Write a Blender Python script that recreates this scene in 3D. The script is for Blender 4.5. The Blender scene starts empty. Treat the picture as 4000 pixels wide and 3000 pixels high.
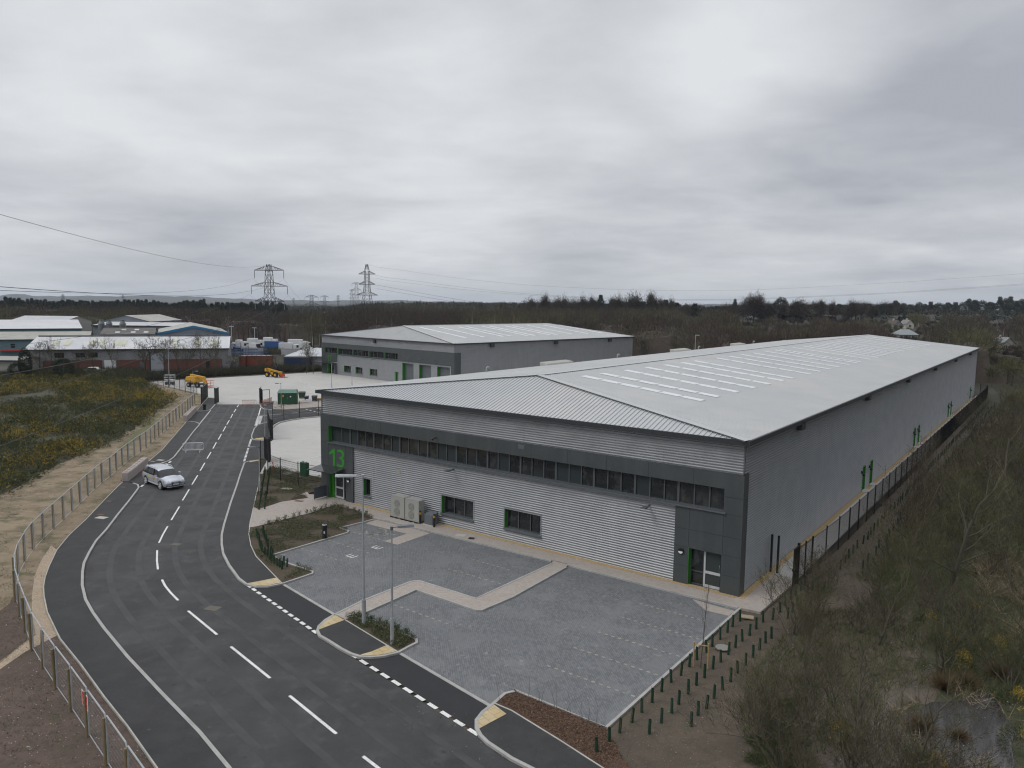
import bpy, bmesh, math, random
import numpy as np
from mathutils import Vector, Matrix
random.seed(7); RNG = np.random.default_rng(7)
SC = bpy.context.scene; COL = SC.collection
R = math.radians
# ------------------------------------------------------------------ camera geometry
H = 17.2; FP = 2950.0; PI_ = R(6.115); RO = R(.688)
FW = np.array([0, math.cos(PI_), -math.sin(PI_)]); UPV = np.array([0, math.sin(PI_), math.cos(PI_)]); RT = np.array([1., 0, 0])
O0 = np.array([0, 0, H])
def ray(x, y):
    a = x-2000; b = y-1500; c, s = math.cos(RO), math.sin(RO)
    return FW*FP + RT*(c*a+s*b) - UPV*(-s*a+c*b)
def G(x, y, z=0.):                       # photo point -> point on the level z
    r = ray(x, y); t = (z-H)/r[2]; p = r*t+O0
    return (float(p[0]), float(p[1]), float(z))
def Dp(x, y, Y):                         # photo point at depth Y
    r = ray(x, y); p = r*(Y/r[1])+O0
    return (float(p[0]), float(p[1]), float(p[2]))
def sst(a, b, x):
    t = np.clip((x-a)/(b-a), 0, 1); return t*t*(3-2*t)
def terr(x, y):
    r = np.hypot(x, y); a = x/np.maximum(y, 1.)
    h = 7.*sst(.10, .42, a)*sst(200, 600, r)
    return h
def GT(x, y):                            # photo point -> rising terrain further off
    r = ray(x, y)
    for k in range(150, 1500, 2):
        p = r*(k/r[1])+O0
        if p[2] <= float(terr(p[0], p[1])): return (float(p[0]), float(p[1]), float(terr(p[0], p[1])))
    return Dp(x, y, 900)
# ------------------------------------------------------------------ tagging
def tag(o, label=None, cat=None, group=None, kind=None):
    if label: o['label'] = label
    if cat: o['category'] = cat
    if group: o['group'] = group
    if kind: o['kind'] = kind
    return o
def thing(name, label, cat, loc=(0, 0, 0), rz=0., group=None):
    o = bpy.data.objects.new(name, None); o.empty_display_size = .3
    o.location = loc; o.rotation_euler = (0, 0, rz); COL.objects.link(o)
    return tag(o, label, cat, group)
def copy_tree(o, loc=None, rz=None, label=None, group=None, sc=None, parent=None):
    c = o.copy(); COL.objects.link(c)
    if parent is not None: c.parent = parent
    if loc is not None: c.location = loc
    if rz is not None: c.rotation_euler = (0, 0, rz)
    if sc is not None: c.scale = (sc, sc, sc) if not hasattr(sc, '__len__') else sc
    if label: c['label'] = label
    if group: c['group'] = group
    for ch in KIDS.get(o.name, []):
        k = copy_tree(ch, parent=c); KIDS.setdefault(c.name, []).append(k)
    return c
KIDS = {}
def setpar(o, p):
    if p is not None:
        o.parent = p; KIDS.setdefault(p.name, []).append(o)
# ------------------------------------------------------------------ materials
def lin(h):
    c = [int(h[i:i+2], 16)/255 for i in (0, 2, 4)]
    return tuple((v/12.92 if v <= .04045 else ((v+.055)/1.055)**2.4) for v in c)
MATS = {}
def mk(name, col, rough=.7, metal=0., layers=(), bump=0., bscale=20., spec=.5, coord='pos', rl=None):
    """layers: (scale, lo, hi, colour, stretch) noise layers mixed over the base colour"""
    if name in MATS: return MATS[name]
    m = bpy.data.materials.new(name); m.use_nodes = True
    nt = m.node_tree; N = nt.nodes; L = nt.links
    b = N['Principled BSDF']
    b.inputs['Roughness'].default_value = rough; b.inputs['Metallic'].default_value = metal
    b.inputs['Specular IOR Level'].default_value = spec
    if coord == 'pos':
        g = N.new('ShaderNodeNewGeometry'); src = g.outputs['Position']
    else:
        g = N.new('ShaderNodeTexCoord'); src = g.outputs['Object']
    cur = None; base = (*col, 1)
    for i, ly in enumerate(layers):
        sc, lo, hi, c2 = ly[:4]; st = ly[4] if len(ly) > 4 else None
        n = N.new('ShaderNodeTexNoise'); n.inputs['Scale'].default_value = sc
        n.inputs['Detail'].default_value = 5; n.inputs['Roughness'].default_value = .6
        if st:
            mp = N.new('ShaderNodeMapping'); mp.inputs['Scale'].default_value = st[:3]
            if len(st) > 3: mp.inputs['Rotation'].default_value = (0, 0, st[3])
            # rotate first, then scale
            mp.vector_type = 'TEXTURE' if False else 'POINT'
            if len(st) > 3:
                mr = N.new('ShaderNodeMapping'); mr.inputs['Rotation'].default_value = (0, 0, st[3])
                mp.inputs['Rotation'].default_value = (0, 0, 0)
                L.new(src, mr.inputs['Vector']); L.new(mr.outputs[0], mp.inputs['Vector'])
            else: L.new(src, mp.inputs['Vector'])
            L.new(mp.outputs[0], n.inputs['Vector'])
        else: L.new(src, n.inputs['Vector'])
        mr_ = N.new('ShaderNodeMapRange'); mr_.inputs['From Min'].default_value = lo; mr_.inputs['From Max'].default_value = hi
        L.new(n.outputs['Fac'], mr_.inputs['Value'])
        mx = N.new('ShaderNodeMix'); mx.data_type = 'RGBA'
        if cur is None: mx.inputs[6].default_value = base
        else: L.new(cur, mx.inputs[6])
        mx.inputs[7].default_value = (*c2, 1); L.new(mr_.outputs[0], mx.inputs[0]); cur = mx.outputs[2]
    if cur is None: b.inputs['Base Color'].default_value = base
    else: L.new(cur, b.inputs['Base Color'])
    if bump:
        n = N.new('ShaderNodeTexNoise'); n.inputs['Scale'].default_value = bscale; n.inputs['Detail'].default_value = 4
        L.new(src, n.inputs['Vector'])
        bp = N.new('ShaderNodeBump'); bp.inputs['Strength'].default_value = bump; bp.inputs['Distance'].default_value = .05
        L.new(n.outputs['Fac'], bp.inputs['Height']); L.new(bp.outputs[0], b.inputs['Normal'])
    if rl:
        n = N.new('ShaderNodeTexNoise'); n.inputs['Scale'].default_value = rl[0]; L.new(src, n.inputs['Vector'])
        mr_ = N.new('ShaderNodeMapRange'); mr_.inputs['To Min'].default_value = rl[1]; mr_.inputs['To Max'].default_value = rl[2]
        mr_.inputs['From Min'].default_value = .3; mr_.inputs['From Max'].default_value = .7
        L.new(n.outputs['Fac'], mr_.inputs['Value']); L.new(mr_.outputs[0], b.inputs['Roughness'])
    MATS[name] = m
    return m
YAW = .636
def brickmat(name, c1, c2, mortar, bw, bh, rot, extra=(), rough=.85, ms=.006, swap=False):
    m = mk(name, c1, rough); nt = m.node_tree; N = nt.nodes; L = nt.links; b = N['Principled BSDF']
    g = N.new('ShaderNodeNewGeometry'); mp = N.new('ShaderNodeMapping'); mp.inputs['Rotation'].default_value = (0, 0, rot)
    L.new(g.outputs['Position'], mp.inputs['Vector']); vec = mp.outputs[0]
    if swap:   # vertical wall: use x/y length and z
        sp = N.new('ShaderNodeSeparateXYZ'); cb = N.new('ShaderNodeCombineXYZ')
        L.new(vec, sp.inputs[0]); L.new(sp.outputs[0], cb.inputs[0]); L.new(sp.outputs[2], cb.inputs[1]); vec = cb.outputs[0]
    t = N.new('ShaderNodeTexBrick'); t.inputs['Scale'].default_value = 1; t.inputs['Brick Width'].default_value = bw
    t.inputs['Row Height'].default_value = bh; t.inputs['Mortar Size'].default_value = ms
    t.inputs['Color1'].default_value = (*c1, 1); t.inputs['Color2'].default_value = (*c2, 1); t.inputs['Mortar'].default_value = (*mortar, 1)
    L.new(vec, t.inputs['Vector']); cur = t.outputs['Color']
    for (sc, lo, hi, c) in extra:
        n = N.new('ShaderNodeTexNoise'); n.inputs['Scale'].default_value = sc; n.inputs['Detail'].default_value = 6; n.inputs['Roughness'].default_value = .65
        L.new(g.outputs['Position'], n.inputs['Vector'])
        r = N.new('ShaderNodeMapRange'); r.inputs['From Min'].default_value = lo; r.inputs['From Max'].default_value = hi; r.inputs['To Max'].default_value = .75
        L.new(n.outputs['Fac'], r.inputs['Value'])
        mx = N.new('ShaderNodeMix'); mx.data_type = 'RGBA'; L.new(r.outputs[0], mx.inputs[0]); L.new(cur, mx.inputs[6]); mx.inputs[7].default_value = (*c, 1); cur = mx.outputs[2]
    L.new(cur, b.inputs['Base Color'])
    return m
# ------------------------------------------------------------------ mesh builder
class MB:
    def __init__(s, flip=False): s.v = []; s.f = []; s.m = []; s.fl = flip; s.T = None
    def P(s, p):
        p = (p[0], p[1], p[2])
        if s.T is not None: q = s.T @ Vector(p); p = (q.x, q.y, q.z)
        return (-p[0], p[1], p[2]) if s.fl else p
    def add(s, vs, fs, mi=0):
        n = len(s.v); s.v += [s.P(p) for p in vs]; s.f += [tuple(i+n for i in f) for f in fs]; s.m += [mi]*len(fs)
        return s
    def box(s, x0, y0, z0, x1, y1, z1, mi=0):
        return s.add([(x0, y0, z0), (x1, y0, z0), (x1, y1, z0), (x0, y1, z0), (x0, y0, z1), (x1, y0, z1), (x1, y1, z1), (x0, y1, z1)],
              [(3, 2, 1, 0), (4, 5, 6, 7), (0, 1, 5, 4), (1, 2, 6, 5), (2, 3, 7, 6), (3, 0, 4, 7)], mi)
    def quad(s, a, b, c, d, mi=0): return s.add([a, b, c, d], [(0, 1, 2, 3)], mi)
    def hexa(s, lo, hi, mi=0):     # two 4-rings
        return s.add(list(lo)+list(hi), [(3, 2, 1, 0), (4, 5, 6, 7), (0, 1, 5, 4), (1, 2, 6, 5), (2, 3, 7, 6), (3, 0, 4, 7)], mi)
    def cyl(s, p0, p1, r0, r1=None, n=8, mi=0, cap=True):
        r1 = r0 if r1 is None else r1
        a = Vector(p0); b = Vector(p1); d = (b-a); 
        if d.length < 1e-6: return s
        d.normalize(); u = d.orthogonal().normalized(); w = d.cross(u)
        vs = [];
        for c, r in ((a, r0), (b, r1)):
            for k in range(n):
                t = 2*math.pi*k/n+.3; vs.append(c+u*math.cos(t)*r+w*math.sin(t)*r)
        fs = [(k, (k+1) % n, n+(k+1) % n, n+k) for k in range(n)]
        if cap: fs += [tuple(range(n-1, -1, -1)), tuple(range(n, 2*n))]
        return s.add(vs, fs, mi)
    def bar(s, p0, p1, w, mi=0): return s.cyl(p0, p1, w*.7, w*.7, 4, mi)
    def tube(s, pts, r, n=6, mi=0, r2=None):
        pts = [Vector(p) for p in pts]; m = len(pts); rings = []
        for i, p in enumerate(pts):
            d = (pts[min(i+1, m-1)]-pts[max(i-1, 0)]).normalized()
            u = d.cross(Vector((0, 0, 1)));
            if u.length < .05: u = d.cross(Vector((1, 0, 0)))
            u.normalize(); w = d.cross(u); rr = r if r2 is None else r+(r2-r)*i/(m-1)
            rings.append([p+u*math.cos(2*math.pi*k/n)*rr+w*math.sin(2*math.pi*k/n)*rr for k in range(n)])
        vs = [q for rg in rings for q in rg]; fs = []
        for i in range(m-1):
            for k in range(n): fs.append((i*n+k, i*n+(k+1) % n, (i+1)*n+(k+1) % n, (i+1)*n+k))
        fs += [tuple(range(n-1, -1, -1)), tuple(range((m-1)*n, m*n))]
        return s.add(vs, fs, mi)
    def prism(s, poly, z0, z1, mi=0):
        n = len(poly)
        return s.add([(p[0], p[1], z0) for p in poly]+[(p[0], p[1], z1) for p in poly],
              [tuple(range(n, 2*n)), tuple(range(n-1, -1, -1))]+[(i, (i+1) % n, n+(i+1) % n, n+i) for i in range(n)], mi)
    def ribbon(s, pts, w, z0, z1, mi=0, off=0., closed=False):
        P = [np.array(p[:2], float) for p in pts]; n = len(P); Lf = []; Rt = []
        for i in range(n):
            if closed: a, b = P[i-1], P[(i+1) % n]
            else: a, b = P[max(i-1, 0)], P[min(i+1, n-1)]
            d = b-a; d = d/max(np.hypot(*d), 1e-6); nn = np.array([-d[1], d[0]])
            Lf.append(P[i]+nn*(w/2+off)); Rt.append(P[i]+nn*(-w/2+off))
        vs = []
        for l, r in zip(Lf, Rt): vs += [(l[0], l[1], z0), (l[0], l[1], z1), (r[0], r[1], z1), (r[0], r[1], z0)]
        fs = []
        for i in range(n if closed else n-1):
            j = (i+1) % n
            for k in range(4): fs.append((4*i+k, 4*i+(k+1) % 4, 4*j+(k+1) % 4, 4*j+k))
        if not closed: fs += [(0, 1, 2, 3), (4*n-1, 4*n-2, 4*n-3, 4*n-4)]
        return s.add(vs, fs, mi)
    def build(s, name, mats, parent=None, smooth=False, loc=None, rz=0., fix=True):
        me = bpy.data.meshes.new(name)
        me.from_pydata([tuple(p) for p in s.v], [], s.f)
        if not isinstance(mats, (list, tuple)): mats = [mats]
        for m in mats: me.materials.append(m)
        if len(mats) > 1: me.polygons.foreach_set('material_index', s.m)
        if fix and len(s.f) < 30000:
            bm = bmesh.new(); bm.from_mesh(me); bmesh.ops.recalc_face_normals(bm, faces=bm.faces); bm.to_mesh(me); bm.free()
        if smooth: me.polygons.foreach_set('use_smooth', [True]*len(me.polygons))
        me.update()
        o = bpy.data.objects.new(name, me); COL.objects.link(o)
        if loc is not None: o.location = loc
        o.rotation_euler = (0, 0, rz); setpar(o, parent)
        return o
def fast(name, V, T, mats, mi=None, parent=None):
    V = np.asarray(V, np.float32); T = np.asarray(T, np.int32); k = T.shape[1]
    me = bpy.data.meshes.new(name); me.vertices.add(len(V)); me.vertices.foreach_set('co', V.ravel())
    me.loops.add(T.size); me.loops.foreach_set('vertex_index', T.ravel())
    me.polygons.add(len(T)); me.polygons.foreach_set('loop_start', np.arange(0, T.size, k, dtype=np.int32))
    me.polygons.foreach_set('loop_total', np.full(len(T), k, np.int32))
    if not isinstance(mats, (list, tuple)): mats = [mats]
    for m in mats: me.materials.append(m)
    if mi is not None: me.polygons.foreach_set('material_index', np.asarray(mi, np.int32))
    me.update(calc_edges=True); me.validate(verbose=False)
    o = bpy.data.objects.new(name, me); COL.objects.link(o); setpar(o, parent)
    return o
def slivers(c, d, ln, w, rng=RNG):
    """N slender triangles: centres c, directions d, lengths ln, widths w -> V,T"""
    n = len(c); d = d/np.maximum(np.linalg.norm(d, axis=1, keepdims=True), 1e-6)
    r = rng.normal(size=(n, 3)); s = np.cross(d, r); s /= np.maximum(np.linalg.norm(s, axis=1, keepdims=True), 1e-6)
    ln = np.asarray(ln).reshape(-1, 1); w = np.asarray(w).reshape(-1, 1)
    V = np.stack([c-s*w*.5, c+s*w*.5, c+d*ln], 1).reshape(-1, 3)
    return V, np.arange(3*n).reshape(-1, 3)
def inpoly(P, poly):
    x, y = P[:, 0], P[:, 1]; ins = np.zeros(len(P), bool); n = len(poly); j = n-1
    for i in range(n):
        xi, yi = poly[i][:2]; xj, yj = poly[j][:2]
        c = ((yi > y) != (yj > y)) & (x < (xj-xi)*(y-yi)/((yj-yi) or 1e-9)+xi); ins ^= c; j = i
    return ins
def scatter(poly, n, rng=RNG):
    a = np.array([p[:2] for p in poly]); lo = a.min(0); hi = a.max(0); out = np.zeros((0, 2))
    while len(out) < n:
        q = rng.uniform(lo, hi, (n*2, 2)); out = np.vstack([out, q[inpoly(q, poly)]])
    return out[:n]
def vnoise(x, y, s, seed=0):
    rs = np.random.default_rng(seed).random((256, 256)); X = np.asarray(x)/s+1000; Y = np.asarray(y)/s+1000
    xi = np.floor(X).astype(int); yi = np.floor(Y).astype(int); fx = X-xi; fy = Y-yi; fx = fx*fx*(3-2*fx); fy = fy*fy*(3-2*fy)
    g = lambda a, b: rs[a % 256, b % 256]
    return (g(xi, yi)*(1-fx)+g(xi+1, yi)*fx)*(1-fy)+(g(xi, yi+1)*(1-fx)+g(xi+1, yi+1)*fx)*fy
def rough(poly, amp=.3, step=1., seed=1, open_=False):
    rr = random.Random(seed); out = []
    for i in range(len(poly)-(1 if open_ else 0)):
        a = poly[i]; b = poly[(i+1) % len(poly)]; L_ = math.dist(a[:2], b[:2]); n = min(200, max(1, int(L_/step)))
        for k in range(n):
            t = k/n; out.append((a[0]+(b[0]-a[0])*t+rr.uniform(-amp, amp), a[1]+(b[1]-a[1])*t+rr.uniform(-amp, amp), 0))
    return out
def px(pts, z=0.): return [G(x, y, z) for x, y in pts]
def smooth_line(pts, it=2):
    for _ in range(it):
        q = [pts[0]]
        for a, b in zip(pts[:-1], pts[1:]):
            q += [tuple(a[k]*.75+b[k]*.25 for k in range(len(a))), tuple(a[k]*.25+b[k]*.75 for k in range(len(a)))]
        q.append(pts[-1]); pts = q
    return pts
# building frame of the large unit
C13 = np.array([13.536, 43.122])
D13 = np.array([-math.cos(YAW), math.sin(YAW)]); E13 = np.array([math.sin(YAW), math.cos(YAW)])
def U(u, v, z=0.):
    p = C13+D13*u+E13*v; return (float(p[0]), float(p[1]), z)
# ------------------------------------------------------------------ material library
M = {}
M['asphalt'] = mk('asphalt', (.030, .030, .031), .85, layers=[(.22, .35, .68, (.044, .044, .044)), (.9, .52, .72, (.062, .062, .061)), (38, .5, .75, (.080, .080, .083)), (1.7, .60, .70, (.030, .030, .032)), (3.2, .68, .76, (.14, .14, .138))], bump=.25, bscale=60, rl=(.5, .7, .95))
M['asphalt_new'] = mk('asphalt_new', (.017, .017, .019), .8, layers=[(45, .5, .8, (.035, .035, .037)), (.6, .5, .8, (.024, .024, .026))], bump=.25, bscale=60)
M['asphalt_path'] = mk('asphalt_path', (.024, .024, .025), .85, layers=[(.8, .4, .75, (.04, .04, .04)), (40, .5, .75, (.06, .06, .06)), (3, .66, .8, (.10, .098, .09))], bump=.25, bscale=60)
M['concrete'] = brickmat('concrete_slabs', (.40, .39, .37), (.43, .42, .395), (.27, .26, .245), 6., 4.5, .60, [(.12, .4, .75, (.47, .455, .43)), (.7, .5, .8, (.34, .33, .31)), (.45, .62, .75, (.43, .37, .28)), (2.5, .66, .76, (.26, .255, .245))], rough=.9, ms=.02)
M['kerb'] = mk('kerb', (.36, .355, .335), .85, layers=[(1.5, .4, .7, (.28, .275, .26)), (20, .5, .8, (.45, .44, .42))])
M['edging'] = mk('edging', (.42, .41, .37), .85, layers=[(1.5, .4, .7, (.33, .32, .28))])
M['paint'] = mk('road_paint', (.72, .72, .69), .6, layers=[(1.2, .45, .7, (.60, .60, .57)), (9, .52, .68, (.45, .45, .43)), (35, .62, .7, (.2, .2, .2))])
M['paint_y'] = mk('bay_marker_block', (.30, .295, .24), .8, layers=[(1.1, .35, .65, (.17, .17, .15)), (3, .4, .7, (.27, .26, .19))])
M['blocks'] = brickmat('block_paving', (.115, .120, .125), (.165, .170, .176), (.06, .062, .065), .21, .105, YAW+R(45), [(.5, .48, .72, (.20, .204, .208)), (2.2, .6, .74, (.30, .30, .30)), (.25, .5, .8, (.105, .11, .115)), (1.1, .64, .7, (.07, .072, .075))])
M['beige'] = brickmat('beige_paving', (.32, .275, .24), (.38, .335, .30), (.25, .225, .195), .21, .105, YAW, [(.6, .5, .8, (.36, .345, .32))])
M['buff'] = brickmat('tactile_buff_slabs', (.44, .33, .16), (.47, .39, .25), (.27, .21, .12), .4, .4, YAW+.3, [(2, .5, .75, (.6, .52, .36))], ms=.012)
M['flag'] = mk('concrete_flags', (.42, .405, .37), .9, layers=[(.5, .4, .7, (.37, .355, .325)), (8, .5, .8, (.46, .44, .4))])
M['gravel'] = mk('yellow_gravel', (.42, .30, .14), .95, layers=[(9, .4, .6, (.30, .21, .1)), (30, .5, .7, (.58, .46, .28))], bump=.6, bscale=30)
M['pale_gravel'] = mk('pale_gravel', (.36, .28, .2), .95, layers=[(1, .4, .7, (.30, .22, .14)), (14, .45, .6, (.46, .38, .29)), (35, .5, .7, (.20, .15, .1))], bump=.6, bscale=25)
M['soil'] = mk('soil', (.075, .058, .042), .95, layers=[(.35, .4, .65, (.10, .077, .056)), (2, .45, .7, (.058, .048, .034)), (14, .6, .72, (.2, .17, .14)), (.9, .6, .75, (.075, .08, .035))], bump=.6, bscale=8)
M['bedsoil'] = mk('planting_bed_soil', (.065, .048, .032), .95, layers=[(1.5, .4, .7, (.04, .045, .018)), (14, .6, .72, (.2, .17, .14)), (4, .45, .7, (.09, .06, .042))], bump=.6, bscale=12)
M['mulch'] = mk('bark_mulch', (.085, .045, .028), .95, layers=[(9, .45, .6, (.04, .025, .017)), (22, .58, .7, (.26, .17, .1))], bump=.8, bscale=18)
M['sand'] = mk('sandy_track', (.25, .195, .125), .95, layers=[(.22, .38, .62, (.15, .11, .066)), (1.1, .45, .7, (.26, .21, .145)), (.5, .50, .62, (.10, .09, .045)), (.9, .6, .66, (.055, .05, .03)), (9, .5, .7, (.20, .15, .1)), (30, .62, .72, (.4, .36, .3))], bump=.6, bscale=6)
M['heath'] = mk('heath_ground', (.040, .038, .020), .95, layers=[(.08, .4, .6, (.058, .047, .036)), (.6, .4, .7, (.045, .055, .02)), (5, .5, .7, (.10, .08, .05))], bump=.5, bscale=4)
M['green'] = mk('grass_green', (.055, .085, .028), .95, layers=[(1, .4, .7, (.085, .08, .035)), (8, .5, .7, (.04, .06, .02))], bump=.5, bscale=9)
M['marsh'] = mk('marsh_ground', (.038, .042, .019), .95, layers=[(.25, .4, .6, (.032, .048, .014)), (1.1, .45, .7, (.068, .054, .038)), (9, .5, .7, (.045, .037, .025)), (25, .66, .74, (.3, .28, .25))], bump=.7, bscale=6)
M['mud'] = mk('mud', (.075, .06, .045), .6, layers=[(1, .4, .7, (.11, .085, .065))])
M['forest_floor'] = mk('forest_floor', (.026, .023, .016), .95, layers=[(.02, .35, .65, (.055, .045, .034)), (.15, .4, .7, (.03, .035, .018))])
M['silver'] = mk('silver_cladding', (.35, .362, .375), .36, metal=.5, layers=[(.35, .4, .7, (.315, .325, .34), (1, 1, 3)), (1.2, .5, .8, (.385, .395, .405), (1, 1, .15)), (3, .62, .75, (.26, .265, .27), (1, 1, .08))], rl=(.8, .3, .42))
M['dark'] = mk('dark_grey_cladding', (.066, .075, .077), .5, metal=.15, layers=[(.4, .4, .7, (.060, .068, .070)), (2, .55, .8, (.078, .086, .088)), (1.5, .5, .8, (.085, .092, .093), (1, 1, .1))], rl=(.6, .4, .6))
M['darkseam'] = mk('cladding_joint', (.02, .022, .024), .8)
M['trim'] = mk('grey_trim', (.13, .145, .155), .45, metal=.3)
M['gutter'] = mk('gutter_dark_grey', (.045, .05, .055), .5, metal=.3)
M['roof'] = mk('roof_sheet', (.42, .435, .44), .5, metal=.0, layers=[(.09, .4, .65, (.46, .46, .45)), (.5, .5, .75, (.395, .41, .415)), (3, .62, .75, (.47, .475, .47))], rl=(.3, .45, .65), spec=.35)
M['rooflight'] = mk('rooflight_grp', (.66, .69, .71), .35)
M['roofgap_shade'] = mk('roof_gap_shade', (.10, .105, .11), .8)  # dark colour standing in for shade under the roof caps
M['green_rev'] = mk('bright_green_panel', (.03, .22, .016), .5)
M['green_num'] = mk('bright_green_numeral', (.03, .25, .02), .5)
M['glass'] = mk('dark_glass', (.012, .015, .016), .05, spec=.7, layers=[(.5, .4, .7, (.030, .034, .034)), (1.5, .55, .62, (.045, .05, .048), (1, 1, .7))])
M['glass2'] = mk('opaque_spandrel_glass', (.035, .044, .047), .15, spec=.4)
M['soil_red'] = mk('red_brown_earth', (.085, .060, .047), .95, layers=[(.5, .4, .65, (.115, .078, .062)), (2, .45, .7, (.06, .045, .034)), (.9, .6, .72, (.06, .065, .03))], bump=.6, bscale=8)
M['glassdoor'] = mk('door_glass', (.045, .055, .055), .1, spec=.4)
M['frame'] = mk('window_frame_grey', (.10, .11, .118), .45, metal=.3)
M['alu'] = mk('silver_aluminium', (.55, .57, .58), .45, metal=.15)
M['galv'] = mk('galvanised_steel', (.40, .42, .43), .5, metal=.3, layers=[(3, .4, .7, (.32, .34, .35))])
M['black'] = mk('black_powder_coat', (.012, .012, .013), .5)
M['blackp'] = mk('black_plastic', (.015, .015, .016), .6)
M['white'] = mk('white_plastic', (.75, .76, .76), .5)
M['cream'] = mk('cream_panel', (.34, .335, .30), .6)
M['guard'] = mk('green_tree_guard', (.010, .038, .022), .5, layers=[(8, .4, .7, (.016, .06, .035))], coord='obj')
M['wood_post'] = mk('timber_post', (.21, .165, .09), .85, layers=[(6, .4, .7, (.15, .12, .07))])
M['stake'] = mk('new_timber', (.40, .26, .11), .8)
M['twig'] = mk('twig', (.060, .050, .034), .9, layers=[(.15, .4, .6, (.078, .066, .036)), (.5, .5, .7, (.065, .055, .045))])
M['twigy'] = mk('lichen_twig', (.108, .100, .048), .9, layers=[(.3, .4, .6, (.062, .063, .030))])
M['twigw'] = mk('wood_twig', (.050, .038, .030), .9, layers=[(.018, .40, .62, (.060, .040, .031)), (.045, .48, .66, (.042, .041, .024)), (.3, .5, .7, (.028, .023, .020))])
M['bark'] = mk('bark', (.085, .076, .056), .9, layers=[(2, .4, .7, (.09, .08, .06))])
M['birch'] = mk('birch_bark', (.42, .38, .34), .8)
M['leaf_ev'] = mk('evergreen_leaf', (.022, .036, .018), .8, layers=[(.4, .4, .7, (.014, .024, .014)), (2, .5, .7, (.032, .05, .022))])
M['leaf_pine'] = mk('pine_needles', (.022, .036, .026), .8, layers=[(.05, .4, .7, (.03, .04, .026))])
M['leaf_gr'] = mk('fresh_leaf', (.06, .11, .02), .7, layers=[(1, .4, .7, (.09, .14, .03))])
M['leaf_bed'] = mk('bed_shrub_leaf', (.05, .08, .022), .7, layers=[(1.5, .4, .7, (.085, .10, .03))])
M['gorse'] = mk('gorse_green', (.040, .055, .016), .85, layers=[(.5, .4, .65, (.058, .066, .02)), (.12, .45, .65, (.05, .055, .02))])
M['gorse_y'] = mk('gorse_flower', (.36, .24, .02), .8, layers=[(.4, .4, .65, (.24, .18, .02))])
M['straw'] = mk('dead_reed', (.30, .25, .17), .9, layers=[(.6, .4, .7, (.20, .15, .09))])
M['deadgrass'] = mk('dead_grass', (.110, .090, .046), .9, layers=[(.3, .4, .6, (.052, .058, .02)), (1.5, .5, .7, (.16, .13, .075))])
M['rust'] = mk('bracken_brown', (.13, .07, .035), .9)
M['conc_block'] = mk('precast_concrete', (.40, .345, .32), .9, layers=[(2, .4, .7, (.33, .29, .27)), (12, .5, .7, (.46, .42, .39))], bump=.3)
M['ac'] = mk('beige_metal_casing', (.33, .33, .305), .5)
M['acdark'] = mk('fan_grille', (.22, .22, .2), .6)
M['yellow'] = mk('machine_yellow', (.55, .30, .02), .45, layers=[(3, .5, .8, (.40, .22, .03))], coord='obj')
M['orange'] = mk('safety_orange', (.60, .10, .02), .5)
M['red'] = mk('red_paint', (.50, .03, .02), .5)
M['kgreen'] = mk('kiosk_green', (.010, .065, .028), .45, layers=[(.8, .5, .8, (.014, .08, .038))])
M['bingreen'] = mk('bin_green', (.03, .055, .035), .6)
M['tyre'] = mk('tyre_rubber', (.018, .018, .019), .85)
M['brick'] = brickmat('red_brick', (.17, .06, .04), (.13, .048, .035), (.16, .12, .1), .22, .075, 0, [(.3, .5, .75, (.10, .045, .035))], swap=True)
M['orange_brick'] = mk('orange_container', (.26, .065, .035), .7, layers=[(.4, .4, .7, (.17, .05, .03))])
M['wroof'] = mk('weathered_white_roof', (.52, .53, .55), .6, layers=[(.1, .4, .6, (.58, .585, .59)), (.8, .5, .75, (.46, .465, .45), (1, 1, 1))])
M['groof'] = mk('grey_cement_roof', (.34, .335, .30), .8, layers=[(.1, .4, .6, (.40, .395, .36)), (.5, .5, .7, (.29, .285, .25))])
M['droof'] = mk('dark_cement_roof', (.10, .095, .09), .8, layers=[(.3, .4, .6, (.14, .13, .12))])
M['teal'] = mk('teal_cladding', (.12, .23, .26), .6)
M['blue_trim'] = mk('blue_trim', (.035, .20, .36), .5)
M['gcloth'] = mk('grey_blue_wall', (.25, .27, .31), .6)
M['wallgrey'] = mk('weathered_grey_wall', (.23, .235, .245), .7, layers=[(.3, .4, .6, (.27, .275, .285))])
M['tent'] = mk('white_tent_fabric', (.48, .49, .51), .5, layers=[(.4, .4, .7, (.38, .39, .41))])
M['vblue'] = mk('lorry_blue', (.03, .10, .28), .5)
M['cblue'] = mk('container_blue', (.012, .03, .09), .6)
M['palegreen'] = mk('pale_yellow_patch', (.50, .50, .30), .7)
M['house_w'] = mk('house_render_white', (.46, .44, .40), .8)
M['house_y'] = mk('house_render_yellow', (.52, .42, .22), .8)
M['tile_b'] = mk('brown_roof_tile', (.075, .06, .05), .85)
M['tile_g'] = mk('grey_roof_tile', (.19, .18, .17), .85)
M['tile_p'] = mk('pale_blue_roof', (.22, .25, .25), .7)
M['hill'] = mk('far_hill', (.035, .045, .035), .95, layers=[(.004, .4, .6, (.06, .06, .045))])
M['insul'] = mk('glass_insulator', (.30, .32, .32), .3)
M['pylon'] = mk('pylon_steel', (.028, .032, .032), .7, layers=[(.5, .4, .7, (.045, .05, .05))])
M['wire'] = mk('cable_aluminium', (.06, .06, .06), .7)
HAZE = 0.00008
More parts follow.
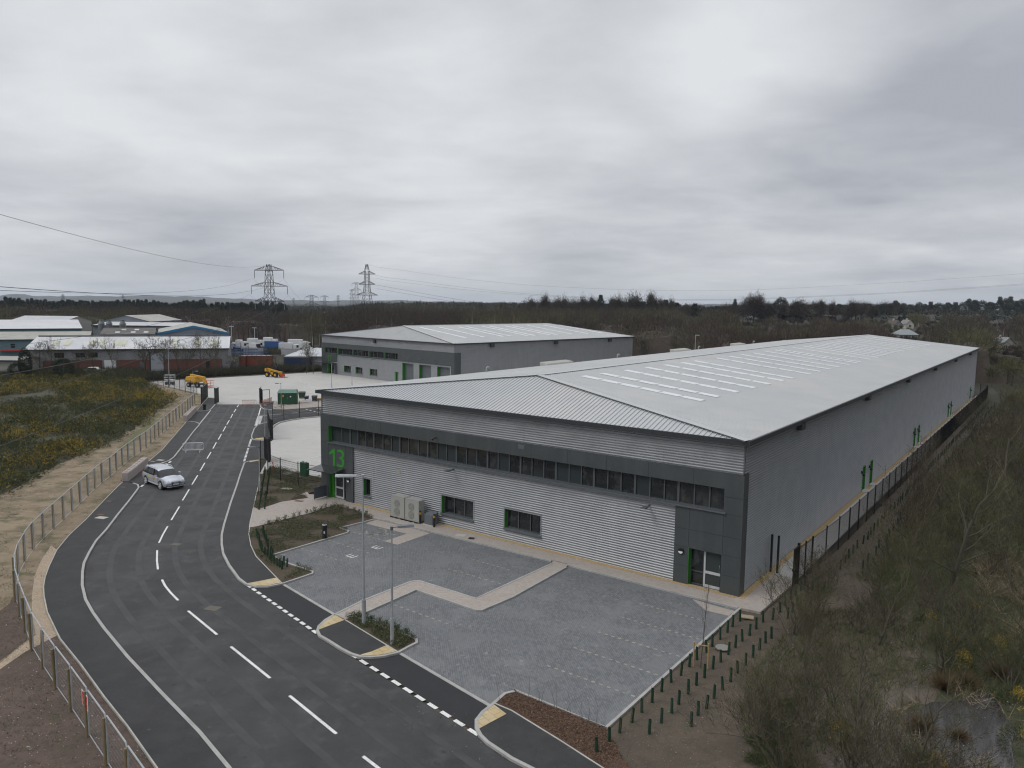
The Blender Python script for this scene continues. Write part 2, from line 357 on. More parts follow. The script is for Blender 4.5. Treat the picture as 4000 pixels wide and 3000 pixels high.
# ================================================================== camera, sky, sun
cam = bpy.data.cameras.new('camera'); co = bpy.data.objects.new('camera', cam); COL.objects.link(co); SC.camera = co
cam.sensor_width = 36; cam.lens = 36*FP/4000; cam.clip_end = 40000; cam.clip_start = .3
c_, s_ = math.cos(RO), math.sin(RO)
X_ = RT*c_+UPV*s_; Y_ = UPV*c_-RT*s_; Z_ = -FW
mw = Matrix([[X_[0], Y_[0], Z_[0], 0], [X_[1], Y_[1], Z_[1], 0], [X_[2], Y_[2], Z_[2], H], [0, 0, 0, 1]])
co.matrix_world = mw
SC.view_settings.view_transform = 'Standard'; SC.view_settings.look = 'None'; SC.view_settings.gamma = 1; SC.view_settings.exposure = 0
SC.cycles.use_denoising = True; SC.cycles.pixel_filter_type = 'BLACKMAN_HARRIS'; SC.cycles.filter_width = 1.15
SUN_EL, SUN_AZ = R(46), R(248)
w = bpy.data.worlds.new('World'); SC.world = w; w.use_nodes = True
nt = w.node_tree; N = nt.nodes; L = nt.links; bg = N['Background']
sky = N.new('ShaderNodeTexSky'); sky.sky_type = 'NISHITA'; sky.sun_disc = False; sky.sun_elevation = SUN_EL; sky.sun_rotation = SUN_AZ
tc = N.new('ShaderNodeTexCoord'); sep = N.new('ShaderNodeSeparateXYZ'); L.new(tc.outputs['Generated'], sep.inputs[0])
def math_(op, a, b=None, c=None):
    n = N.new('ShaderNodeMath'); n.operation = op
    for i, q in enumerate((a, b, c)):
        if q is None: continue
        if isinstance(q, (int, float)): n.inputs[i].default_value = q
        else: L.new(q, n.inputs[i])
    return n.outputs[0]
def ramp(v, f0, f1, t0=0., t1=1., sm=True):
    n = N.new('ShaderNodeMapRange'); n.interpolation_type = 'SMOOTHSTEP' if sm else 'LINEAR'
    n.inputs['From Min'].default_value = f0; n.inputs['From Max'].default_value = f1; n.inputs['To Min'].default_value = t0; n.inputs['To Max'].default_value = t1
    L.new(v, n.inputs['Value']); return n.outputs[0]
zc = math_('MAXIMUM', sep.outputs[2], 0.0); zz = math_('ADD', zc, .13)
cx = math_('DIVIDE', sep.outputs[0], zz); cy = math_('DIVIDE', sep.outputs[1], zz)
cb = N.new('ShaderNodeCombineXYZ'); L.new(cx, cb.inputs[0]); L.new(cy, cb.inputs[1])
def cloud(scale, detail, rough_, seed, stretch=(1, 1, 1), dist=0.):
    mp = N.new('ShaderNodeMapping'); mp.inputs['Location'].default_value = (seed, seed*1.7, seed*.3); mp.inputs['Scale'].default_value = stretch
    L.new(cb.outputs[0], mp.inputs['Vector'])
    n = N.new('ShaderNodeTexNoise'); n.inputs['Scale'].default_value = scale; n.inputs['Detail'].default_value = detail
    n.inputs['Roughness'].default_value = rough_; n.inputs['Distortion'].default_value = dist
    L.new(mp.outputs[0], n.inputs['Vector']); return n.outputs['Fac']
def mixc(f, a, b):
    n = N.new('ShaderNodeMix'); n.data_type = 'RGBA'; n.clamp_factor = True
    if isinstance(f, (int, float)): n.inputs[0].default_value = f
    else: L.new(f, n.inputs[0])
    for i, q in ((6, a), (7, b)):
        if isinstance(q, tuple): n.inputs[i].default_value = (*q, 1)
        else: L.new(q, n.inputs[i])
    return n.outputs[2]
def blob(az, el, lo, hi):
    d = N.new('ShaderNodeVectorMath'); d.operation = 'DOT_PRODUCT'; L.new(tc.outputs['Generated'], d.inputs[0])
    a, e = R(az), R(el); d.inputs[1].default_value = (math.sin(a)*math.cos(e), math.cos(a)*math.cos(e), math.sin(e))
    return ramp(d.outputs['Value'], lo, hi)
n1 = cloud(.55, 7, .52, 6.3, (1, .8, 1), .2); n2 = cloud(1.9, 7, .55, 8.4, (.8, 1.0, 1), .3); n3 = cloud(.25, 3, .5, 5.7)
s1 = math_('ADD', math_('MULTIPLY', n1, .53), math_('ADD', math_('MULTIPLY', n2, .24), math_('MULTIPLY', n3, .23)))
s1 = math_('SUBTRACT', s1, math_('MULTIPLY', blob(31, 15, .955, .995), .10))
s1 = math_('SUBTRACT', s1, math_('MULTIPLY', blob(9, 10, .975, .998), .05))
s1 = math_('SUBTRACT', s1, math_('MULTIPLY', blob(-20, 7.5, .975, .998), .06))
s1 = math_('ADD', s1, math_('MULTIPLY', blob(-13, 19, .91, .995), .055))
s1 = math_('ADD', s1, math_('MULTIPLY', blob(17, 20, .982, .999), .07))
f = ramp(s1, .35, .61, sm=False)
cloudc = mixc(f, (.355, .37, .435), (.86, .875, .905))
tint = ramp(n3, .35, .65); cloudc = mixc(math_('MULTIPLY', tint, .3), cloudc, (.55, .57, .57))
hz = ramp(sep.outputs[2], .0, .10, 1., 0.)
cloudc = mixc(math_('MULTIPLY', hz, .6), cloudc, (.50, .54, .585))
gain = math_('MULTIPLY', ramp(sep.outputs[2], .42, .95, 1., 2.25), math_('SUBTRACT', 1., math_('MULTIPLY', blob(115, 20, .2, .95), .35)))      # overcast skies are brighter overhead
cv = N.new('ShaderNodeVectorMath'); cv.operation = 'SCALE'; L.new(cloudc, cv.inputs[0]); L.new(math_('MULTIPLY', gain, 10.), cv.inputs['Scale'])
fin = mixc(.96, sky.outputs[0], cv.outputs[0])
L.new(fin, bg.inputs['Color']); bg.inputs['Strength'].default_value = .1
sl = bpy.data.lights.new('sun', 'SUN'); sl.energy = .8; sl.angle = R(18); sl.color = (1, .965, .92)
so = bpy.data.objects.new('sun', sl); COL.objects.link(so)
sd = Vector((math.sin(SUN_AZ)*math.cos(SUN_EL), math.cos(SUN_AZ)*math.cos(SUN_EL), math.sin(SUN_EL)))
so.rotation_euler = (-sd).to_track_quat('-Z', 'Y').to_euler()

# ================================================================== terrain
rs = np.concatenate([np.linspace(0, 140, 8), np.linspace(160, 900, 60), np.linspace(1000, 9000, 26)])
ang = np.linspace(0, 2*math.pi, 181)[:-1]
V = []; 
for r in rs:
    x = r*np.sin(ang); y = r*np.cos(ang); V.append(np.stack([x, y, np.where(y > 0, terr(x, y), 0)-.03], 1))
V = np.concatenate(V); nA = len(ang); Q = []
for i in range(len(rs)-1):
    k = np.arange(nA); Q.append(np.stack([i*nA+k, i*nA+(k+1) % nA, (i+1)*nA+(k+1) % nA, (i+1)*nA+k], 1))
o = fast('ground', V, np.concatenate(Q), M['forest_floor']); tag(o, 'dark woodland floor and open ground reaching to the horizon', 'ground', kind='structure')
def sheet(name, poly, z, mat, label, cat='ground', depth=.1):
    o = MB().prism(poly, z-depth, z).build(name, mat); return tag(o, label, cat, kind='structure')
# far hills
rr = random.Random(3)
def hillband(name, D0, base, prof, label):
    mb = MB(); n = 220; ring = []
    for i in range(n+1):
        a = R(-48+96*i/n); xpx = 2000+FP*math.tan(a); h = prof(xpx)
        ring.append((a, h))
    vs = []
    for a, h in ring:
        d = D0/math.cos(a)*1.0
        for k, (dd, hh) in enumerate(((-900, 0), (-450, .55), (-150, .92), (0, 1.), (500, .8), (1500, 0))):
            vs.append(((d+dd)*math.sin(a), (d+dd)*math.cos(a), -5+(h+5)*hh))
    fs = [(6*i+k, 6*i+k+1, 6*i+7+k, 6*i+6+k) for i in range(n) for k in range(5)]
    mb.add(vs, fs); o = mb.build(name, M['hill'], smooth=True); tag(o, label, 'hills', kind='structure')
def prof1(x):   # hill top rows read against the horizon
    T = [(-900, 1153), (0, 1155), (35, 1150), (60, 1147), (100, 1148), (125, 1158), (250, 1156), (420, 1157), (600, 1155), (800, 1160), (950, 1168), (1100, 1173), (1290, 1174), (1550, 1173), (1800, 1180), (2100, 1183), (2300, 1187), (2650, 1189), (2850, 1188), (3000, 1196), (3330, 1190), (3400, 1187), (3500, 1196), (4000, 1205), (5000, 1210)]
    y = np.interp(x, [t[0] for t in T], [t[1] for t in T])+1.2*math.sin(x*.031)+.9*math.sin(x*.083+1)
    hor = 1184+(x-2000)*.012
    return 17.2+(hor-y)/FP*5600
hillband('hills', 5600, 0, prof1, 'low wooded hills fading blue along the far horizon')
def prof2(x): return 17.2-26*2600/FP+ (5*math.sin(x*.006)+3*math.sin(x*.019+2))
hillband('hills', 2700, 0, prof2, 'nearer wooded rise in front of the far blue hills')

# ================================================================== site ground
LK = [(897, 3000), (778, 2856), (633, 2707), (497, 2562), (407, 2453), (362, 2390), (334, 2340), (321, 2284), (322, 2233), (328, 2197), (348, 2156), (375, 2111), (416, 2066), (461, 2007), (502, 1957), (533, 1916), (542, 1903), (538, 1892), (520, 1886), (488, 1881), (470, 1879)]
LK0 = [(1010, 3140)]+LK
K2 = [(581, 1816), (625, 1810), (661, 1798), (679, 1785), (697, 1762), (727, 1723), (754, 1687), (779, 1658), (777, 1653), (765, 1648), (741, 1645), (730, 1645)]
K3 = [(769, 1606), (808, 1603), (822, 1599), (830, 1591), (842, 1577)]
RK = [(1031, 1720), (990, 1716), (983, 1709), (983, 1701), (993, 1674), (1006, 1660), (1034, 1651), (1063, 1642)]
RK2 = [(1008, 1796), (971, 1801), (955, 1807), (939, 1850), (927, 1889), (900, 1966), (875, 2048), (866, 2088), (866, 2124), (872, 2161), (895, 2206), (933, 2258), (963, 2280), (1000, 2289), (1045, 2289), (1102, 2278)]
IS = [(1307, 2399), (1271, 2420), (1246, 2444), (1240, 2462), (1249, 2481), (1280, 2498), (1335, 2533), (1371, 2551), (1407, 2562), (1452, 2564), (1497, 2560), (1556, 2546), (1588, 2528), (1628, 2508), (1626, 2496), (1606, 2485), (1389, 2406)]
BR = [(2009, 2698), (1972, 2707), (1927, 2747), (1886, 2779), (1861, 2811), (1861, 2838), (1877, 2869), (1904, 2896), (2000, 2960), (2100, 3010), (2400, 3170)]
road = px(LK0[:17]+[(551, 1899), (665, 1803)]+K2[2:8]+[(781, 1655), (823, 1603)]+K3[3:]+[(846, 1580), (1019, 1580), (1017, 1587), (1023, 1594), (1063, 1599), (1115, 1601), (1260, 1590), (1330, 1582), (1330, 1618), (1260, 1626), (1188, 1631), (1134, 1639), (1093, 1648), (1063, 1645)]+RK[::-1][1:]+[(981, 1716), (954, 1803)]+RK2[3:14]+[(1010, 2306), (1245, 2486), (1380, 2572), (1872, 2885)]+BR[7:]+[(2400, 3500), (1400, 3500)])
sheet('road', road, .02, M['asphalt'], 'dark asphalt estate road curving past the new units', 'road')
# side turns + aprons
sheet('road', px([(470, 1879), (520, 1886), (545, 1893), (553, 1905), (667, 1803), (661, 1798), (581, 1814), (560, 1800), (500, 1850)]), .024, M['asphalt_path'], 'short asphalt turning blocked by two concrete barriers', 'road')
sheet('road', px([(724, 1640), (741, 1645), (781, 1655), (824, 1604), (808, 1602), (769, 1605), (745, 1618)]), .024, M['asphalt_path'], 'asphalt side turning beside the far concrete barriers', 'road')
sheet('road', px([(981, 1716), (1031, 1720), (1060, 1722), (1054, 1790), (1008, 1796), (971, 1801), (955, 1806)]), .024, M['asphalt_path'], 'asphalt entrance crossing into the small concrete yard', 'road')
AP = px([(962, 2282), (1000, 2290), (1045, 2290), (1102, 2280), (1307, 2401), (1246, 2446), (1240, 2463), (1246, 2482), (1228, 2480)])
sheet('road', AP, .028, M['asphalt_new'], 'fresh black asphalt crossover at the upper car park entrance', 'road')
AP2 = px([(1371, 2553), (1407, 2564), (1452, 2566), (1556, 2548), (1913, 2756), (1886, 2781), (1861, 2812), (1861, 2839), (1872, 2872)])
sheet('road', AP2, .028, M['asphalt_new'], 'fresh black asphalt crossover at the lower car park entrance', 'road')
# footways
Z_F = .11
def foot(poly, label): return sheet('pavement', poly, Z_F, M['asphalt_path'], label, 'pavement', .12)
LE = [(700, 3130), (615, 3000), (497, 2833), (407, 2720), (316, 2594), (235, 2494), (215, 2453), (185, 2390), (172, 2327), (170, 2290), (176, 2255), (190, 2215), (222, 2147), (271, 2088), (335, 2029), (407, 1953), (452, 1907), (479, 1882)]
foot(px(LK0[:19]+[(488, 1881)], Z_F)+px(LE[::-1], Z_F), 'wide dark asphalt footway sweeping along the outer kerb')
E2 = [(581, 1801), (633, 1757), (678, 1705), (728, 1647)]
foot(px(K2, Z_F)+px(E2[::-1], Z_F), 'asphalt footway between the two blocked side turnings')
E3 = [(769, 1604), (790, 1577), (812, 1554), (843, 1556)]
foot(px(K3, Z_F)+px(E3[::-1], Z_F), 'small asphalt footway beside the far gate')
foot(px(RK, Z_F)+px([(1063, 1720), (1040, 1722)], Z_F), 'asphalt footway corner with buff slabs by the yard gate')
RE = [(1000, 1935), (1011, 1889), (1014, 1850), (1012, 1797)]
RE2 = [(1102, 2278), (1000, 2172), (980, 2130), (972, 2085), (977, 2040), (1000, 1935)]
foot(px(RK2, Z_F)+px(RE2[1:]+RE[1:], Z_F), 'asphalt footway along the inner kerb beside the planted beds')
foot(px(IS[:12]+[(1348, 2420), (1330, 2406)], Z_F), 'asphalt footway across the island between entrances')
foot(px(BR[3:], Z_F)+px([(2500, 3170), (2358, 3000), (2187, 2890), (2000, 2775), (1935, 2745)], Z_F), 'dark asphalt footway in front of the bark bed')
foot(px([(1017, 1587), (1023, 1594), (1063, 1599), (1069, 1567), (1022, 1576)], Z_F), 'tiny asphalt island behind the red barrier')
foot([*px([(1063, 1642), (1093, 1633), (1134, 1624), (1188, 1616), (1330, 1604)], Z_F), *px([(1330, 1618), (1260, 1625), (1188, 1630), (1134, 1638), (1093, 1647), (1063, 1656)], Z_F)], 'narrow asphalt strip behind the curved yard kerb')
# concrete yards
ua = U(37.6, -.2); 
sheet('yard', px([(1058, 1668), (1093, 1649), (1134, 1640), (1188, 1632), (1260, 1627)])+[(-23, 116, 0), (-6, 128, 0), (60, 180, 0)]+[U(37.5, 130), U(37.5, 3)]+px([(1262, 1869), (1160, 1845), (1062, 1823), (1030, 1850), (1014, 1852), (1040, 1806), (1054, 1760)]), .03, M['concrete'], 'pale concrete service yard beside the left wall of the large unit', 'yard')
yb = px([(579, 1493), (615, 1490), (700, 1484), (917, 1472), (1050, 1465), (1259, 1453)])
sheet('yard', yb+[(-11, 149, 0), (30, 192, 0), (60, 190, 0), (-6, 129, 0), (-22, 120, 0)]+px([(1260, 1557), (1069, 1567), (1019, 1580), (846, 1580), (843, 1556), (812, 1554), (787, 1540)]), .026, M['concrete'], 'wide pale concrete yard in front of the farther unit', 'yard')
sheet('paving', px([(1069, 1567), (1260, 1557), (1330, 1552), (1330, 1582), (1260, 1589), (1115, 1600), (1063, 1599)]), .035, M['beige'], 'pinkish beige paving around the green kiosk', 'paving')
# block-paved car park, built in the building's own frame
cp = [U(23.0, -15.1), U(20.35, -13.6), U(18.6, -13.7), U(18.7, -13.1)]
cpp = px([(1102, 2278), (1172, 2255), (1221, 2236), (1219, 2228), (1131, 2201), (1061, 2167), (1357, 2079), (1362, 2072), (1325, 2061), (1461, 2027)])+[U(12.1, -1.75), U(-.62, -1.75), U(-.62, -17.0), U(4.0, -18.6)]+px([(1556, 2546), (1307, 2399)])
sheet('car_park', cpp, .04, M['blocks'], 'blue grey herringbone block paved car park in front of the large unit', 'car park')
# beige walkway in front of the building and the zigzag path
path = px([(1325, 2061), (1140, 2120)], 0)
wk = [U(37.4, .0), U(-.0, .0), U(-.0, 5.0), U(-2.0, 5.0), U(-1.82, -1.5), U(-.6, -1.75), U(12.1, -1.75), U(28.8, -2.0), U(28.9, -2.2)]
pA = px([(1461, 2027), (1419, 2012), (1383, 1992), (1307, 1977), (1216, 2008), (1000, 2062), (972, 2066), (976, 2040), (992, 1985), (1010, 1995), (1100, 1965), (1205, 1950), (1190, 1938), (1172, 1937), (1200, 1926), (1264, 1914)])
sheet('path', [U(37.3, .1), U(.1, .1), U(-.05, -.05), U(-.05, 5.0), U(-2.0, 5.0), U(-1.82, -1.5), U(-.6, -1.65), U(12.1, -1.65), U(28.8, -1.95)]+pA[1:-1]+[U(38.6, -.6)], .12, M['beige'], 'beige block footpath running along the front wall of the large unit', 'path', .14)
zz1 = [(1307, 2399), (1416, 2345), (1600, 2272), (1622, 2267), (1640, 2268), (1859, 2336), (2000, 2272), (2156, 2200)]
zz2 = [(1389, 2406), (1626, 2302), (1861, 2381), (1882, 2381), (2000, 2331), (2211, 2214)]
sheet('path', px(zz1, .12)+[U(12.05, -1.6), U(10.8, -1.6)]+px(zz2[::-1], .12)+px([(1348, 2418)], .12), .12, M['beige'], 'beige zigzag footpath crossing the block paved car park', 'path', .14)
# accessible bay hatching and buff areas
sheet('car_park', px([(1461, 2030), (1606, 2064), (1680, 2085), (1552, 2130), (1502, 2116), (1589, 2087), (1430, 2047)]), .044, M['beige'], 'sandy L shaped strip beside the accessible parking bay', 'car park', .02)
sheet('paving', px([(2705, 2343), (2765, 2361), (2870, 2390), (2845, 2408), (2756, 2387)]), .046, M['beige'], 'pale sandy patch at the corner bay by the walkway', 'paving', .02)
for nm, P_ in (('near the right gate corner', [(1935, 2745), (1886, 2779), (1861, 2811), (1863, 2838), (1880, 2848), (2000, 2785)]), ):
    pass
def buff(pts, lb): sheet('tactile_paving', px(pts, Z_F+.006), Z_F+.006, M['buff'], lb, 'paving', .03)
buff([(1930, 2752), (1888, 2783), (1866, 2812), (1866, 2838), (1872, 2845), (1978, 2788)], 'buff tactile slabs at the lower entrance, right side')
buff([(1407, 2557), (1452, 2560), (1495, 2556), (1550, 2543), (1512, 2519), (1450, 2545)], 'buff tactile slabs at the island end by the lower entrance')
buff([(1310, 2402), (1272, 2423), (1250, 2446), (1247, 2458), (1346, 2421)], 'buff tactile slabs at the island end by the upper entrance')
buff([(965, 2278), (1000, 2286), (1045, 2286), (1098, 2275), (1080, 2256), (1010, 2270)], 'buff tactile slabs at the upper entrance, left side')
buff([(992, 1715), (1031, 1718), (1054, 1712), (1040, 1708), (1002, 1711)], 'buff tactile slabs on the far side of the yard entrance')
buff([(972, 1800), (1010, 1795), (1012, 1799), (975, 1805)], 'buff tactile slabs on the near side of the yard entrance')
# kerbs (each run is one thing)
def kerb(pts, label, w=.15, z=.125, off=0.):
    P_ = px(pts, z)
    o = MB().ribbon(P_, w, -.02, z, off=off).build('kerb', M['kerb']); tag(o, label, 'kerb', 'kerb runs edging the roads and car park')
kerb(LK0[:-2], 'long pale kerb sweeping round the outer bend of the road')
kerb(K2, 'curved kerb of the footway between the blocked turnings')
kerb(K3, 'short kerb in front of the far gate'); kerb(RK, 'kerb curling round the footway corner by the yard gate')
kerb(RK2, 'kerb along the inner side of the bend up to the upper entrance')
kerb(IS+IS[:1], 'kerb ring around the planted island'); kerb(BR, 'kerb of the footway beside the lower entrance')
kerb([(1017, 1583), (1019, 1590), (1030, 1596), (1063, 1600)], 'small kerb bulge behind the red barrier', .2)
kerb([(1063, 1669), (1074, 1658), (1093, 1648), (1134, 1639), (1188, 1631), (1330, 1619)], 'curved kerb round the small concrete yard', .25, .16)
kerb([(1102, 2278), (1172, 2255), (1221, 2238), (1221, 2230), (1131, 2201), (1061, 2167), (1357, 2079), (1362, 2072), (1325, 2061), (1461, 2027)], 'kerb stepping round the planted beds beside the car park', .14)
kz = MB(); kz.ribbon(px(zz1, .14), .13, 0, .14); kz.ribbon(px(zz2, .14), .13, 0, .14)
kz.ribbon([U(12.1, -1.72), U(28.9, -2.03)], .13, 0, .141); kz.ribbon([U(10.8, -1.72), U(-.6, -1.72)], .13, 0, .141)
tag(kz.build('kerb', M['kerb']), 'double kerb edging the zigzag path and front walkway', 'kerb', 'kerb runs edging the roads and car park')
ke = MB(); ke.ribbon([U(-.68, -1.6), U(-.68, -16.95), U(4.05, -16.85)]+px([(2009, 2699)], .1), .14, 0, .10)
tag(ke.build('kerb', M['kerb']), 'straight kerb along the tree guard planting, right side of the car park', 'kerb', 'kerb runs edging the roads and car park')
# flush edging lines
def edge(pts, label, w=.06, z=None, zz=.13):
    o = MB().ribbon(px(pts, zz), w, -.01, zz).build('edging', M['edging']); tag(o, label, 'edging', 'thin concrete edgings')
edge(LE, 'thin pale edging between outer footway and gravel'); edge(E2, 'thin edging behind the footway between turnings')
edge(E3, 'thin edging behind the far gate footway'); edge(RE2+RE[1:], 'thin edging between inner footway and tree guards')
edge([(2500, 3170), (2358, 3000), (2187, 2890), (2000, 2775), (1930, 2745)], 'thin edging between footway and bark bed')
edge([(1348, 2420), (1556, 2546)], 'thin edging between island footway and island bed')
for a, b, lb in (((1102, 2279), (1307, 2400), 'flush pale channel across the upper entrance'), ((1556, 2547), (1913, 2755), 'flush pale channel across the lower entrance')):
    o = MB().ribbon(px([a, b], .05), .17, 0, .05).build('edging', M['kerb']); tag(o, lb, 'edging', 'thin concrete edgings')
# planting beds
def bed(pts, label, mat='bedsoil', z=.09): return sheet('planting_bed', px(pts, z), z, M[mat], label, 'planting bed')
B1 = [(1000, 2172), (980, 2130), (973, 2095), (976, 2062), (1000, 2060), (1216, 2007), (1307, 1975), (1383, 1990), (1419, 2010), (1461, 2027), (1325, 2061), (1362, 2072), (1357, 2079), (1061, 2167), (1131, 2201), (1219, 2230), (1221, 2236), (1172, 2255), (1102, 2278)]
bed(B1, 'planted bed left of the car park with low shrubs')
B2 = [(990, 1990), (1011, 1889), (1016, 1860), (1062, 1823), (1160, 1845), (1264, 1868), (1264, 1914), (1200, 1926), (1172, 1937), (1190, 1938), (1205, 1950), (1100, 1965), (1010, 1993)]
bed(B2, 'planted bed beyond the entrance path, behind the green cabinet')
B3 = [(1348, 2420), (1389, 2406), (1606, 2485), (1624, 2497), (1626, 2507), (1588, 2526), (1556, 2546)]
bed(B3, 'planted island bed around the two lamp posts')
B4 = [(2009, 2700), (2368, 2847), (2430, 2960), (2560, 3100), (2358, 3000), (2187, 2890), (2000, 2775), (1935, 2745), (1974, 2707)]
bed(B4, 'brown bark mulch bed below the car park', 'mulch')
BTG = rough([U(-.75, -1.6), U(-2.0, -1.5), U(-2.1, 6), U(-2.3, 100), U(-6.5, 100), U(-6.5, 20), (26, 44, 0), (19, 34, 0), (15, 27, 0), (13, 20, 0), (6, 19, 0), U(8.0, -21.5), U(4.0, -18.8), U(-.75, -17)], .12, 1., 4)
sheet('ground', BTG, .008, M['soil'], 'bare stony soil planted with green tree guards', 'ground')
M['greenish'] = mk('thin_grass', (.12, .115, .05), .95, layers=[(1.2, .42, .62, (.07, .09, .03)), (6, .45, .65, (.16, .13, .075))], bump=.5, bscale=9)
# wild ground right, heath and track left
MR = rough([U(-5.5, -14), U(-5.0, 10), U(-5.5, 135), (140, 190, 0), (200, 140, 0), (160, 20, 0), (60, 0, 0), (14, 10, 0), (14, 22, 0)], .4, 2., 6)
sheet('ground', MR, .005, M['marsh'], 'rough overgrown wet ground on the right', 'ground')
sheet('ground', rough(px([(3280, 2700), (3460, 2640), (3680, 2600), (3700, 2720), (3560, 2760), (3470, 2850), (3560, 3000), (3200, 3000), (3150, 2820)]), .5, 1, 8), .012, M['mud'], 'muddy stony clearing beside the pond', 'ground')
sheet('ground', rough(px([(3880, 2020), (4000, 2010), (4080, 2200), (3960, 2160), (3860, 2120)]), .5, 1, 9), .012, M['green'], 'patch of green grass among the scrub', 'ground')
hp = px([(0, 1462), (300, 1462), (540, 1478), (580, 1492), (640, 1540), (700, 1550), (560, 1660), (430, 1740), (250, 1810), (80, 1905), (0, 1950)])+[(-40, 46, 0), (-75, 60, 0), (-150, 120, 0), (-150, 172, 0)]
HP = rough(hp, .5, 2., 11)
sheet('ground', HP, .012, M['heath'], 'heath ground under the gorse on the left', 'ground')
tk = px([(560, 1483), (590, 1495), (787, 1540), (787, 1575), (765, 1606), (728, 1647), (678, 1705), (633, 1757), (581, 1801), (479, 1883), (407, 1953), (335, 2029), (271, 2088), (222, 2147), (190, 2215), (172, 2290), (185, 2390), (235, 2494), (316, 2594), (497, 2833), (700, 3130)])+[(-12, 14, 0), (-40, 14, 0), (-60, 40, 0)]+px([(0, 1940), (80, 1895), (250, 1800), (430, 1730), (560, 1650), (620, 1570), (560, 1510)])
TK = tk[:21]+rough(tk[21:], .5, 1.5, 12, True)+[tk[-1]]
sheet('ground', TK, .018, M['sand'], 'sandy construction track along the mesh fence', 'ground')
sheet('ground', rough(px([(-250, 2300), (0, 2390), (60, 2330), (115, 2420), (100, 2505), (0, 2585), (-250, 2740)]), .12, 1., 13), .026, M['soil_red'], 'brown earth left of the gravel branch', 'ground')
sheet('ground', px([(-250, 2790), (0, 2610), (100, 2542), (230, 2474), (316, 2594), (497, 2833), (700, 3130), (-250, 3130)]), .022, M['soil_red'], 'red brown stony earth in the lower left corner', 'ground')
sheet('ground', rough(px([(470, 1762), (530, 1722), (600, 1660), (628, 1618), (610, 1618), (560, 1662), (520, 1694), (470, 1740)]), .35, .5, 14), .026, M['greenish'], 'thin green grass strip beside the track', 'ground')
sheet('ground', px([(172, 2327), (170, 2290), (176, 2255), (190, 2215), (222, 2147), (200, 2130), (160, 2190), (135, 2250), (124, 2330), (125, 2400), (140, 2480), (100, 2510), (0, 2590), (-60, 2640), (-60, 2665), (0, 2614), (100, 2545), (230, 2478), (215, 2453), (185, 2390)], .03), .03, M['pale_gravel'], 'pale gravel strip beside the outer footway', 'gravel')
g = MB(); g.ribbon([U(37.2, -.28), U(33.5, -.28)], .0001, .1, .11); g = MB()
g.ribbon([U(33.2, -.22), U(.2, -.22), U(-.24, -.22), U(-.24, 60), U(-.24, 128)], .38, 0, .135)
tag(g.build('gravel_strip', M['gravel']), 'yellow gravel strip along the foot of the large unit', 'gravel', kind='structure')
sheet('path', [U(-.43, 5.05), U(-.43, 131), U(-1.9, 131), U(-1.95, 5.05)], .12, M['concrete'], 'narrow pale concrete path down the side of the large unit', 'path')
# pond
PO = px([(3560, 2745), (3620, 2735), (3705, 2728), (3800, 2690), (3900, 2740), (3960, 2850), (3940, 3000), (3990, 3080), (3650, 3080), (3640, 2950), (3560, 2890), (3540, 2800)])
pm = mk('pond_water', (.045, .042, .04), .08, spec=.6, bump=.08, bscale=3)
sheet('water', rough(PO, .3, 1, 15), .03, pm, 'small grey pond among the reeds', 'water')
pm2 = px([(3985, 2500), (4100, 2480), (4100, 2620), (4000, 2600)])
sheet('water', pm2, .03, pm, 'sliver of pond water at the right edge', 'water')
M['track'] = mk('tyre_polished_asphalt', (.034, .034, .035), .7, layers=[(.7, .42, .6, (.050, .050, .050)), (5, .5, .75, (.042, .042, .042))], bump=.2, bscale=60)
CL = [(1700, 3180), (1500, 3020), (1314, 2869), (1131, 2720), (1055, 2651), (902, 2528), (848, 2481), (735, 2388), (696, 2347), (645, 2290), (617, 2226), (613, 2190), (614, 2151), (621, 2122), (655, 2057), (669, 2033), (701, 1980), (750, 1894), (800, 1809), (845, 1729), (882, 1666), (922, 1598), (932, 1582)]
for k_, (off_, w_) in enumerate(((-2.75, .35), (-1.1, .35), (1.1, .35), (2.75, .35))):
    mb = MB(); mb.ribbon(smooth_line(px(CL), 1), w_, .015, .0235, off=off_); tag(mb.build('tyre_track', M['track']), 'faint tyre worn band along the lane, '+['outermost on the left', 'left of the centre line', 'right of the centre line', 'outermost on the right'][k_], 'road wear', kind='structure')
# markings --------------------------------------------------------------
def marks(name, label, polys, z=.034, mat='paint', group='road markings'):
    mb = MB()
    for a, b, w_ in polys: mb.ribbon([a, b], w_, z-.004, z)
    o = mb.build(name, M[mat]); tag(o, label, 'road marking', group)
dash = [[(633, 2266), (645, 2290), (665, 2315), (696, 2347)], [(735, 2388), (848, 2481)], [(902, 2528), (1055, 2651)], [(1131, 2720), (1314, 2869)], [(1418, 2957), (1540, 3050)], [(614, 2151), (613, 2190), (617, 2226)], [(655, 2057), (636, 2090), (621, 2122)], [(701, 1980), (669, 2033)], [(739, 1913), (713, 1956)], [(772, 1858), (750, 1894)], [(800, 1809), (782, 1840)], [(824, 1767), (809, 1792)], [(845, 1729), (832, 1753)], [(865, 1696), (853, 1718)], [(882, 1666), (871, 1686)], [(896, 1642), (886, 1659)], [(909, 1618), (901, 1634)], [(922, 1598), (914, 1611)], [(932, 1582), (926, 1591)]]
names = ['fifth from the bottom, curved, in the bend', 'fourth from the bottom', 'third from the bottom, long', 'second from the bottom, long', 'lowest, cut by the frame', 'sixth from the bottom, at the apex of the bend', 'seventh from the bottom', 'eighth from the bottom', 'ninth from the bottom, below the silver car']
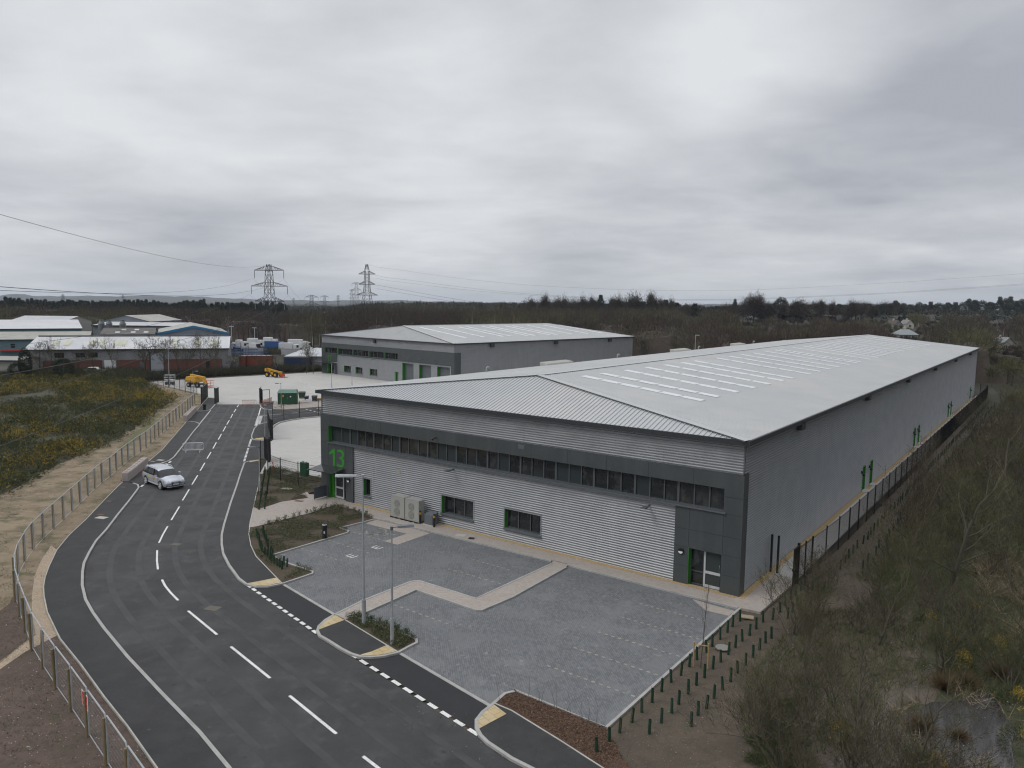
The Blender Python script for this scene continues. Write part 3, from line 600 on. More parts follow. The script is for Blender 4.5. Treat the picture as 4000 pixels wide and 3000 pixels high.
for i, d in enumerate(dash):
    mb = MB(); mb.ribbon(px(d), .13 if i < 5 else .12, .026, .034)
    o = mb.build('centre_line_dash', M['paint'])
    tag(o, 'white centre line dash, '+(names[i] if i < 9 else 'number %d beyond the silver car towards the gate' % (i-8)), 'road marking', 'white centre line dashes')
def dashes(a, b, n, w_, frac, label, mat='paint', name='give_way_line', group='broken give way lines', z=.038):
    A = np.array(G(*a)[:2]); B = np.array(G(*b)[:2]); t = thing(name, label, 'road marking', (A[0], A[1], 0), 0, group); D_ = B-A; d0 = None
    for i in range(n):
        q = D_*(i/(n-1+frac))
        if d0 is None: mb = MB(); mb.ribbon([(0, 0), D_*(frac/(n-1+frac))], w_, z-.008, z); d0 = mb.build('dash', M[mat], t)
        else: c = d0.copy(); COL.objects.link(c); c.location = (q[0], q[1], 0); setpar(c, t)
dashes((968, 2288), (1238, 2476), 13, .19, .66, 'broken white line across the upper car park entrance')
dashes((1369, 2556), (1868, 2874), 11, .19, .66, 'broken white line across the lower car park entrance')
dashes((551, 1903), (667, 1803), 9, .2, .6, 'broken white line passing under the silver car')
dashes((823, 1603), (781, 1655), 22, .2, .5, 'fine dotted white line by the far concrete barriers')
dashes((981, 1716), (954, 1803), 18, .22, .6, 'dotted white line across the yard entrance')
for k, (a, b) in enumerate((((1010, 1626), (998, 1663)), ((1014, 1626), (1002, 1661)), ((1022, 1627), (1013, 1656)))):
    dashes(a, b, 9, .3, .55, ['outer', 'middle', 'inner'][k]+' row of white triangles in the side road mouth')
marks('line_marking', 'short solid white line in the side road mouth', [(G(1018, 1594), G(1010, 1624), .15)])
marks('line_marking', 'white line across the side road before the gate', [(G(1012, 1625), G(1098, 1618), .12)])
marks('line_marking', 'white bay line on the side road beside the kiosk', [(G(1141, 1615), G(1220, 1607), .14)])
dashes((1194, 1599), (1262, 1616), 5, .2, .5, 'front broken line on the side road beside the kiosk'); dashes((1237, 1595), (1290, 1606), 5, .2, .5, 'rear broken line on the side road beside the kiosk')
def bay(v0, v1, u, n, label, mat='paint_y'):
    mb = MB()
    for i in range(n):
        t = v0+(v1-v0)*i/n; mb.ribbon([U(u, t), U(u, t+.22)], .1, .036, .046)
    tag(mb.build('bay_line', M[mat]), label, 'road marking', 'dashed parking bay lines')
def locuv(x, y):
    p = np.array(G(x, y)[:2])-C13; return float(p@D13), float(p@E13)
k = 0
pos = ['first from the walkway', 'second from the walkway', 'third from the walkway', 'fourth, nearest the bark bed']
for a, b in (((2500, 2360), (2757, 2429)), ((2425, 2412), (2733, 2500)), ((2335, 2471), (2655, 2567)), ((2242, 2532), (2570, 2640)), ((2138, 2603), (2480, 2724))):
    dashes(a, b, 12, .11, .45, 'dashed parking bay line on the lower right, '+(pos+['fifth, closest to the bark bed'])[k].replace('fourth, nearest the bark bed', 'fourth from the walkway'), 'paint_y', 'bay_line', 'dashed parking bay lines', .046); k += 1
for a, b, n, lb in (((1540, 2365), (1750, 2440), 9, 'dashed bay line right of the island lamp posts'), ((1178, 2145), (1335, 2195), 9, 'dashed bay line beside the bed corner, left'), ((1283, 2112), (1440, 2162), 9, 'dashed bay line between the two E bays'), ((1382, 2081), (1505, 2115), 7, 'dashed bay line left of the accessible bay'), ((1845, 2187), (1990, 2228), 8, 'dashed bay line in the upper car park, nearer the wall'), ((1750, 2224), (1955, 2283), 9, 'dashed bay line in the upper car park, nearer the zigzag path')):
    dashes(a, b, n, .10, .45, lb, 'paint_y', 'bay_line', 'dashed parking bay lines', .046)
def glyph(lines, at_, sx, sy, rot, w_, label, mat='paint'):
    mb = MB(); c, s = math.cos(rot), math.sin(rot)
    for ln in lines:
        pts = [(at_[0]+c*a*sx-s*b*sy, at_[1]+s*a*sx+c*b*sy) for a, b in ln]; mb.ribbon(pts, w_, .036, .047)
    tag(mb.build('painted_symbol', M[mat]), label, 'road marking')
EL = [[(0, 0), (0, 1)], [(0, 0), (1, 0)], [(0, .5), (.85, .5)], [(0, 1), (1, 1)]]
erot = -YAW+R(90)
glyph(EL, G(1476, 2147), .5, .62, erot, .07, 'white letter E painted on the bay nearer the wall'); glyph(EL, G(1376, 2181), .5, .62, erot, .07, 'white letter E painted on the bay nearer the bed')
circ = [(math.cos(t)*.75, math.sin(t)*.75) for t in np.linspace(R(-60), R(215), 14)]
glyph([circ, [(-.3, 1.7), (-.1, .7), (.6, .7), (.95, -.5), (1.3, -.4)], [(-.2, 1.2), (.4, 1.2)]], G(1470, 2078), 1., 1., erot+R(180), .12, 'pale wheelchair symbol painted in the accessible bay', 'paint_y')
for k, (a, b) in enumerate((((1180, 1800), (1262, 1779)), ((1210, 1835), (1262, 1815)), ((1225, 1848), (1262, 1838)))): marks('bay_line', 'white bay line on the yard behind the green cabinet, number %d' % (k+1), [(G(*a), G(*b), .1)], z=.046)
for k in range(7):
    a = (1180+k*8-60, 1477+k*6.2); marks('bay_line', 'faint white bay line on the far yard, number %d from the back' % (k+1), [(G(1130+k*14, 1470+k*7), G(1180+k*14, 1482+k*7), .1)], z=.042)
# covers
for i, (x, y, s1_, mt, lb) in enumerate(((825+0, 0, 0, 0, 0),)): pass
CV = [(397, 2023, .9, .55, 'flag', 'pale concrete access cover on the outer footway'), (393, 2011, .6, .3, 'rustc', 'rusty access cover beside the pale footway cover'), (425, 1959, .55, .3, 'rustc', 'rusty access cover in the middle of the outer footway'), (482, 1904, .5, .3, 'rustc', 'rusty access cover at the rounded footway end'), (627, 1798, .8, .45, 'flag', 'pale access cover beyond the silver car'), (597, 1803, .5, .25, 'stone', 'small sandy cover beyond the silver car'),
      (687, 2122, .7, .45, 'cover', 'worn metal cover in the road at the bend'), (831, 2371, .8, .6, 'cover', 'worn metal cover in the road below the bend'), (1800, 2092, .75, .55, 'flag', 'pale slab cover in the front walkway'), (1842, 2104, .45, .45, 'drain', 'black drain grate in the front walkway'), (2918, 2410, .7, .45, 'stone', 'sandy slab in the soil by the walkway corner'), (2823, 2530, .6, .6, 'cover2', 'round concrete cover among the tree guards'), (1168, 1958, .8, .4, 'rustc', 'brown cover by the bed corner'), (1120, 1852, .9, .6, 'cover2', 'grey round cover in the far bed'), (1120, 1909, 1., .5, 'flag', 'pale slab in the far bed')]
M['rustc'] = mk('rusty_cover', (.13, .06, .04), .8); M['cover'] = mk('worn_cover', (.10, .09, .07), .7); M['drain'] = M['blackp']; M['stone'] = mk('sandy_cover', (.30, .25, .17), .9); M['cover2'] = mk('grey_cover', (.2, .2, .18), .9)
for x, y, a, b, mt, lb in CV:
    p = G(x, y, .1); onb = (y < 2100 and x < 1300) or x > 1700 or x < 640; onb = onb and not (x in (687, 831))
    z = .13 if onb else .03
    mb = MB(); 
    if mt == 'cover2': mb.cyl((0, 0, -.05), (0, 0, 0), a*.6, n=20)
    else: mb.box(-a/2, -b/2, -.05, a/2, b/2, 0)
    tag(mb.build('access_cover', M[mt], loc=(p[0], p[1], z), rz=-YAW+R(20)), lb, 'access cover', 'covers and slabs set in the ground')
# ================================================================== corrugated walls, windows, the two units
def clad(mb, ax, fix, a0, a1, z0, z1, ops=(), sgn=-1, pitch=.165, dep=.052, mi=0):
    """horizontal ribs on the wall; ax 'u' (front, outward -v) or 'v' (side, outward -u or +u)"""
    prof = [(0., 0.), (.035, 0.), (.07, 1.), (.115, 1.), (pitch, 0.)]
    def seg(b0, b1, c0, c1):
        zs = [(c0, None)]; k = int(c0/pitch)-1; pts = []
        while k*pitch < c1+pitch:
            for (dz, h) in prof[:-1]: pts.append((k*pitch+dz, h))
            k += 1
        def hh(z):
            for (za, ha), (zb, hb) in zip(pts[:-1], pts[1:]):
                if za <= z <= zb: return ha+(hb-ha)*(z-za)/(zb-za)
            return 0
        L_ = [(c0, hh(c0))]+[q for q in pts if c0+1e-4 < q[0] < c1-1e-4]+[(c1, hh(c1))]
        vs = []
        for z, h in L_:
            o_ = fix+sgn*h*dep
            vs += [(b0, o_, z), (b1, o_, z)] if ax == 'u' else [(o_, b0, z), (o_, b1, z)]
        mb.add(vs, [(2*i, 2*i+1, 2*i+3, 2*i+2) for i in range(len(L_)-1)], mi)
    xs = sorted(set([a0, a1]+[q for o_ in ops for q in o_[:2] if a0 < q < a1]))
    for b0, b1 in zip(xs[:-1], xs[1:]):
        mid = (b0+b1)/2; hs = sorted((o_[2], o_[3]) for o_ in ops if o_[0] < mid < o_[1]); z = z0
        for h0, h1 in hs:
            if h0 > z: seg(b0, b1, z, min(h0, z1))
            z = max(z, h1)
        if z < z1-1e-3: seg(b0, b1, z, z1)
def flatwall(mb, fix, a0, a1, z0, z1, ops, mi=0):
    xs = sorted(set([a0, a1]+[q for o_ in ops for q in o_[:2] if a0 < q < a1]))
    for b0, b1 in zip(xs[:-1], xs[1:]):
        mid = (b0+b1)/2; hs = sorted((o_[2], o_[3]) for o_ in ops if o_[0] < mid < o_[1]); z = z0
        for h0, h1 in hs:
            if h0 > z: mb.quad((b0, fix, z), (b1, fix, z), (b1, fix, h0), (b0, fix, h0), mi)
            z = max(z, h1)
        if z < z1-1e-3: mb.quad((b0, fix, z), (b1, fix, z), (b1, fix, z1), (b0, fix, z1), mi)
def reveal(mb, u0, u1, z0, z1, v0, v1, mi=0, sides='tbr'):
    if 't' in sides: mb.quad((u0, v0, z1), (u1, v0, z1), (u1, v1, z1), (u0, v1, z1), mi)
    if 'b' in sides: mb.quad((u0, v0, z0), (u1, v0, z0), (u1, v1, z0), (u0, v1, z0), mi)
    if 'r' in sides: mb.quad((u0, v0, z0), (u0, v1, z0), (u0, v1, z1), (u0, v0, z1), mi)
    if 'l' in sides: mb.quad((u1, v0, z0), (u1, v1, z0), (u1, v1, z1), (u1, v0, z1), mi)
def window(par, u0, u1, z0, z1, mull, vout=0., vin=.3, sill=True, opq=(), label=None, trim=True):
    """window part (glass) with frame, sill and green reveal as its pieces"""
    g = MB(True); ed = [u0]+list(mull)+[u1]
    for i, (a, b) in enumerate(zip(ed[:-1], ed[1:])):
        t1, t2 = random.uniform(-.012, .012), random.uniform(-.012, .012); g.quad((a, vin+t1, z0), (b, vin-t1, z0), (b, vin-t1+t2, z1), (a, vin+t1+t2, z1), 1 if i in opq else 0)
    w_ = g.build('window', [M['glass'], M['glass2']], par)
    if label: w_['label'] = label
    f = MB(True); t = .035
    f.box(u0, vin-.07, z0, u1, vin-.005, z0+.06); f.box(u0, vin-.07, z1-.06, u1, vin-.005, z1)
    for i, m_ in enumerate([u0+.03]+list(mull)+[u1-.03]):
        tt = .075 if (i % 3 == 0) else .04
        f.box(m_-tt, vin-.072, z0+.06, m_+tt, vin-.004, z1-.06)
    reveal(f, u0, u1, z0, z1, vout, vin, 0, 'tbr'); f.build('frame', M['frame'], w_)
    if sill: MB(True).box(u0-.08, vout-.13, z0-.12, u1+.08, vout+.05, z0-.01).build('sill', M['trim'], w_)
    if trim:
        q = MB(True); q.box(u0-.09, vout-.05, z1, u1+.09, vout+.02, z1+.09); q.box(u0-.09, vout-.05, z0, u0-.002, vout+.02, z1); q.box(u1+.002, vout-.05, z0, u1+.09, vout+.02, z1)
        q.build('trim', M['silver'], w_)
    MB(True).quad((u1-.004, vout-.05, z0), (u1-.004, vin, z0), (u1-.004, vin, z1), (u1-.004, vout-.05, z1)).build('green_reveal', M['green_rev'], w_)
    return w_
def ribroof(par, W, L, ez, rz_, s, lights, ov=.3):
    ta = (rz_-ez)/(W/2); tf = (rz_-ez)/s
    rb = MB(True)
    o = ov; zo = ez-o*ta; zf = ez-o*tf
    A, B_, C_, D_ = (-o, -o, ez-.06), (W+o, -o, ez-.06), (W+o, L+o, ez-.06), (-o, L+o, ez-.06)
    P1, P2 = (W/2, s, rz_), (W/2, L-s, rz_)
    rb.add([A, B_, C_, D_, P1, P2], [(0, 1, 4), (1, 2, 5, 4), (2, 3, 5), (3, 0, 4, 5)])
    p = .333; h = .04; wd = .05
    def zR(u): return ez-.06+(u+o)*(rz_-ez+.06)/(W/2+o)
    def zF(v): return ez-.06+(v+o)*(rz_-ez+.06)/(s+o)
    def rib(a, b, side, hh=h, w2=wd):
        # a,b endpoints on plane; side = unit vector across
        sx, sy = side
        vs = [(a[0]-sx*w2, a[1]-sy*w2, a[2]), (a[0]-sx*w2*.5, a[1]-sy*w2*.5, a[2]+hh), (a[0]+sx*w2*.5, a[1]+sy*w2*.5, a[2]+hh), (a[0]+sx*w2, a[1]+sy*w2, a[2])]
        vs += [(b[0]-sx*w2, b[1]-sy*w2, b[2]), (b[0]-sx*w2*.5, b[1]-sy*w2*.5, b[2]+hh), (b[0]+sx*w2*.5, b[1]+sy*w2*.5, b[2]+hh), (b[0]+sx*w2, b[1]+sy*w2, b[2])]
        rb.add(vs, [(0, 1, 5, 4), (1, 2, 6, 5), (2, 3, 7, 6), (0, 3, 2, 1)])
    v = 0.
    while v < L:
        um = (W/2+o)*min(1, (v+o)/(s+o), (L-v+o)/(s+o))-o
        if um > 0:
            rib((-o, v, zR(-o)), (um, v, zR(um)), (0, 1)); rib((W+o, v, zR(-o)), (W-um, v, zR(um)), (0, 1))
        v += p
    u = .1
    while u < W:
        vm = (s+o)*min(u+o, W-u+o)/(W/2+o)-o
        if vm > -.2: rib((u, -o, zF(-o)), (u, vm, zF(vm)), (1, 0), .06, .05)
        u += p
    r_ = rb.build('roof', M['roof'], par, fix=False)
    # ridge and hip caps; dark strips paint the shadow of the gaps under them
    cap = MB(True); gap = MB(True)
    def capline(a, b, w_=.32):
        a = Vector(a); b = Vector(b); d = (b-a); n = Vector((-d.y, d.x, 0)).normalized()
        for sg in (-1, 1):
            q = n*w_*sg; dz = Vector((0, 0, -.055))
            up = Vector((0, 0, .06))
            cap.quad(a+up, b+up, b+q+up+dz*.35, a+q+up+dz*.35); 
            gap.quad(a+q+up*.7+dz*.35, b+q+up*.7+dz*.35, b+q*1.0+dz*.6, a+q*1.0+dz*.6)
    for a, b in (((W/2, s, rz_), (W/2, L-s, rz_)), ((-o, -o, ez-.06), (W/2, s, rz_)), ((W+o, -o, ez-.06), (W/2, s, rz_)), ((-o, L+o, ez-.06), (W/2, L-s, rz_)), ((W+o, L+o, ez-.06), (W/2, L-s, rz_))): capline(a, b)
    cap.build('ridge_cap', M['roof'], r_, fix=False); gap.build('ridge_gap_shade', M['roofgap_shade'], r_, fix=False)
    for (v, ua, ub, n) in lights:
        l = MB(True); q = MB(True); n_ = n; st = (ub-ua)/n_
        for i in range(n_):
            a = ua+st*i+.05; b = ua+st*(i+1)-.05
            l.add([(a, v-.47, zR(a)+.05), (b, v-.47, zR(b)+.05), (b, v+.47, zR(b)+.05), (a, v+.47, zR(a)+.05)], [(0, 1, 2, 3)])
            for k in range(4):
                vv = v-.4+.27*k; q.box(a-.09, vv-.02, zR(a)+.045, a-.03, vv+.03, zR(a)+.075)
        k_ = l.build('rooflight', M['rooflight'], r_, fix=False); 
    # eaves gutter fascia
    f = MB(True)
    for (x0, y0, x1, y1) in ((-o-.12, -o-.12, W+o+.12, -o+.02), (-o-.12, L+o-.02, W+o+.12, L+o+.12), (-o-.12, -o+.02, -o+.02, L+o-.02), (W+o-.02, -o+.02, W+o+.12, L+o-.02)): f.box(x0, y0, ez-.34, x1, y1, ez-.045)
    f.add([(-o, -o, ez-.33), (W+o, -o, ez-.33), (W+o, L+o, ez-.33), (-o, L+o, ez-.33)], [(0, 1, 2, 3)])
    f.build('gutter', M['gutter'], par)
    return r_
def numerals(par, txt, u0, u1, z0, z1, v, mat):
    cu = bpy.data.curves.new('numerals', 'FONT'); cu.body = txt; cu.size = 1; cu.extrude = .02
    ob = bpy.data.objects.new('tmp', cu); COL.objects.link(ob); dg = bpy.context.evaluated_depsgraph_get()
    me = bpy.data.meshes.new_from_object(ob.evaluated_get(dg)); bpy.data.objects.remove(ob)
    co_ = np.array([q.co[:] for q in me.vertices]); lo, hi = co_.min(0), co_.max(0)
    for q in me.vertices:
        x = (q.co.x-lo[0])/(hi[0]-lo[0]); y = (q.co.y-lo[1])/(hi[1]-lo[1])
        q.co = (-(u0+(u1-u0)*x), v-.01-q.co.z*.5, z0+(z1-z0)*y)
    me.materials.append(mat); o = bpy.data.objects.new('door_number', me); COL.objects.link(o); setpar(o, par); return o
def digit1(par, u0, u1, z0, z1, v, mat):
    w_ = abs(u0-u1); s = .26*w_*1.0; h = z1-z0; b = MB(True)
    P2 = [(u1, z0), (u1+.30*w_, z0), (u1+.30*w_, z0+h*.74), (u0-.02, z0+h*.60), (u0-.02, z0+h*.74), (u1+.24*w_, z1), (u1, z1)]
    b.add([(a, v-.02, z) for a, z in P2]+[(a, v-.003, z) for a, z in P2], [tuple(range(7)), tuple(range(13, 6, -1))]+[(i, (i+1) % 7, 7+(i+1) % 7, 7+i) for i in range(7)])
    return b.build('door_number', mat, par)
def walllight(par, u, z, v=0.):
    q = MB(True); q.box(u-.04, v-.55, z-.03, u+.04, v, z+.03); q.box(u-.16, v-.95, z-.05, u+.16, v-.45, z+.03)
    return q.build('wall_floodlight', M['trim'], par)
def bulkhead(par, u, z, v=0., mat='black'):
    q = MB(True); q.cyl((u, v, z), (u, v-.1, z), .19, n=16, mi=0); 
    b = q.build('bulkhead_light', M[mat], par)
    k = MB(True); pts = [(u+.15*math.cos(t), v-.115, z+.15*math.sin(t)) for t in np.linspace(math.pi, 2*math.pi, 9)]
    k.add(pts, [tuple(range(9))]); k.build('diffuser', M['white'], b)
def camera_(par, u, z, v=0.):
    q = MB(True); q.cyl((u, v, z), (u, v-.3, z), .04, n=8); q.cyl((u, v-.3, z+.02), (u+.12, v-.42, z-.1), .09, .1, 10)
    q.build('security_camera', M['black'], par)

# ------------------------------------------------------------------ the large unit
W, L = 37.38, 131.5
u13 = thing('warehouse_unit', 'large silver corrugated warehouse with green number 13 and a long white hipped roof', 'warehouse', U(0, 0, 0), -YAW, 'silver clad warehouse units')
strip = (1.05, 36.4, 5.05, 6.46)
wins = [(31.34, 32.2, .98, 2.43), (20.26, 23.4, 1.0, 2.42), (14.17, 17.32, 1.0, 2.42)]
wl = MB(True)
clad(wl, 'u', 0., 0., W, 7.4, 9.3)
clad(wl, 'u', 0., 4.0, 33.5, .12, 5.0, wins)
doors = [(32.25, 33.2), (35.5, 36.45), (60.45, 61.4), (63.6, 64.55), (92.0, 92.95), (95.2, 96.1), (123.6, 124.5)]
clad(wl, 'v', 0., 0., L, .12, 9.3, [(a, b, 0., 2.42) for a, b in doors], -1, dep=.085)
clad(wl, 'v', W, 0., L, .12, 9.3, sgn=1); clad(wl, 'u', L, 0., W, .12, 9.3, sgn=1)
wl.build('wall', M['silver'], u13, fix=False)
for q in ((-.06, -.06, 7.45, .02, .02, 9.3), (-.06, L-.03, .1, .03, L+.06, 9.3), (W-.03, -.06, 7.45, W+.06, .03, 9.3)): cn = MB(True); cn.box(*q); cn.build('corner_trim', M['trim'], u13)
# dark portal: frame of flat panels standing proud of the ribs
pv = -.14
pt = MB(True)
flatwall(pt, pv, 33.38, W+.1, .06, 7.42, [strip, (34.3, 36.4, 0., 2.46)]); flatwall(pt, pv, 4.1, 33.38, 4.96, 7.42, [strip])
flatwall(pt, pv, -.1, 4.1, .06, 7.42, [strip, (1.08, 3.14, 0., 2.45)])
pt.quad((4.1, pv, .06), (4.1, 0.05, .06), (4.1, 0.05, 4.96), (4.1, pv, 4.96)); pt.quad((33.38, pv, .06), (33.38, .05, .06), (33.38, .05, 4.96), (33.38, pv, 4.96))
pt.quad((4.1, pv, 4.96), (33.38, pv, 4.96), (33.38, .05, 4.96), (4.1, .05, 4.96)); pt.quad((-.1, pv, 7.42), (W+.1, pv, 7.42), (W+.1, .05, 7.42), (-.1, .05, 7.42))
pt.quad((-.1, pv, .06), (-.1, .68, .06), (-.1, .68, 7.42), (-.1, pv, 7.42)); pt.quad((W+.1, pv, .06), (W+.1, .68, .06), (W+.1, .68, 7.42), (W+.1, pv, 7.42))
pt.quad((-.1, .68, .06), (.02, .68, .06), (.02, .68, 7.42), (-.1, .68, 7.42)); pt.quad((-.1, pv, 7.42), (-.1, .68, 7.42), (.02, .68, 7.42), (.02, pv, 7.42))
pt.quad((W+.1, .68, .06), (W-.02, .68, .06), (W-.02, .68, 7.42), (W+.1, .68, 7.42))
po = pt.build('portal_cladding', M['dark'], u13, fix=False)
js = MB(True)
for z in (2.46, 3.6, 4.97, 6.0):
    for a, b in ((-.1, 4.1), (33.38, W+.1)):
        if z == 2.46: js.box(a, pv-.006, z-.008, 1.0 if a < 0 else 34.2, pv+.01, z+.008); js.box(3.2 if a < 0 else 36.5, pv-.006, z-.008, b, pv+.01, z+.008)
        elif z == 6.0: js.box(-.1, pv-.006, z-.008, 1., pv+.01, z+.008); js.box(36.5, pv-.006, z-.008, W+.1, pv+.01, z+.008)
        else: js.box(a, pv-.006, z-.008, b, pv+.01, z+.008)
for z in (1.25,):
    js.box(-.1, pv-.006, z-.008, 1.0, pv+.01, z+.008); js.box(3.2, pv-.006, z-.008, 4.1, pv+.01, z+.008)
for u in (1.03, 3.17, 34.25, 36.45): js.box(u-.008, pv-.006, 2.5, u+.008, pv+.01, 4.97)
for u in np.arange(3, 36, 3.0): js.box(u-.007, pv-.005, 6.5, u+.007, pv+.01, 7.4)
js.build('panel_joint', M['darkseam'], po)
# strip window in bays
mu = [2.05, 3.03, 4.07, 5.01, 6.0, 7.05, 8.05, 9.03, 10.08, 11.05, 12.02, 13.1, 14.1, 15.1, 16.1, 17.1, 18.1, 19.1, 20.1, 21.1, 22.1, 23.1, 24.05, 25.05, 26.05, 27.1, 28.1, 29.05, 30.02, 31.1, 32.05, 33.03, 34.0, 35.04]
sw = window(u13, strip[0], strip[1], strip[2], strip[3], mu, pv, .22, False, opq=(5, 10, 11, 16, 21, 22, 27, 32, 33, 34), label='long dark ribbon window of many panes with bright green left end', trim=False)
lt = MB(True)
for a, b in ((2.6, 3.8), (5.2, 6.6), (8.2, 11.4), (12.2, 16.4), (18.5, 20.)):   # lit fittings seen inside: plain pale strips behind the glass line are left as thin white blinds
    pass
MB(True).box(.9, pv-.12, 4.97, 36.5, pv+.02, 5.045).build('sill', M['trim'], sw)
labs = ['narrow window with green reveal beside the entrance', 'three pane window with green reveal, left of the pair', 'three pane window with green reveal, right of the pair']
for (a, b, z0, z1), lb in zip(wins, labs):
    window(u13, a, b, z0, z1, [] if b-a < 1 else [a+(b-a)/3, a+(b-a)*2/3], 0., .3, True, label=lb)
# entrance doors
def entrance(par, d0, d1, s0, s1, zt, green_u, label):
    vin = .28
    dr = MB(True); f = .1
    dr.box(d0, vin-.1, .12, d0+f, vin-.02, zt); dr.box(d1-f, vin-.1, .12, d1, vin-.02, zt); dr.box(d0+f, vin-.1, zt-f, d1-f, vin-.02, zt); dr.box(d0+f, vin-.1, .12, d1-f, vin-.02, .12+f*1.6); dr.box(d0+f, vin-.1, .98, d1-f, vin-.02, 1.14)
    o = dr.build('door', M['alu'], par); o['label'] = label
    g = MB(True); g.quad((d0, vin-.05, .12), (d1, vin-.05, .12), (d1, vin-.05, zt), (d0, vin-.05, zt)); g.build('door_glass', M['glassdoor'], o)
    h = MB(True); h.tube([(d0+.16, vin-.12, 1.2), (d0+.16, vin-.17, 1.25), (d0+.16, vin-.17, 1.6), (d0+.16, vin-.12, 1.65)], .016); h.build('handle', M['galv'], o)
    s = MB(True); s.quad((s0, vin, .12), (s1, vin, .12), (s1, vin, zt), (s0, vin, zt)); sg = s.build('side_light', M['glass'], par)
    fr = MB(True); fr.box(s0, vin-.08, .12, s0+.05, vin-.01, zt); fr.box(s1-.05, vin-.08, .12, s1, vin-.01, zt); fr.box(s0, vin-.08, .95, s1, vin-.01, 1.0); fr.box(s0, vin-.08, .12, s1, vin-.01, .2); reveal(fr, min(d0, s0), max(d1, s1), .12, zt, pv, vin, 0, 'tr'); fr.build('frame', M['frame'], sg)
    MB(True).box(green_u-.3 if False else green_u-.012, pv-.02, .1, green_u+.004, vin, zt).build('green_reveal', M['green_rev'], par)
entrance(u13, 1.1, 2.26, 2.26, 3.13, 2.44, 3.13, 'silver framed glazed door at the right end of the front')
entrance(u13, 34.9, 36.03, 34.32, 34.9, 2.44, 36.4, 'silver framed glazed entrance door under the canopy')
gq = MB(True); gq.quad((36.03, .1, .12), (36.4, .1, .12), (36.4, .1, 2.46), (36.03, .1, 2.46)); gq.build('green_panel', M['green_rev'], u13)
st = MB(True); 
for z in (1.12, 1.3, 1.5): st.quad((34.36, .27, z), (34.8, .27, z+.03), (34.8, .27, z+.15), (34.36, .27, z+.12))
st.build('warning_sticker', M['orange'], u13)
cy = MB(True); cy.add([(34.4, pv, 2.95), (37.4, pv, 2.95), (37.5, pv-1.35, 2.72), (34.4, pv-1.35, 2.72)], [(0, 1, 2, 3)])
cy.box(34.4, pv-1.4, 2.66, 37.5, pv-1.3, 2.74); cy.bar((34.6, pv, 2.6), (34.6, pv-1.3, 2.7), .05); cy.bar((37.3, pv, 2.6), (37.3, pv-1.3, 2.7), .05); cy.cyl((37.9, pv-1.2, 2.58), (37.4, pv-1.0, 2.62), .06)
gl = mk('smoked_canopy_glass', (.03, .035, .035), .15); cy.build('canopy', gl, u13)
sc_ = MB(True); sc_.box(36.72, -1.55, .2, 36.77, -.2, 1.2); sc_.bar((36.745, -1.55, .1), (36.745, -1.55, 1.3), .035); sc_.bar((36.745, -.25, .1), (36.745, -.25, 1.3), .035)
sc_.build('door_guard_screen', mk('steel_screen', (.12, .14, .17), .4, metal=.5), u13)
digit1(u13, 36.4, 35.62, 3.0, 4.5, pv, M['green_num']); numerals(u13, '3', 35.34, 34.42, 2.98, 4.52, pv, M['green_num'])
bulkhead(u13, 3.62, 2.16, pv); bulkhead(u13, 33.9, 2.0, pv)
walllight(u13, 22.2, 4.62); walllight(u13, 5.9, 4.62); camera_(u13, 23.87, 6.86, pv)
MB(True).box(15.55, pv-.02, 6.98, 16.1, pv+.01, 7.3).build('vent_grille', M['trim'], u13)
MB(True).box(31., pv-.02, 6.98, 31.1, pv+.01, 7.2).build('vent_grille', M['trim'], u13)
vg = MB(True); vg.box(27.9, -.06, 3.35, 28.35, -.02, 3.8); vg.build('wall_vent', M['ac'], u13)
# side doors
for i, (a, b) in enumerate(doors):
    d = MB(True); d.quad((.28, a, .25), (.28, b, .25), (.28, b, 2.4), (.28, a, 2.4)); o = d.build('door', M['dark'], u13)
    q = MB(True); q.box(-.1, b-.02, .15, .28, b+.03, 2.42); q.box(-.1, a-.03, .15, .0, a+.02, 2.42); q.box(-.1, a-.03, 2.4, .28, b+.03, 2.47); q.build('green_frame', M['green_rev'], o)
    k = MB(True); k.box(-.2, a-.75, 1.95, -.03, a-.5, 2.15); k.cyl((-.2, a-.62, 1.9), (-.34, a-.62, 1.75), .12, n=10); k.build('bulkhead_light', M['black'], u13)
    s = MB(True); s.box(-.75, a-.35, .1, -.05, b+.2, .19); s.build('door_step', M['concrete'], u13)
for v in (10.45, 31.7, 52.9, 73.9, 96.0, 117.1):
    h = MB(True); h.box(-.42, v-.45, 8.78, -.04, v+.45, 9.32); h.build('rainwater_hopper', M['gutter'], u13)
rl = [9.55, 12.6, 16.8, 20.85, 24.85, 28.8, 31.9, 37.9, 41.9, 45.9, 49.9, 54.6, 58.5, 60.6, 66.6, 71.7, 74.9, 78.0, 81.0, 84.2, 87.3, 91.7, 97.9, 102.5, 106.5, 112.8, 118.5]
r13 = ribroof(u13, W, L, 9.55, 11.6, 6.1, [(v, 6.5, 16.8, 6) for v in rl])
ls = MB(True)
for v in np.arange(9, 122, 4.): ls.box(W-16.5, v-.45, 9.7, W-16.45, v+.45, 9.7)
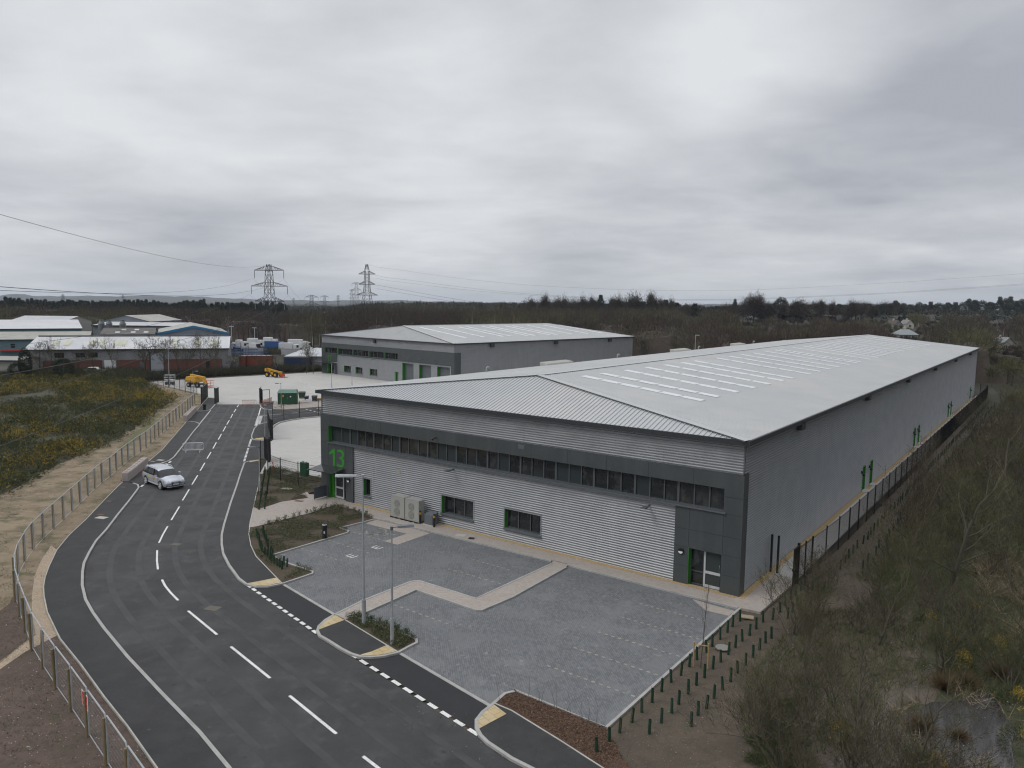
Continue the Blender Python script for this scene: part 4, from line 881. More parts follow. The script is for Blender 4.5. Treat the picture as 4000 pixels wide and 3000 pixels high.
# upstands on the hidden left eave
ta = 2.05/18.69
for v0, v1 in ((34.0, 40.2), (71.5, 77.5), (98.5, 104)):
    b = MB(True); b.hexa([(W-.9, v0, 9.6), (W+.3, v0, 9.55), (W+.3, v1, 9.55), (W-.9, v1, 9.6)], [(W-.7, v0+.1, 9.85), (W+.4, v0+.1, 10.0), (W+.4, v1-.1, 10.0), (W-.7, v1-.1, 9.85)])
    b.build('roof_hood', M['cream'], u13)
for v in (21.5, 51.0, 79.5, 107.):
    b = MB(True); b.tube([(W-1.2, v, 9.6), (W-1.2, v, 10.15), (W-1.25, v+.1, 10.25), (W-1.35, v+.2, 10.25), (W-1.4, v+.25, 10.1)], .08, 8); b.build('roof_vent_pipe', M['cream'], u13)
b = MB(True); b.bar((W-.2, 80.5, 9.5), (W-.2, 80.5, 12.1), .06); b.box(W-.9, 80.4, 12.05, W-.2, 80.6, 12.15); b.build('roof_light_post', M['galv'], u13)

# ------------------------------------------------------------------ the farther unit
F17 = np.array([-11.38, 148.57]); W7, L7 = 47.5, 60.7
u17 = thing('warehouse_unit', 'farther silver warehouse with green number 17 and three grey loading doors', 'warehouse', (F17[0], F17[1], 0), -R(43.71), 'silver clad warehouse units')
bays = [(18.0, 22.6), (22.95, 28.2), (28.6, 34.4), (34.8, 40.6), (41.0, 46.2)]
w17 = [(35.62, 38.35, .9, 2.3), (31.05, 33.7, .9, 2.28), (25.45, 28.22, .9, 2.26)]
dk = [(12.78, 16.5, 0., 4.32), (7.1, 10.88, 0., 4.32), (1.33, 5.16, 0., 4.32)]
wl = MB(True); clad(wl, 'u', 0., 0., W7, 7.25, 9.0); clad(wl, 'u', 0., .9, 41.2, .05, 4.7, w17+dk+[(17.9, 19.15, 0, 2.2)])
clad(wl, 'v', 0., 0., L7, .05, 9.0); clad(wl, 'v', W7, 0., L7, .05, 9., sgn=1); clad(wl, 'u', L7, 0., W7, .05, 9., sgn=1)
wl.build('wall', M['silver'], u17, fix=False)
pt = MB(True); so_ = [(a, b, 4.88, 6.2) for a, b in bays]
flatwall(pt, pv, 41.15, W7+.1, .05, 7.27, so_+[(42.0, 45.4, 0., 2.4)]); flatwall(pt, pv, .9, 41.15, 4.65, 7.27, so_); flatwall(pt, pv, -.1, .9, .05, 7.27, [])
pt.quad((-.1, pv, .05), (-.1, 1.6, .05), (-.1, 1.6, 7.27), (-.1, pv, 7.27)); pt.quad((-.1, 1.6, .05), (.05, 1.6, .05), (.05, 1.6, 7.27), (-.1, 1.6, 7.27)); pt.quad((-.1, pv, 7.27), (W7+.1, pv, 7.27), (W7+.1, .05, 7.27), (-.1, .05, 7.27))
pt.quad((.9, pv, 4.65), (41.15, pv, 4.65), (41.15, .05, 4.65), (.9, .05, 4.65)); pt.quad((W7+.1, pv, .05), (W7+.1, 1.6, .05), (W7+.1, 1.6, 7.27), (W7+.1, pv, 7.27))
pt.quad((41.15, pv, .05), (41.15, .05, .05), (41.15, .05, 4.65), (41.15, pv, 4.65))
pt.build('portal_cladding', M['dark'], u17, fix=False)
for a, b in bays: window(u17, a, b, 4.88, 6.2, list(np.linspace(a, b, 5)[1:-1]), pv, .2, False, trim=False)
for a, b, z0, z1 in w17: window(u17, a, b, z0, z1, [a+(b-a)/3, a+(b-a)*2/3], 0., .3)
for k, (a, b, z0, z1) in enumerate(dk):
    d = MB(True)
    for j in range(9): d.box(a, .62, .05+j*.475, b, .66, .05+j*.475+.46)
    o = d.build('loading_door', M['trim'], u17)
    q = MB(True); q.quad((b-.01, -.05, 0), (b-.01, .62, 0), (b-.01, .62, z1), (b-.01, -.05, z1)); q.build('green_reveal', M['green_rev'], o)
    q = MB(True); q.quad((a, 0, z1), (b, 0, z1), (b, .62, z1), (a, .62, z1)); q.quad((a, 0, 0), (a, .62, 0), (a, .62, z1), (a, 0, z1)); q.box(a-.12, -.06, z1, b+.12, .02, z1+.12); q.build('frame', M['silver'], o)
d = MB(True); d.quad((17.95, .2, 0), (18.75, .2, 0), (18.75, .2, 2.15), (17.95, .2, 2.15)); o = d.build('door', M['trim'], u17)
MB(True).box(18.75, -.05, 0, 19.15, .2, 2.2).build('green_frame', M['green_rev'], o)
e = MB(True); e.quad((42.0, .3, 0), (45.4, .3, 0), (45.4, .3, 2.4), (42.0, .3, 2.4)); o = e.build('entrance_glazing', M['glass'], u17)
q = MB(True); q.box(42.8, .2, .05, 42.9, .28, 2.3); q.box(43.8, .2, .05, 43.9, .28, 2.3); q.box(42.8, .2, 2.25, 43.9, .28, 2.35); q.box(42.8, .2, .05, 43.9, .28, .15); q.build('door', M['alu'], o)
q = MB(True); q.box(44.8, pv-.02, .05, 45.4, .3, 2.4); q.build('green_reveal', M['green_rev'], o)
c2 = MB(True); c2.box(41.6, pv-1.4, 2.5, 48.3, pv, 2.62); c2.build('canopy', M['black'], u17)
digit1(u17, 45.1, 44.5, 2.95, 4.35, pv, M['green_num']); numerals(u17, '7', 44.2, 43.35, 2.95, 4.35, pv, M['green_num'])
for u in (5.3, 9.9, 13.4): walllight(u17, u, 5.55, pv)
for u in (26.3, 30.8): walllight(u17, u, 4.4 if u < 30 else 5.9, 0.)
for v in (10.2, 30.5, 50.8):
    h = MB(True); h.box(-.45, v-.5, 8.1, -.04, v+.5, 8.9); h.build('rainwater_hopper', M['gutter'], u17)
h = MB(True); h.box(25.8, -.45, 8.1, 26.5, -.04, 8.9); h.build('rainwater_hopper', M['gutter'], u17)
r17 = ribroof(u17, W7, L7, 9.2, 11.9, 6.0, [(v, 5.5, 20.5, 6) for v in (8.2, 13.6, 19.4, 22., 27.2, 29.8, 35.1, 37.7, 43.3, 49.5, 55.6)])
# the parts list for copies is not needed here

# ------------------------------------------------------------------ plant against the front wall
def condenser(u, v, label, z=.13):
    p = U(u, v); t = thing('condenser_unit', label, 'air conditioner', (p[0], p[1], z), -YAW, 'condenser units by the front wall')
    b = MB(); b.box(-.75, -.32, .1, .75, .32, 1.75); b.build('casing', M['ac'], t)
    for x in (-.72, -.36, 0, .36, .72): pass
    for x in (-.38,):
        for z_ in (.55, 1.2):
            f = MB(); f.cyl((x+.32, -.33, z_), (x+.32, -.345, z_), .30, n=24); f.cyl((x+.32, -.345, z_), (x+.32, -.36, z_), .06, n=10)
            fo = f.build('fan_grille', M['acdark'], t); r = MB()
            for q in np.linspace(-.22, .22, 5): r.box(x+.06, -.362, z_+q-.008, x+.58, -.348, z_+q+.008)
            r.build('guard_bars', M['ac'], fo)
    c = MB();
    for x in (-.79, .79):
        c.bar((x, -.36, 0.08), (x, -.36, 1.82), .02); c.bar((x, .36, 0.08), (x, .36, 1.82), .02)
    for z_ in (.1, 1.82):
        c.bar((-.79, -.36, z_), (.79, -.36, z_), .02); c.bar((-.79, .36, z_), (.79, .36, z_), .02); c.bar((-.79, -.36, z_), (-.79, .36, z_), .02); c.bar((.79, -.36, z_), (.79, .36, z_), .02)
    c.build('frame_cage', M['ac'], t)
    f = MB(); 
    for x in (-.6, -.1, .5): f.box(x-.15, -.42, -.0, x+.15, .4, .1)
    f.build('rubber_foot', M['blackp'], t)
condenser(27.15, -.76, 'beige twin fan condenser on the left, nearer the entrance'); condenser(25.6, -.76, 'beige twin fan condenser on the right, next to the bollard')
def stripebollard(px_, label):
    p = G(*px_, .12); t = thing('bollard', label, 'bollard', p, 0, 'black bollards with yellow bands')
    MB().cyl((0, 0, 0), (0, 0, 1.0), .075, n=12).build('post', M['black'], t); MB().cyl((0, 0, .72), (0, 0, .9), .079, n=12).build('band', M['yellow'], t)
stripebollard((1642, 2045), 'black bollard with yellow band on the left of the grey meter box'); stripebollard((1696, 2059), 'black bollard with yellow band on the right of the grey meter box')
p = U(23.95, -.62); t = thing('meter_box', 'grey kiosk box with sloping lid between two bollards', 'meter box', (p[0], p[1], .12), -YAW)
b = MB(); b.hexa([(-.42, -.33, .06), (.42, -.33, .06), (.42, .33, .06), (-.42, .33, .06)], [(-.42, -.33, .82), (.42, -.33, .82), (.42, .33, .98), (-.42, .33, .98)]); b.build('cabinet', mk('grp_grey', (.11, .125, .14), .5), t)
MB().box(-.5, -.42, 0, .5, .4, .06).build('plinth', M['concrete'], t)
p = G(1269, 2103, .1); t = thing('lighting_bollard', 'thick black lighting bollard at the edge of the planted bed', 'bollard', p, 0)
MB().cyl((0, 0, 0), (0, 0, 1.12), .17, n=18).build('post', M['black'], t); MB().cyl((0, 0, 1.0), (0, 0, 1.08), .173, n=18).build('lens', M['white'], t); MB().box(-.04, -.18, .4, .06, -.165, .58).build('plate', M['alu'], t)

# ------------------------------------------------------------------ lamp posts
def lamp(px_, hgt, label, arm, head=.75, r=.06, z=.1, double=False):
    p = G(*px_, z); t = thing('lamp_post', label, 'lamp post', p, arm, 'galvanised lamp posts')
    MB().cyl((0, 0, 0), (0, 0, 1.35 if hgt > 5 else .9), r*1.55, r*1.5, 12).build('base_section', M['galv'], t)
    MB().cyl((0, 0, 1.3 if hgt > 5 else .85), (0, 0, hgt), r*.95, r*.6, 10).build('pole', M['galv'], t)
    h = MB(); h.cyl((0, 0, hgt-.12), (0, 0, hgt+.05), r*1.1, n=10); h.bar((0, 0, hgt-.02), (.35, 0, hgt+.02), .03)
    h.hexa([(.3, -.1, hgt-.04), (.3+head, -.19, hgt-.02), (.3+head, .19, hgt-.02), (.3, .1, hgt-.04)], [(.3, -.07, hgt+.05), (.3+head, -.13, hgt+.07), (.3+head, .13, hgt+.07), (.3, .07, hgt+.05)])
    o = h.build('lamp_head', M['trim'] if hgt < 7 else M['galv'], t); 
    g = MB(); g.box(.5, -.1, hgt-.06, .3+head-.1, .1, hgt-.03); g.build('lens', M['white'], o)
lamp((1422, 2437), 8.05, 'tall eight metre lamp post on the island, head pointing left', R(185), 1.1, .075)
lamp((1532, 2515), 6.0, 'shorter lamp post on the island with flat head pointing right', R(20), .8, .065)
lamp((662, 1510), 8.1, 'tall lamp post at the far left corner of the wide yard', R(90), .7, .07, 0)
lamp((756, 1540), 4.2, 'short lamp post beside the yellow boom lift', R(20), .6, .05, 0)
lamp((1099, 1595), 4., 'short lamp post in front of the green kiosk', R(190), .6, .05)
lamp((1036, 1706), 3.9, 'slim lamp post beside the open yard gate', R(100), .5, .05)
lamp((1016, 1917), 4.0, 'slim lamp post at the near bed corner, head over the footway', R(190), .7, .05)
for x, y, hh, lb in ((1296, 1520, 5.2, 'tall lamp post standing in front of the number 17 entrance'), (1375, 1508, 4.2, 'lamp post in the far yard beside the small windows of unit 17'), (1800, 1500, 6.2, 'lamp post beside the corner of the farther unit')):
    P_ = G(x, y); lamp((x, y), hh, lb, R(10), .8, .055, 0)
for (x, yb_, Y_0, hh, lb) in ((905, 1336, 262, 5.4, 'lamp column behind the lorry park, leftmost'), (995, 1330, 270, 4.5, 'lamp column behind the lorry park, right of the first')):
    P_ = Dp(x, yb_, Y_0); t = thing('lamp_post', lb, 'lamp post', (P_[0], P_[1], 0), 0, 'galvanised lamp posts')
    MB().cyl((0, 0, 0), (0, 0, P_[2]+hh), .12, .09, 8).build('pole', M['alu'], t); b = MB(); b.box(-.8, -.1, P_[2]+hh-.1, .8, .1, P_[2]+hh+.1); b.build('lamp_head', M['alu'], t)
# ================================================================== fences, gates, barriers
def resample(pts, step):
    out = [np.array(pts[0][:2], float)]; acc = 0
    P = [np.array(p[:2], float) for p in pts]
    for a, b in zip(P[:-1], P[1:]):
        L_ = np.linalg.norm(b-a); t = step-acc
        while t <= L_: out.append(a+(b-a)*t/L_); t += step
        acc = L_-(t-step)
    return out
def meshfence(pts, label, h=2.4, step=3.0, z=0., vs=.1, bands=True, group='black weldmesh fences', posth=None):
    P = resample(pts, step); o = P[0]
    t = thing('mesh_fence', label, 'fence', (o[0], o[1], z), 0, group)
    P = [p-o for p in P]; m = MB()
    for a, b in zip(P[:-1], P[1:]):
        L_ = np.linalg.norm(b-a); n = int(L_/vs)
        for i in range(n):
            q = a+(b-a)*(i+.5)/n; d = (b-a)/L_*.0028
            m.quad((q[0]-d[0], q[1]-d[1], .05), (q[0]+d[0], q[1]+d[1], .05), (q[0]+d[0], q[1]+d[1], h-.03), (q[0]-d[0], q[1]-d[1], h-.03)); m.quad((q[0]+d[1]*2, q[1]-d[0]*2, .05), (q[0]-d[1]*2, q[1]+d[0]*2, .05), (q[0]-d[1]*2, q[1]+d[0]*2, h-.03), (q[0]+d[1]*2, q[1]-d[0]*2, h-.03))
        for zz in np.arange(.08, h, .2):
            w_ = .018 if (bands and (abs(zz-.68) < .05 or abs(zz-h+.12) < .1)) else .006
            m.quad((a[0], a[1], zz-w_), (b[0], b[1], zz-w_), (b[0], b[1], zz+w_), (a[0], a[1], zz+w_))
    m.build('mesh_panel', M['black'], t, fix=False)
    pr = MB().box(-.035, -.035, 0, .035, .035, posth or h+.06)
    p0 = pr.build('post', M['black'], t, loc=(P[0][0], P[0][1], 0))
    for q in P[1:]:
        c = p0.copy(); COL.objects.link(c); c.location = (q[0], q[1], 0); setpar(c, t)
    return t
meshfence([U(-2.25, 7.2), U(-2.5, 14), U(-2.55, 128), ], 'long black mesh fence running beside the narrow path on the right', 2.4, 3.0, vs=.1)
meshfence([U(-2.55, 128), U(-1.9, 133), U(40, 133.5)], 'black mesh fence turning behind the far end of the large unit')
meshfence([U(-2.1, 4.6), U(-2.25, 7.1)], 'short black mesh panel joining the side gate, clear of the soil', 2.4, 1.25, vs=.07)
meshfence(px([(579, 1489), (640, 1486), (917, 1468), (1050, 1461), (1245, 1451)]), 'black mesh fence at the back of the wide yard', 2.5, 3.2, vs=.12)
meshfence(px([(579, 1494), (602, 1500), (690, 1522), (756, 1540), (787, 1548)]), 'black mesh fence along the left edge of the wide yard', 2.4, 3., vs=.12)
meshfence(px([(1066, 1655), (1074, 1652), (1114, 1641), (1167, 1632), (1232, 1625), (1330, 1616)]), 'black mesh fence curving between side road and small yard', 2.3, 3.1, .1)
meshfence(px([(1047, 1856), (1124, 1889), (1205, 1903), (1262, 1912)], .1), 'black mesh fence crossing the far bed to the large unit', 2.2, 2.9, .09)
meshfence(px([(1019, 1806), (1019, 1848), (1047, 1856)], .1), 'black mesh fence beside the near yard gate post', 2.3, 2.4, .1)
def leaf(a, b, label, h=2.45, z=.0, bars=.11, name='yard_gate', thick=.07, mat='black', lock=True):
    A = np.array(G(*a)[:2]); B = np.array(G(*b)[:2]); d = B-A; L_ = np.linalg.norm(d); rz = math.atan2(d[1], d[0])
    t = thing(name, label, 'gate', (A[0], A[1], z), rz, 'steel gates')
    p = MB(); p.box(-.1, -.1, 0, .1, .1, h+.15); p.build('post', M[mat], t)
    f = MB(); f.box(.12, -thick/2, .1, L_, thick/2, .2); f.box(.12, -thick/2, h-.1, L_, thick/2, h); f.box(.12, -thick/2, .2, .2, thick/2, h-.1); f.box(L_-.08, -thick/2, .2, L_, thick/2, h-.1)
    f.build('frame', M[mat], t)
    if bars:
        b_ = MB()
        for x in np.arange(.25, L_-.08, bars): b_.box(x-.02, -.02, .2, x+.02, .02, h-.1)
        b_.build('infill_bars', M[mat], t)
    return t
leaf((1060, 1718), (1046, 1664), 'tall black gate leaf swung open towards the side road'); leaf((1064, 1719), (1056, 1708), 'narrow black gate leaf folded at the far side of the yard entrance')
leaf((1054, 1800), (1033, 1790), 'black gate leaf folded back at the near side of the yard entrance'); leaf((1052, 1806), (1036, 1796), 'second black gate leaf stacked against the near leaf')
leaf((788, 1577), (812, 1552), 'left black gate leaf of the far entrance, nearest the track', 2.6); leaf((841, 1580), (855, 1572), 'black gate leaf standing open beside the far road end', 2.6)
t = leaf((1022, 1576), (1055, 1574), 'open square gate frame beside the green kiosk', 2.3, bars=0); leaf((1016, 1578), (1021, 1566), 'thick black gate post and leaf edge right of the red barrier', 2.5)
A = U(-2.1, 4.55); 
t = thing('side_gate', 'tall black gate leaf standing open at the path beside the large unit', 'gate', (A[0], A[1], .02), -YAW+R(0), 'steel gates')
b = MB(); b.box(-.07, -.07, 0, .07, .07, 2.6); b.box(.0, -1.1, .1, .06, -1.04, 2.5); b.build('post', M['black'], t)
b = MB(); b.box(.01, -1.06, .1, .05, 0, .18); b.box(.01, -1.06, 2.42, .05, 0, 2.5)
for y in np.arange(-1., 0, .06): b.box(.02, y-.008, .1, .04, y+.008, 2.5)
b.build('mesh_leaf', M['black'], t); MB().box(-.03, -1.16, 1.1, .1, -1.0, 1.25).build('lock', M['black'], t)
for (u, v), lb in (((-.2, 5.35), 'black gate post close to the silver wall, nearer the corner'), ((-.62, 5.35), 'black gate post beside the silver wall, on the path side')):
    A = U(u, v); t = thing('gate_post', lb, 'gate post', (A[0], A[1], .1), -YAW, 'posts at the side gate'); MB().box(-.06, -.06, 0, .06, .06, 2.5).build('post', M['black'], t)
# site fence: galvanised mesh panels on timber posts
FB = [(600, 3270), (482, 3085), (382, 2930), (285, 2783), (203, 2664), (134, 2553), (93, 2444), (66, 2365), (62, 2300), (75, 2245), (97, 2201), (142, 2138), (199, 2081), (254, 2029), (301, 1982), (348, 1937), (392, 1894), (435, 1862), (475, 1826), (512, 1794), (546, 1770), (574, 1749), (599, 1727), (640, 1690), (678, 1657), (735, 1608), (765, 1580)]
P = px(FB); o = P[0]; tf = thing('site_fence', 'galvanised mesh construction fence on timber posts following the bend', 'fence', (o[0], o[1], 0), 0)
Q_ = resample(P, 1.25); Q_ = [q-np.array(o[:2]) for q in Q_]
n = len(Q_)
pp = MB().cyl((0, 0, -.05), (0, 0, 1.88), .075, .07, 8).build('post', M['wood_post'], tf, loc=(Q_[0][0]-.07, Q_[0][1], 0))
Pq = [np.array(q[:2])-np.array(o[:2]) for q in P]
Sp = resample(P, 2.5); 
for i, q in enumerate(Sp[1:]):
    q = q-np.array(o[:2]); c = pp.copy(); COL.objects.link(c); c.location = (q[0]-.09, q[1]+.02, 0); c.rotation_euler = (random.uniform(-.03, .03), random.uniform(-.03, .03), 0); setpar(c, tf)
for i in range(0, n-2, 2):
    a, b, c = Q_[i], Q_[i+1], Q_[min(i+2, n-1)]; dz = random.uniform(-.03, .03)
    r = MB(); d = (c-a)/max(np.linalg.norm(c-a), .01)*.04; h0 = 2.0+dz
    r.tube([(a[0]+d[0], a[1]+d[1], .12), (a[0]+d[0], a[1]+d[1], h0-.12), (a[0]+d[0]*3, a[1]+d[1]*3, h0), (c[0]-d[0]*3, c[1]-d[1]*3, h0), (c[0]-d[0], c[1]-d[1], h0-.12), (c[0]-d[0], c[1]-d[1], .12)], .032, 6)
    r.bar((a[0], a[1], .14), (c[0], c[1], .14), .026)
    L_ = np.linalg.norm(c-a); k = int(L_/.09)
    for j in range(1, k):
        q = a+(c-a)*j/k; e_ = d/.04*.0045; r.quad((q[0]-e_[0], q[1]-e_[1], .14), (q[0]+e_[0], q[1]+e_[1], .14), (q[0]+e_[0], q[1]+e_[1], h0), (q[0]-e_[0], q[1]-e_[1], h0))
    for zz in np.arange(.35, 1.95, .2): r.quad((a[0], a[1], zz-.004), (c[0], c[1], zz-.004), (c[0], c[1], zz+.004), (a[0], a[1], zz+.004))
    r.build('fence_panel', M['galv'], tf, fix=False)
# arrow sign on the fence
A = np.array(G(312, 2810)[:2]); Bp = np.array(G(345, 2860)[:2])
p3 = Dp(333, 2720, G(318, 2830)[1]); d = np.array(G(382, 2930)[:2])-np.array(G(285, 2783)[:2]); rz = math.atan2(d[1], d[0])
dn = d/np.linalg.norm(d); A_ = np.array(G(285, 2783)[:2])+dn*2.2+np.array([-dn[1], dn[0]])*(-.09)
ts = thing('arrow_sign', 'red sign with white border and white arrow hung on the mesh fence', 'sign', (A_[0], A_[1], 1.14), rz); ts.scale = (1.75, 1, 1)
b = MB(); b.box(-.24, .05, 0, .24, .06, .62); b.build('backing', M['white'], ts); b = MB(); b.box(-.2, .06, .04, .2, .066, .47); b.build('red_panel', M['red'], ts)
b = MB(); b.box(-.2, .06, .49, .2, .066, .58); b.build('header_panel', M['red'], ts)
b = MB(); sx = -1
b.prism([(0, 0)], 0, 0) if False else None
b.add([(.15, .07, .26), (.0, .07, .40), (.0, .07, .31), (-.14, .07, .31), (-.14, .07, .21), (.0, .07, .21), (.0, .07, .12)], [(0, 1, 2, 3, 4, 5, 6)]); b.build('arrow', M['white'], ts)
for o_ in (ts,): pass
# same face on the road side
b = MB(); b.box(-.2, .044, .04, .2, .05, .58); b.build('red_back', M['red'], ts)
b = MB(); b.add([(-.15, .04, .26), (.0, .04, .40), (.0, .04, .31), (.14, .04, .31), (.14, .04, .21), (.0, .04, .21), (.0, .04, .12)], [(0, 1, 2, 3, 4, 5, 6)]); b.build('arrow', M['white'], ts)
# barriers, blocks
def pedbar(a, b, mat, label, h=1.05, legs=True):
    A = np.array(G(*a)[:2]); B = np.array(G(*b)[:2]); d = B-A; L_ = np.linalg.norm(d); rz = math.atan2(d[1], d[0])
    t = thing('crowd_barrier', label, 'barrier', (A[0], A[1], .03), rz, 'portable crowd barriers')
    f = MB(); r = .12; f.tube([(.0, 0, .25+r), (0, 0, h-r), (r*.3, 0, h-r*.3), (r, 0, h), (L_-r, 0, h), (L_-r*.3, 0, h-r*.3), (L_, 0, h-r), (L_, 0, .25+r), (L_-r*.3, 0, .25+r*.3), (L_-r, 0, .25), (r, 0, .25), (r*.3, 0, .25+r*.3), (0, 0, .25+r)], .036, 8)
    f.build('frame', mat, t); v = MB(); f2 = MB(); f2.bar((.08, 0, .36), (L_-.08, 0, .36), .015); f2.bar((.08, 0, h-.1), (L_-.08, 0, h-.1), .015)
    for x in np.arange(.16, L_-.1, .125): f2.cyl((x, 0, .36), (x, 0, h-.1), .016, n=5)
    f2.build('bars', mat, t)
    for x in (.35, L_-.35): MB().tube([(x, -.3, .0), (x, -.25, .06), (x, 0, .26), (x, .25, .06), (x, .3, .0)], .022, 6).build('foot', mat, t)
    MB().cyl((L_-.22, -.02, h-.2), (L_-.22, -.035, h-.2), .05, n=10).build('reflector', M['orange'] if mat == M['red'] else M['white'], t)
M['redbar'] = mk('faded_red_steel', (.36, .14, .10), .6)
pedbar((715, 1768), (795, 1766), mk('bright_galvanised', (.66, .67, .70), .5), 'silver crowd barrier standing across the kerb beyond the silver car'); pedbar((947, 1589), (1001, 1588), M['redbar'], 'faded red crowd barrier across the far road end')
pedbar((1024, 1590), (1062, 1577), M['redbar'], 'second faded red crowd barrier set at an angle by the square gate frame')
def block(a, b, label, n=4, h=.84, w_=.62):
    A = np.array(G(*a)[:2]); B = np.array(G(*b)[:2]); d = B-A; L_ = np.linalg.norm(d)-.09; rz = math.atan2(d[1], d[0])
    t = thing('concrete_barrier', label, 'concrete block', (A[0], A[1], .02), rz, 'precast concrete barrier blocks')
    q = MB(); c = .06
    q.prism([(0, c), (c, 0), (L_-c, 0), (L_, c), (L_, w_-c), (L_-c, w_), (c, w_), (0, w_-c)], .0, h-.08); 
    q.hexa([(c*.3, c*.3, h-.08), (L_-c*.3, c*.3, h-.08), (L_-c*.3, w_-c*.3, h-.08), (c*.3, w_-c*.3, h-.08)], [(c, c, h), (L_-c, c, h), (L_-c, w_-c, h), (c, w_-c, h)])
    q.build('body', M['conc_block'], t); 
    for i in range(n):
        x = L_*(i+.5)/n; l = MB(); l.hexa([(x-.15, w_/2-.15, h-.01), (x+.15, w_/2-.15, h-.01), (x+.15, w_/2+.15, h-.01), (x-.15, w_/2+.15, h-.01)], [(x-.1, w_/2-.1, h+.1), (x+.1, w_/2-.1, h+.1), (x+.1, w_/2+.1, h+.1), (x-.1, w_/2+.1, h+.1)]); l.build('stud', M['conc_block'], t)
block((503, 1880), (541, 1850), 'pinkish concrete barrier block behind the silver car, nearer one of the near pair'); block((541, 1849), (581, 1816), 'pinkish concrete barrier block behind the silver car, farther one of the near pair')
block((733, 1645), (752, 1626), 'concrete barrier block at the far turning, nearer one of the far pair'); block((752, 1625), (769, 1608), 'concrete barrier block at the far turning, farther one of the far pair')
p = G(1066, 1831, .03); t = thing('traffic_cone', 'orange and white traffic cone on the yard beside the bed', 'traffic cone', p)
MB().box(-.2, -.2, 0, .2, .2, .04).build('base', M['orange'], t); c = MB(); c.cyl((0, 0, .04), (0, 0, .75), .15, .03, 14); c.build('cone', M['orange'], t); MB().cyl((0, 0, .3), (0, 0, .5), .112, .078, 14).build('white_band', M['white'], t)
p = G(1190, 1862, .1); t = thing('green_cabinet', 'tall dark green utility cabinet at the bed beside the fence', 'cabinet', (p[0], p[1], .1), -YAW)
MB().box(-.45, -.2, .04, .45, .2, 1.42).build('cabinet', M['kgreen'], t); MB().box(-.52, -.26, 0, .52, .26, .05).build('plinth', M['concrete'], t)
b = MB(); 
for x in (-.25, .2): b.cyl((x, 0, 1.42), (x, 0, 1.52), .12, n=10)
b.build('cap', M['galv'], t)
# substation kiosk
A = G(1085, 1581); B = G(1160, 1580); d = np.array(B[:2])-np.array(A[:2]); L_ = np.linalg.norm(d); rz = math.atan2(d[1], d[0])
t = thing('substation_kiosk', 'green electricity kiosk with domed pale lid and yellow warning label', 'kiosk', (A[0], A[1], .03), rz)
q = MB(); q.box(0, 0, 0, L_, 2.4, 1.95); q.build('cabinet', M['kgreen'], t)
q = MB(); q.hexa([(-.08, -.08, 1.9), (L_+.08, -.08, 1.9), (L_+.08, 2.48, 1.9), (-.08, 2.48, 1.9)], [(.12, .5, 2.35), (L_-.12, .5, 2.35), (L_-.12, 2.0, 2.35), (.12, 2.0, 2.35)]); q.build('roof', mk('kiosk_lid', (.10, .19, .15), .4), t)
q = MB()
for x in (L_*.33, L_*.66): q.box(x-.01, -.012, .1, x+.01, .0, 1.85)
q.build('door_joint', M['black'], t); MB().box(L_*.24, -.015, 1.25, L_*.24+.28, 0, 1.6).build('warning_label', M['yellow'], t); MB().cyl((L_*.67, 0, 1.3), (L_*.67, -.02, 1.3), .12, n=14).build('round_plate', M['white'], t)
MB().bar((L_*.52, -.04, .9), (L_*.52, -.04, 1.25), .02).build('handle', M['galv'], t)
def binn(px_, label, mat, s=1., cat='bin', name='wheeled_bin', rz=.2):
    p = G(*px_, .03); t = thing(name, label, cat, p, rz, 'bins and boxes by the kiosk')
    q = MB(); q.hexa([(-.5*s, -.35*s, .12), (.5*s, -.35*s, .12), (.5*s, .35*s, .12), (-.5*s, .35*s, .12)], [(-.65*s, -.48*s, 1.1*s), (.65*s, -.48*s, 1.1*s), (.65*s, .48*s, 1.1*s), (-.65*s, .48*s, 1.1*s)]); q.build('body', mat, t)
    q = MB(); q.hexa([(-.68*s, -.5*s, 1.1*s), (.68*s, -.5*s, 1.1*s), (.68*s, .5*s, 1.1*s), (-.68*s, .5*s, 1.1*s)], [(-.6*s, -.3*s, 1.22*s), (.6*s, -.3*s, 1.22*s), (.6*s, .3*s, 1.28*s), (-.6*s, .3*s, 1.28*s)]); q.build('lid', mat, t)
    for x in (-.4*s, .4*s):
        w_ = MB(); w_.cyl((x, -.36*s, .08), (x, -.3*s, .08), .08, n=8); w_.build('wheel', M['tyre'], t)
M['binb'] = mk('bin_grey', (.05, .055, .06), .6)
binn((1180, 1556), 'dark green wheeled bin beside the green kiosk', M['bingreen'], .95); binn((1198, 1563), 'dark grey box in the middle of the bins by the kiosk', M['binb'], .6, 'box', 'storage_box'); binn((1229, 1566), 'larger dark grey box at the right end of the bins', M['binb'], .75, 'box', 'storage_box')
t = thing('pallet_stack', 'low stack of timber pallets and rubble beside the bins', 'pallets', G(1246, 1563, .03), .3)
q = MB()
for k in range(3): q.box(-.9+.1*k, -.5, .14*k, .5+.1*k, .5, .14*k+.1)
q.build('pallets', M['stake'], t)
t = thing('rubble_bag', 'pale bag of rubble lying in front of the dark boxes', 'bag', G(1205, 1567, .03), .1); q = MB(); q.hexa([(-.7, -.3, 0), (.7, -.35, 0), (.65, .3, 0), (-.6, .35, 0)], [(-.5, -.2, .28), (.5, -.15, .35), (.4, .2, .3), (-.4, .2, .33)]); q.build('bag', M['tent'], t)
p = G(799, 1602, .1); t = thing('litter_bin', 'small black bin on the footway by the far gate', 'bin', p); q = MB(); q.cyl((0, 0, 0), (0, 0, .95), .2, .27, 12); q.build('body', M['blackp'], t)
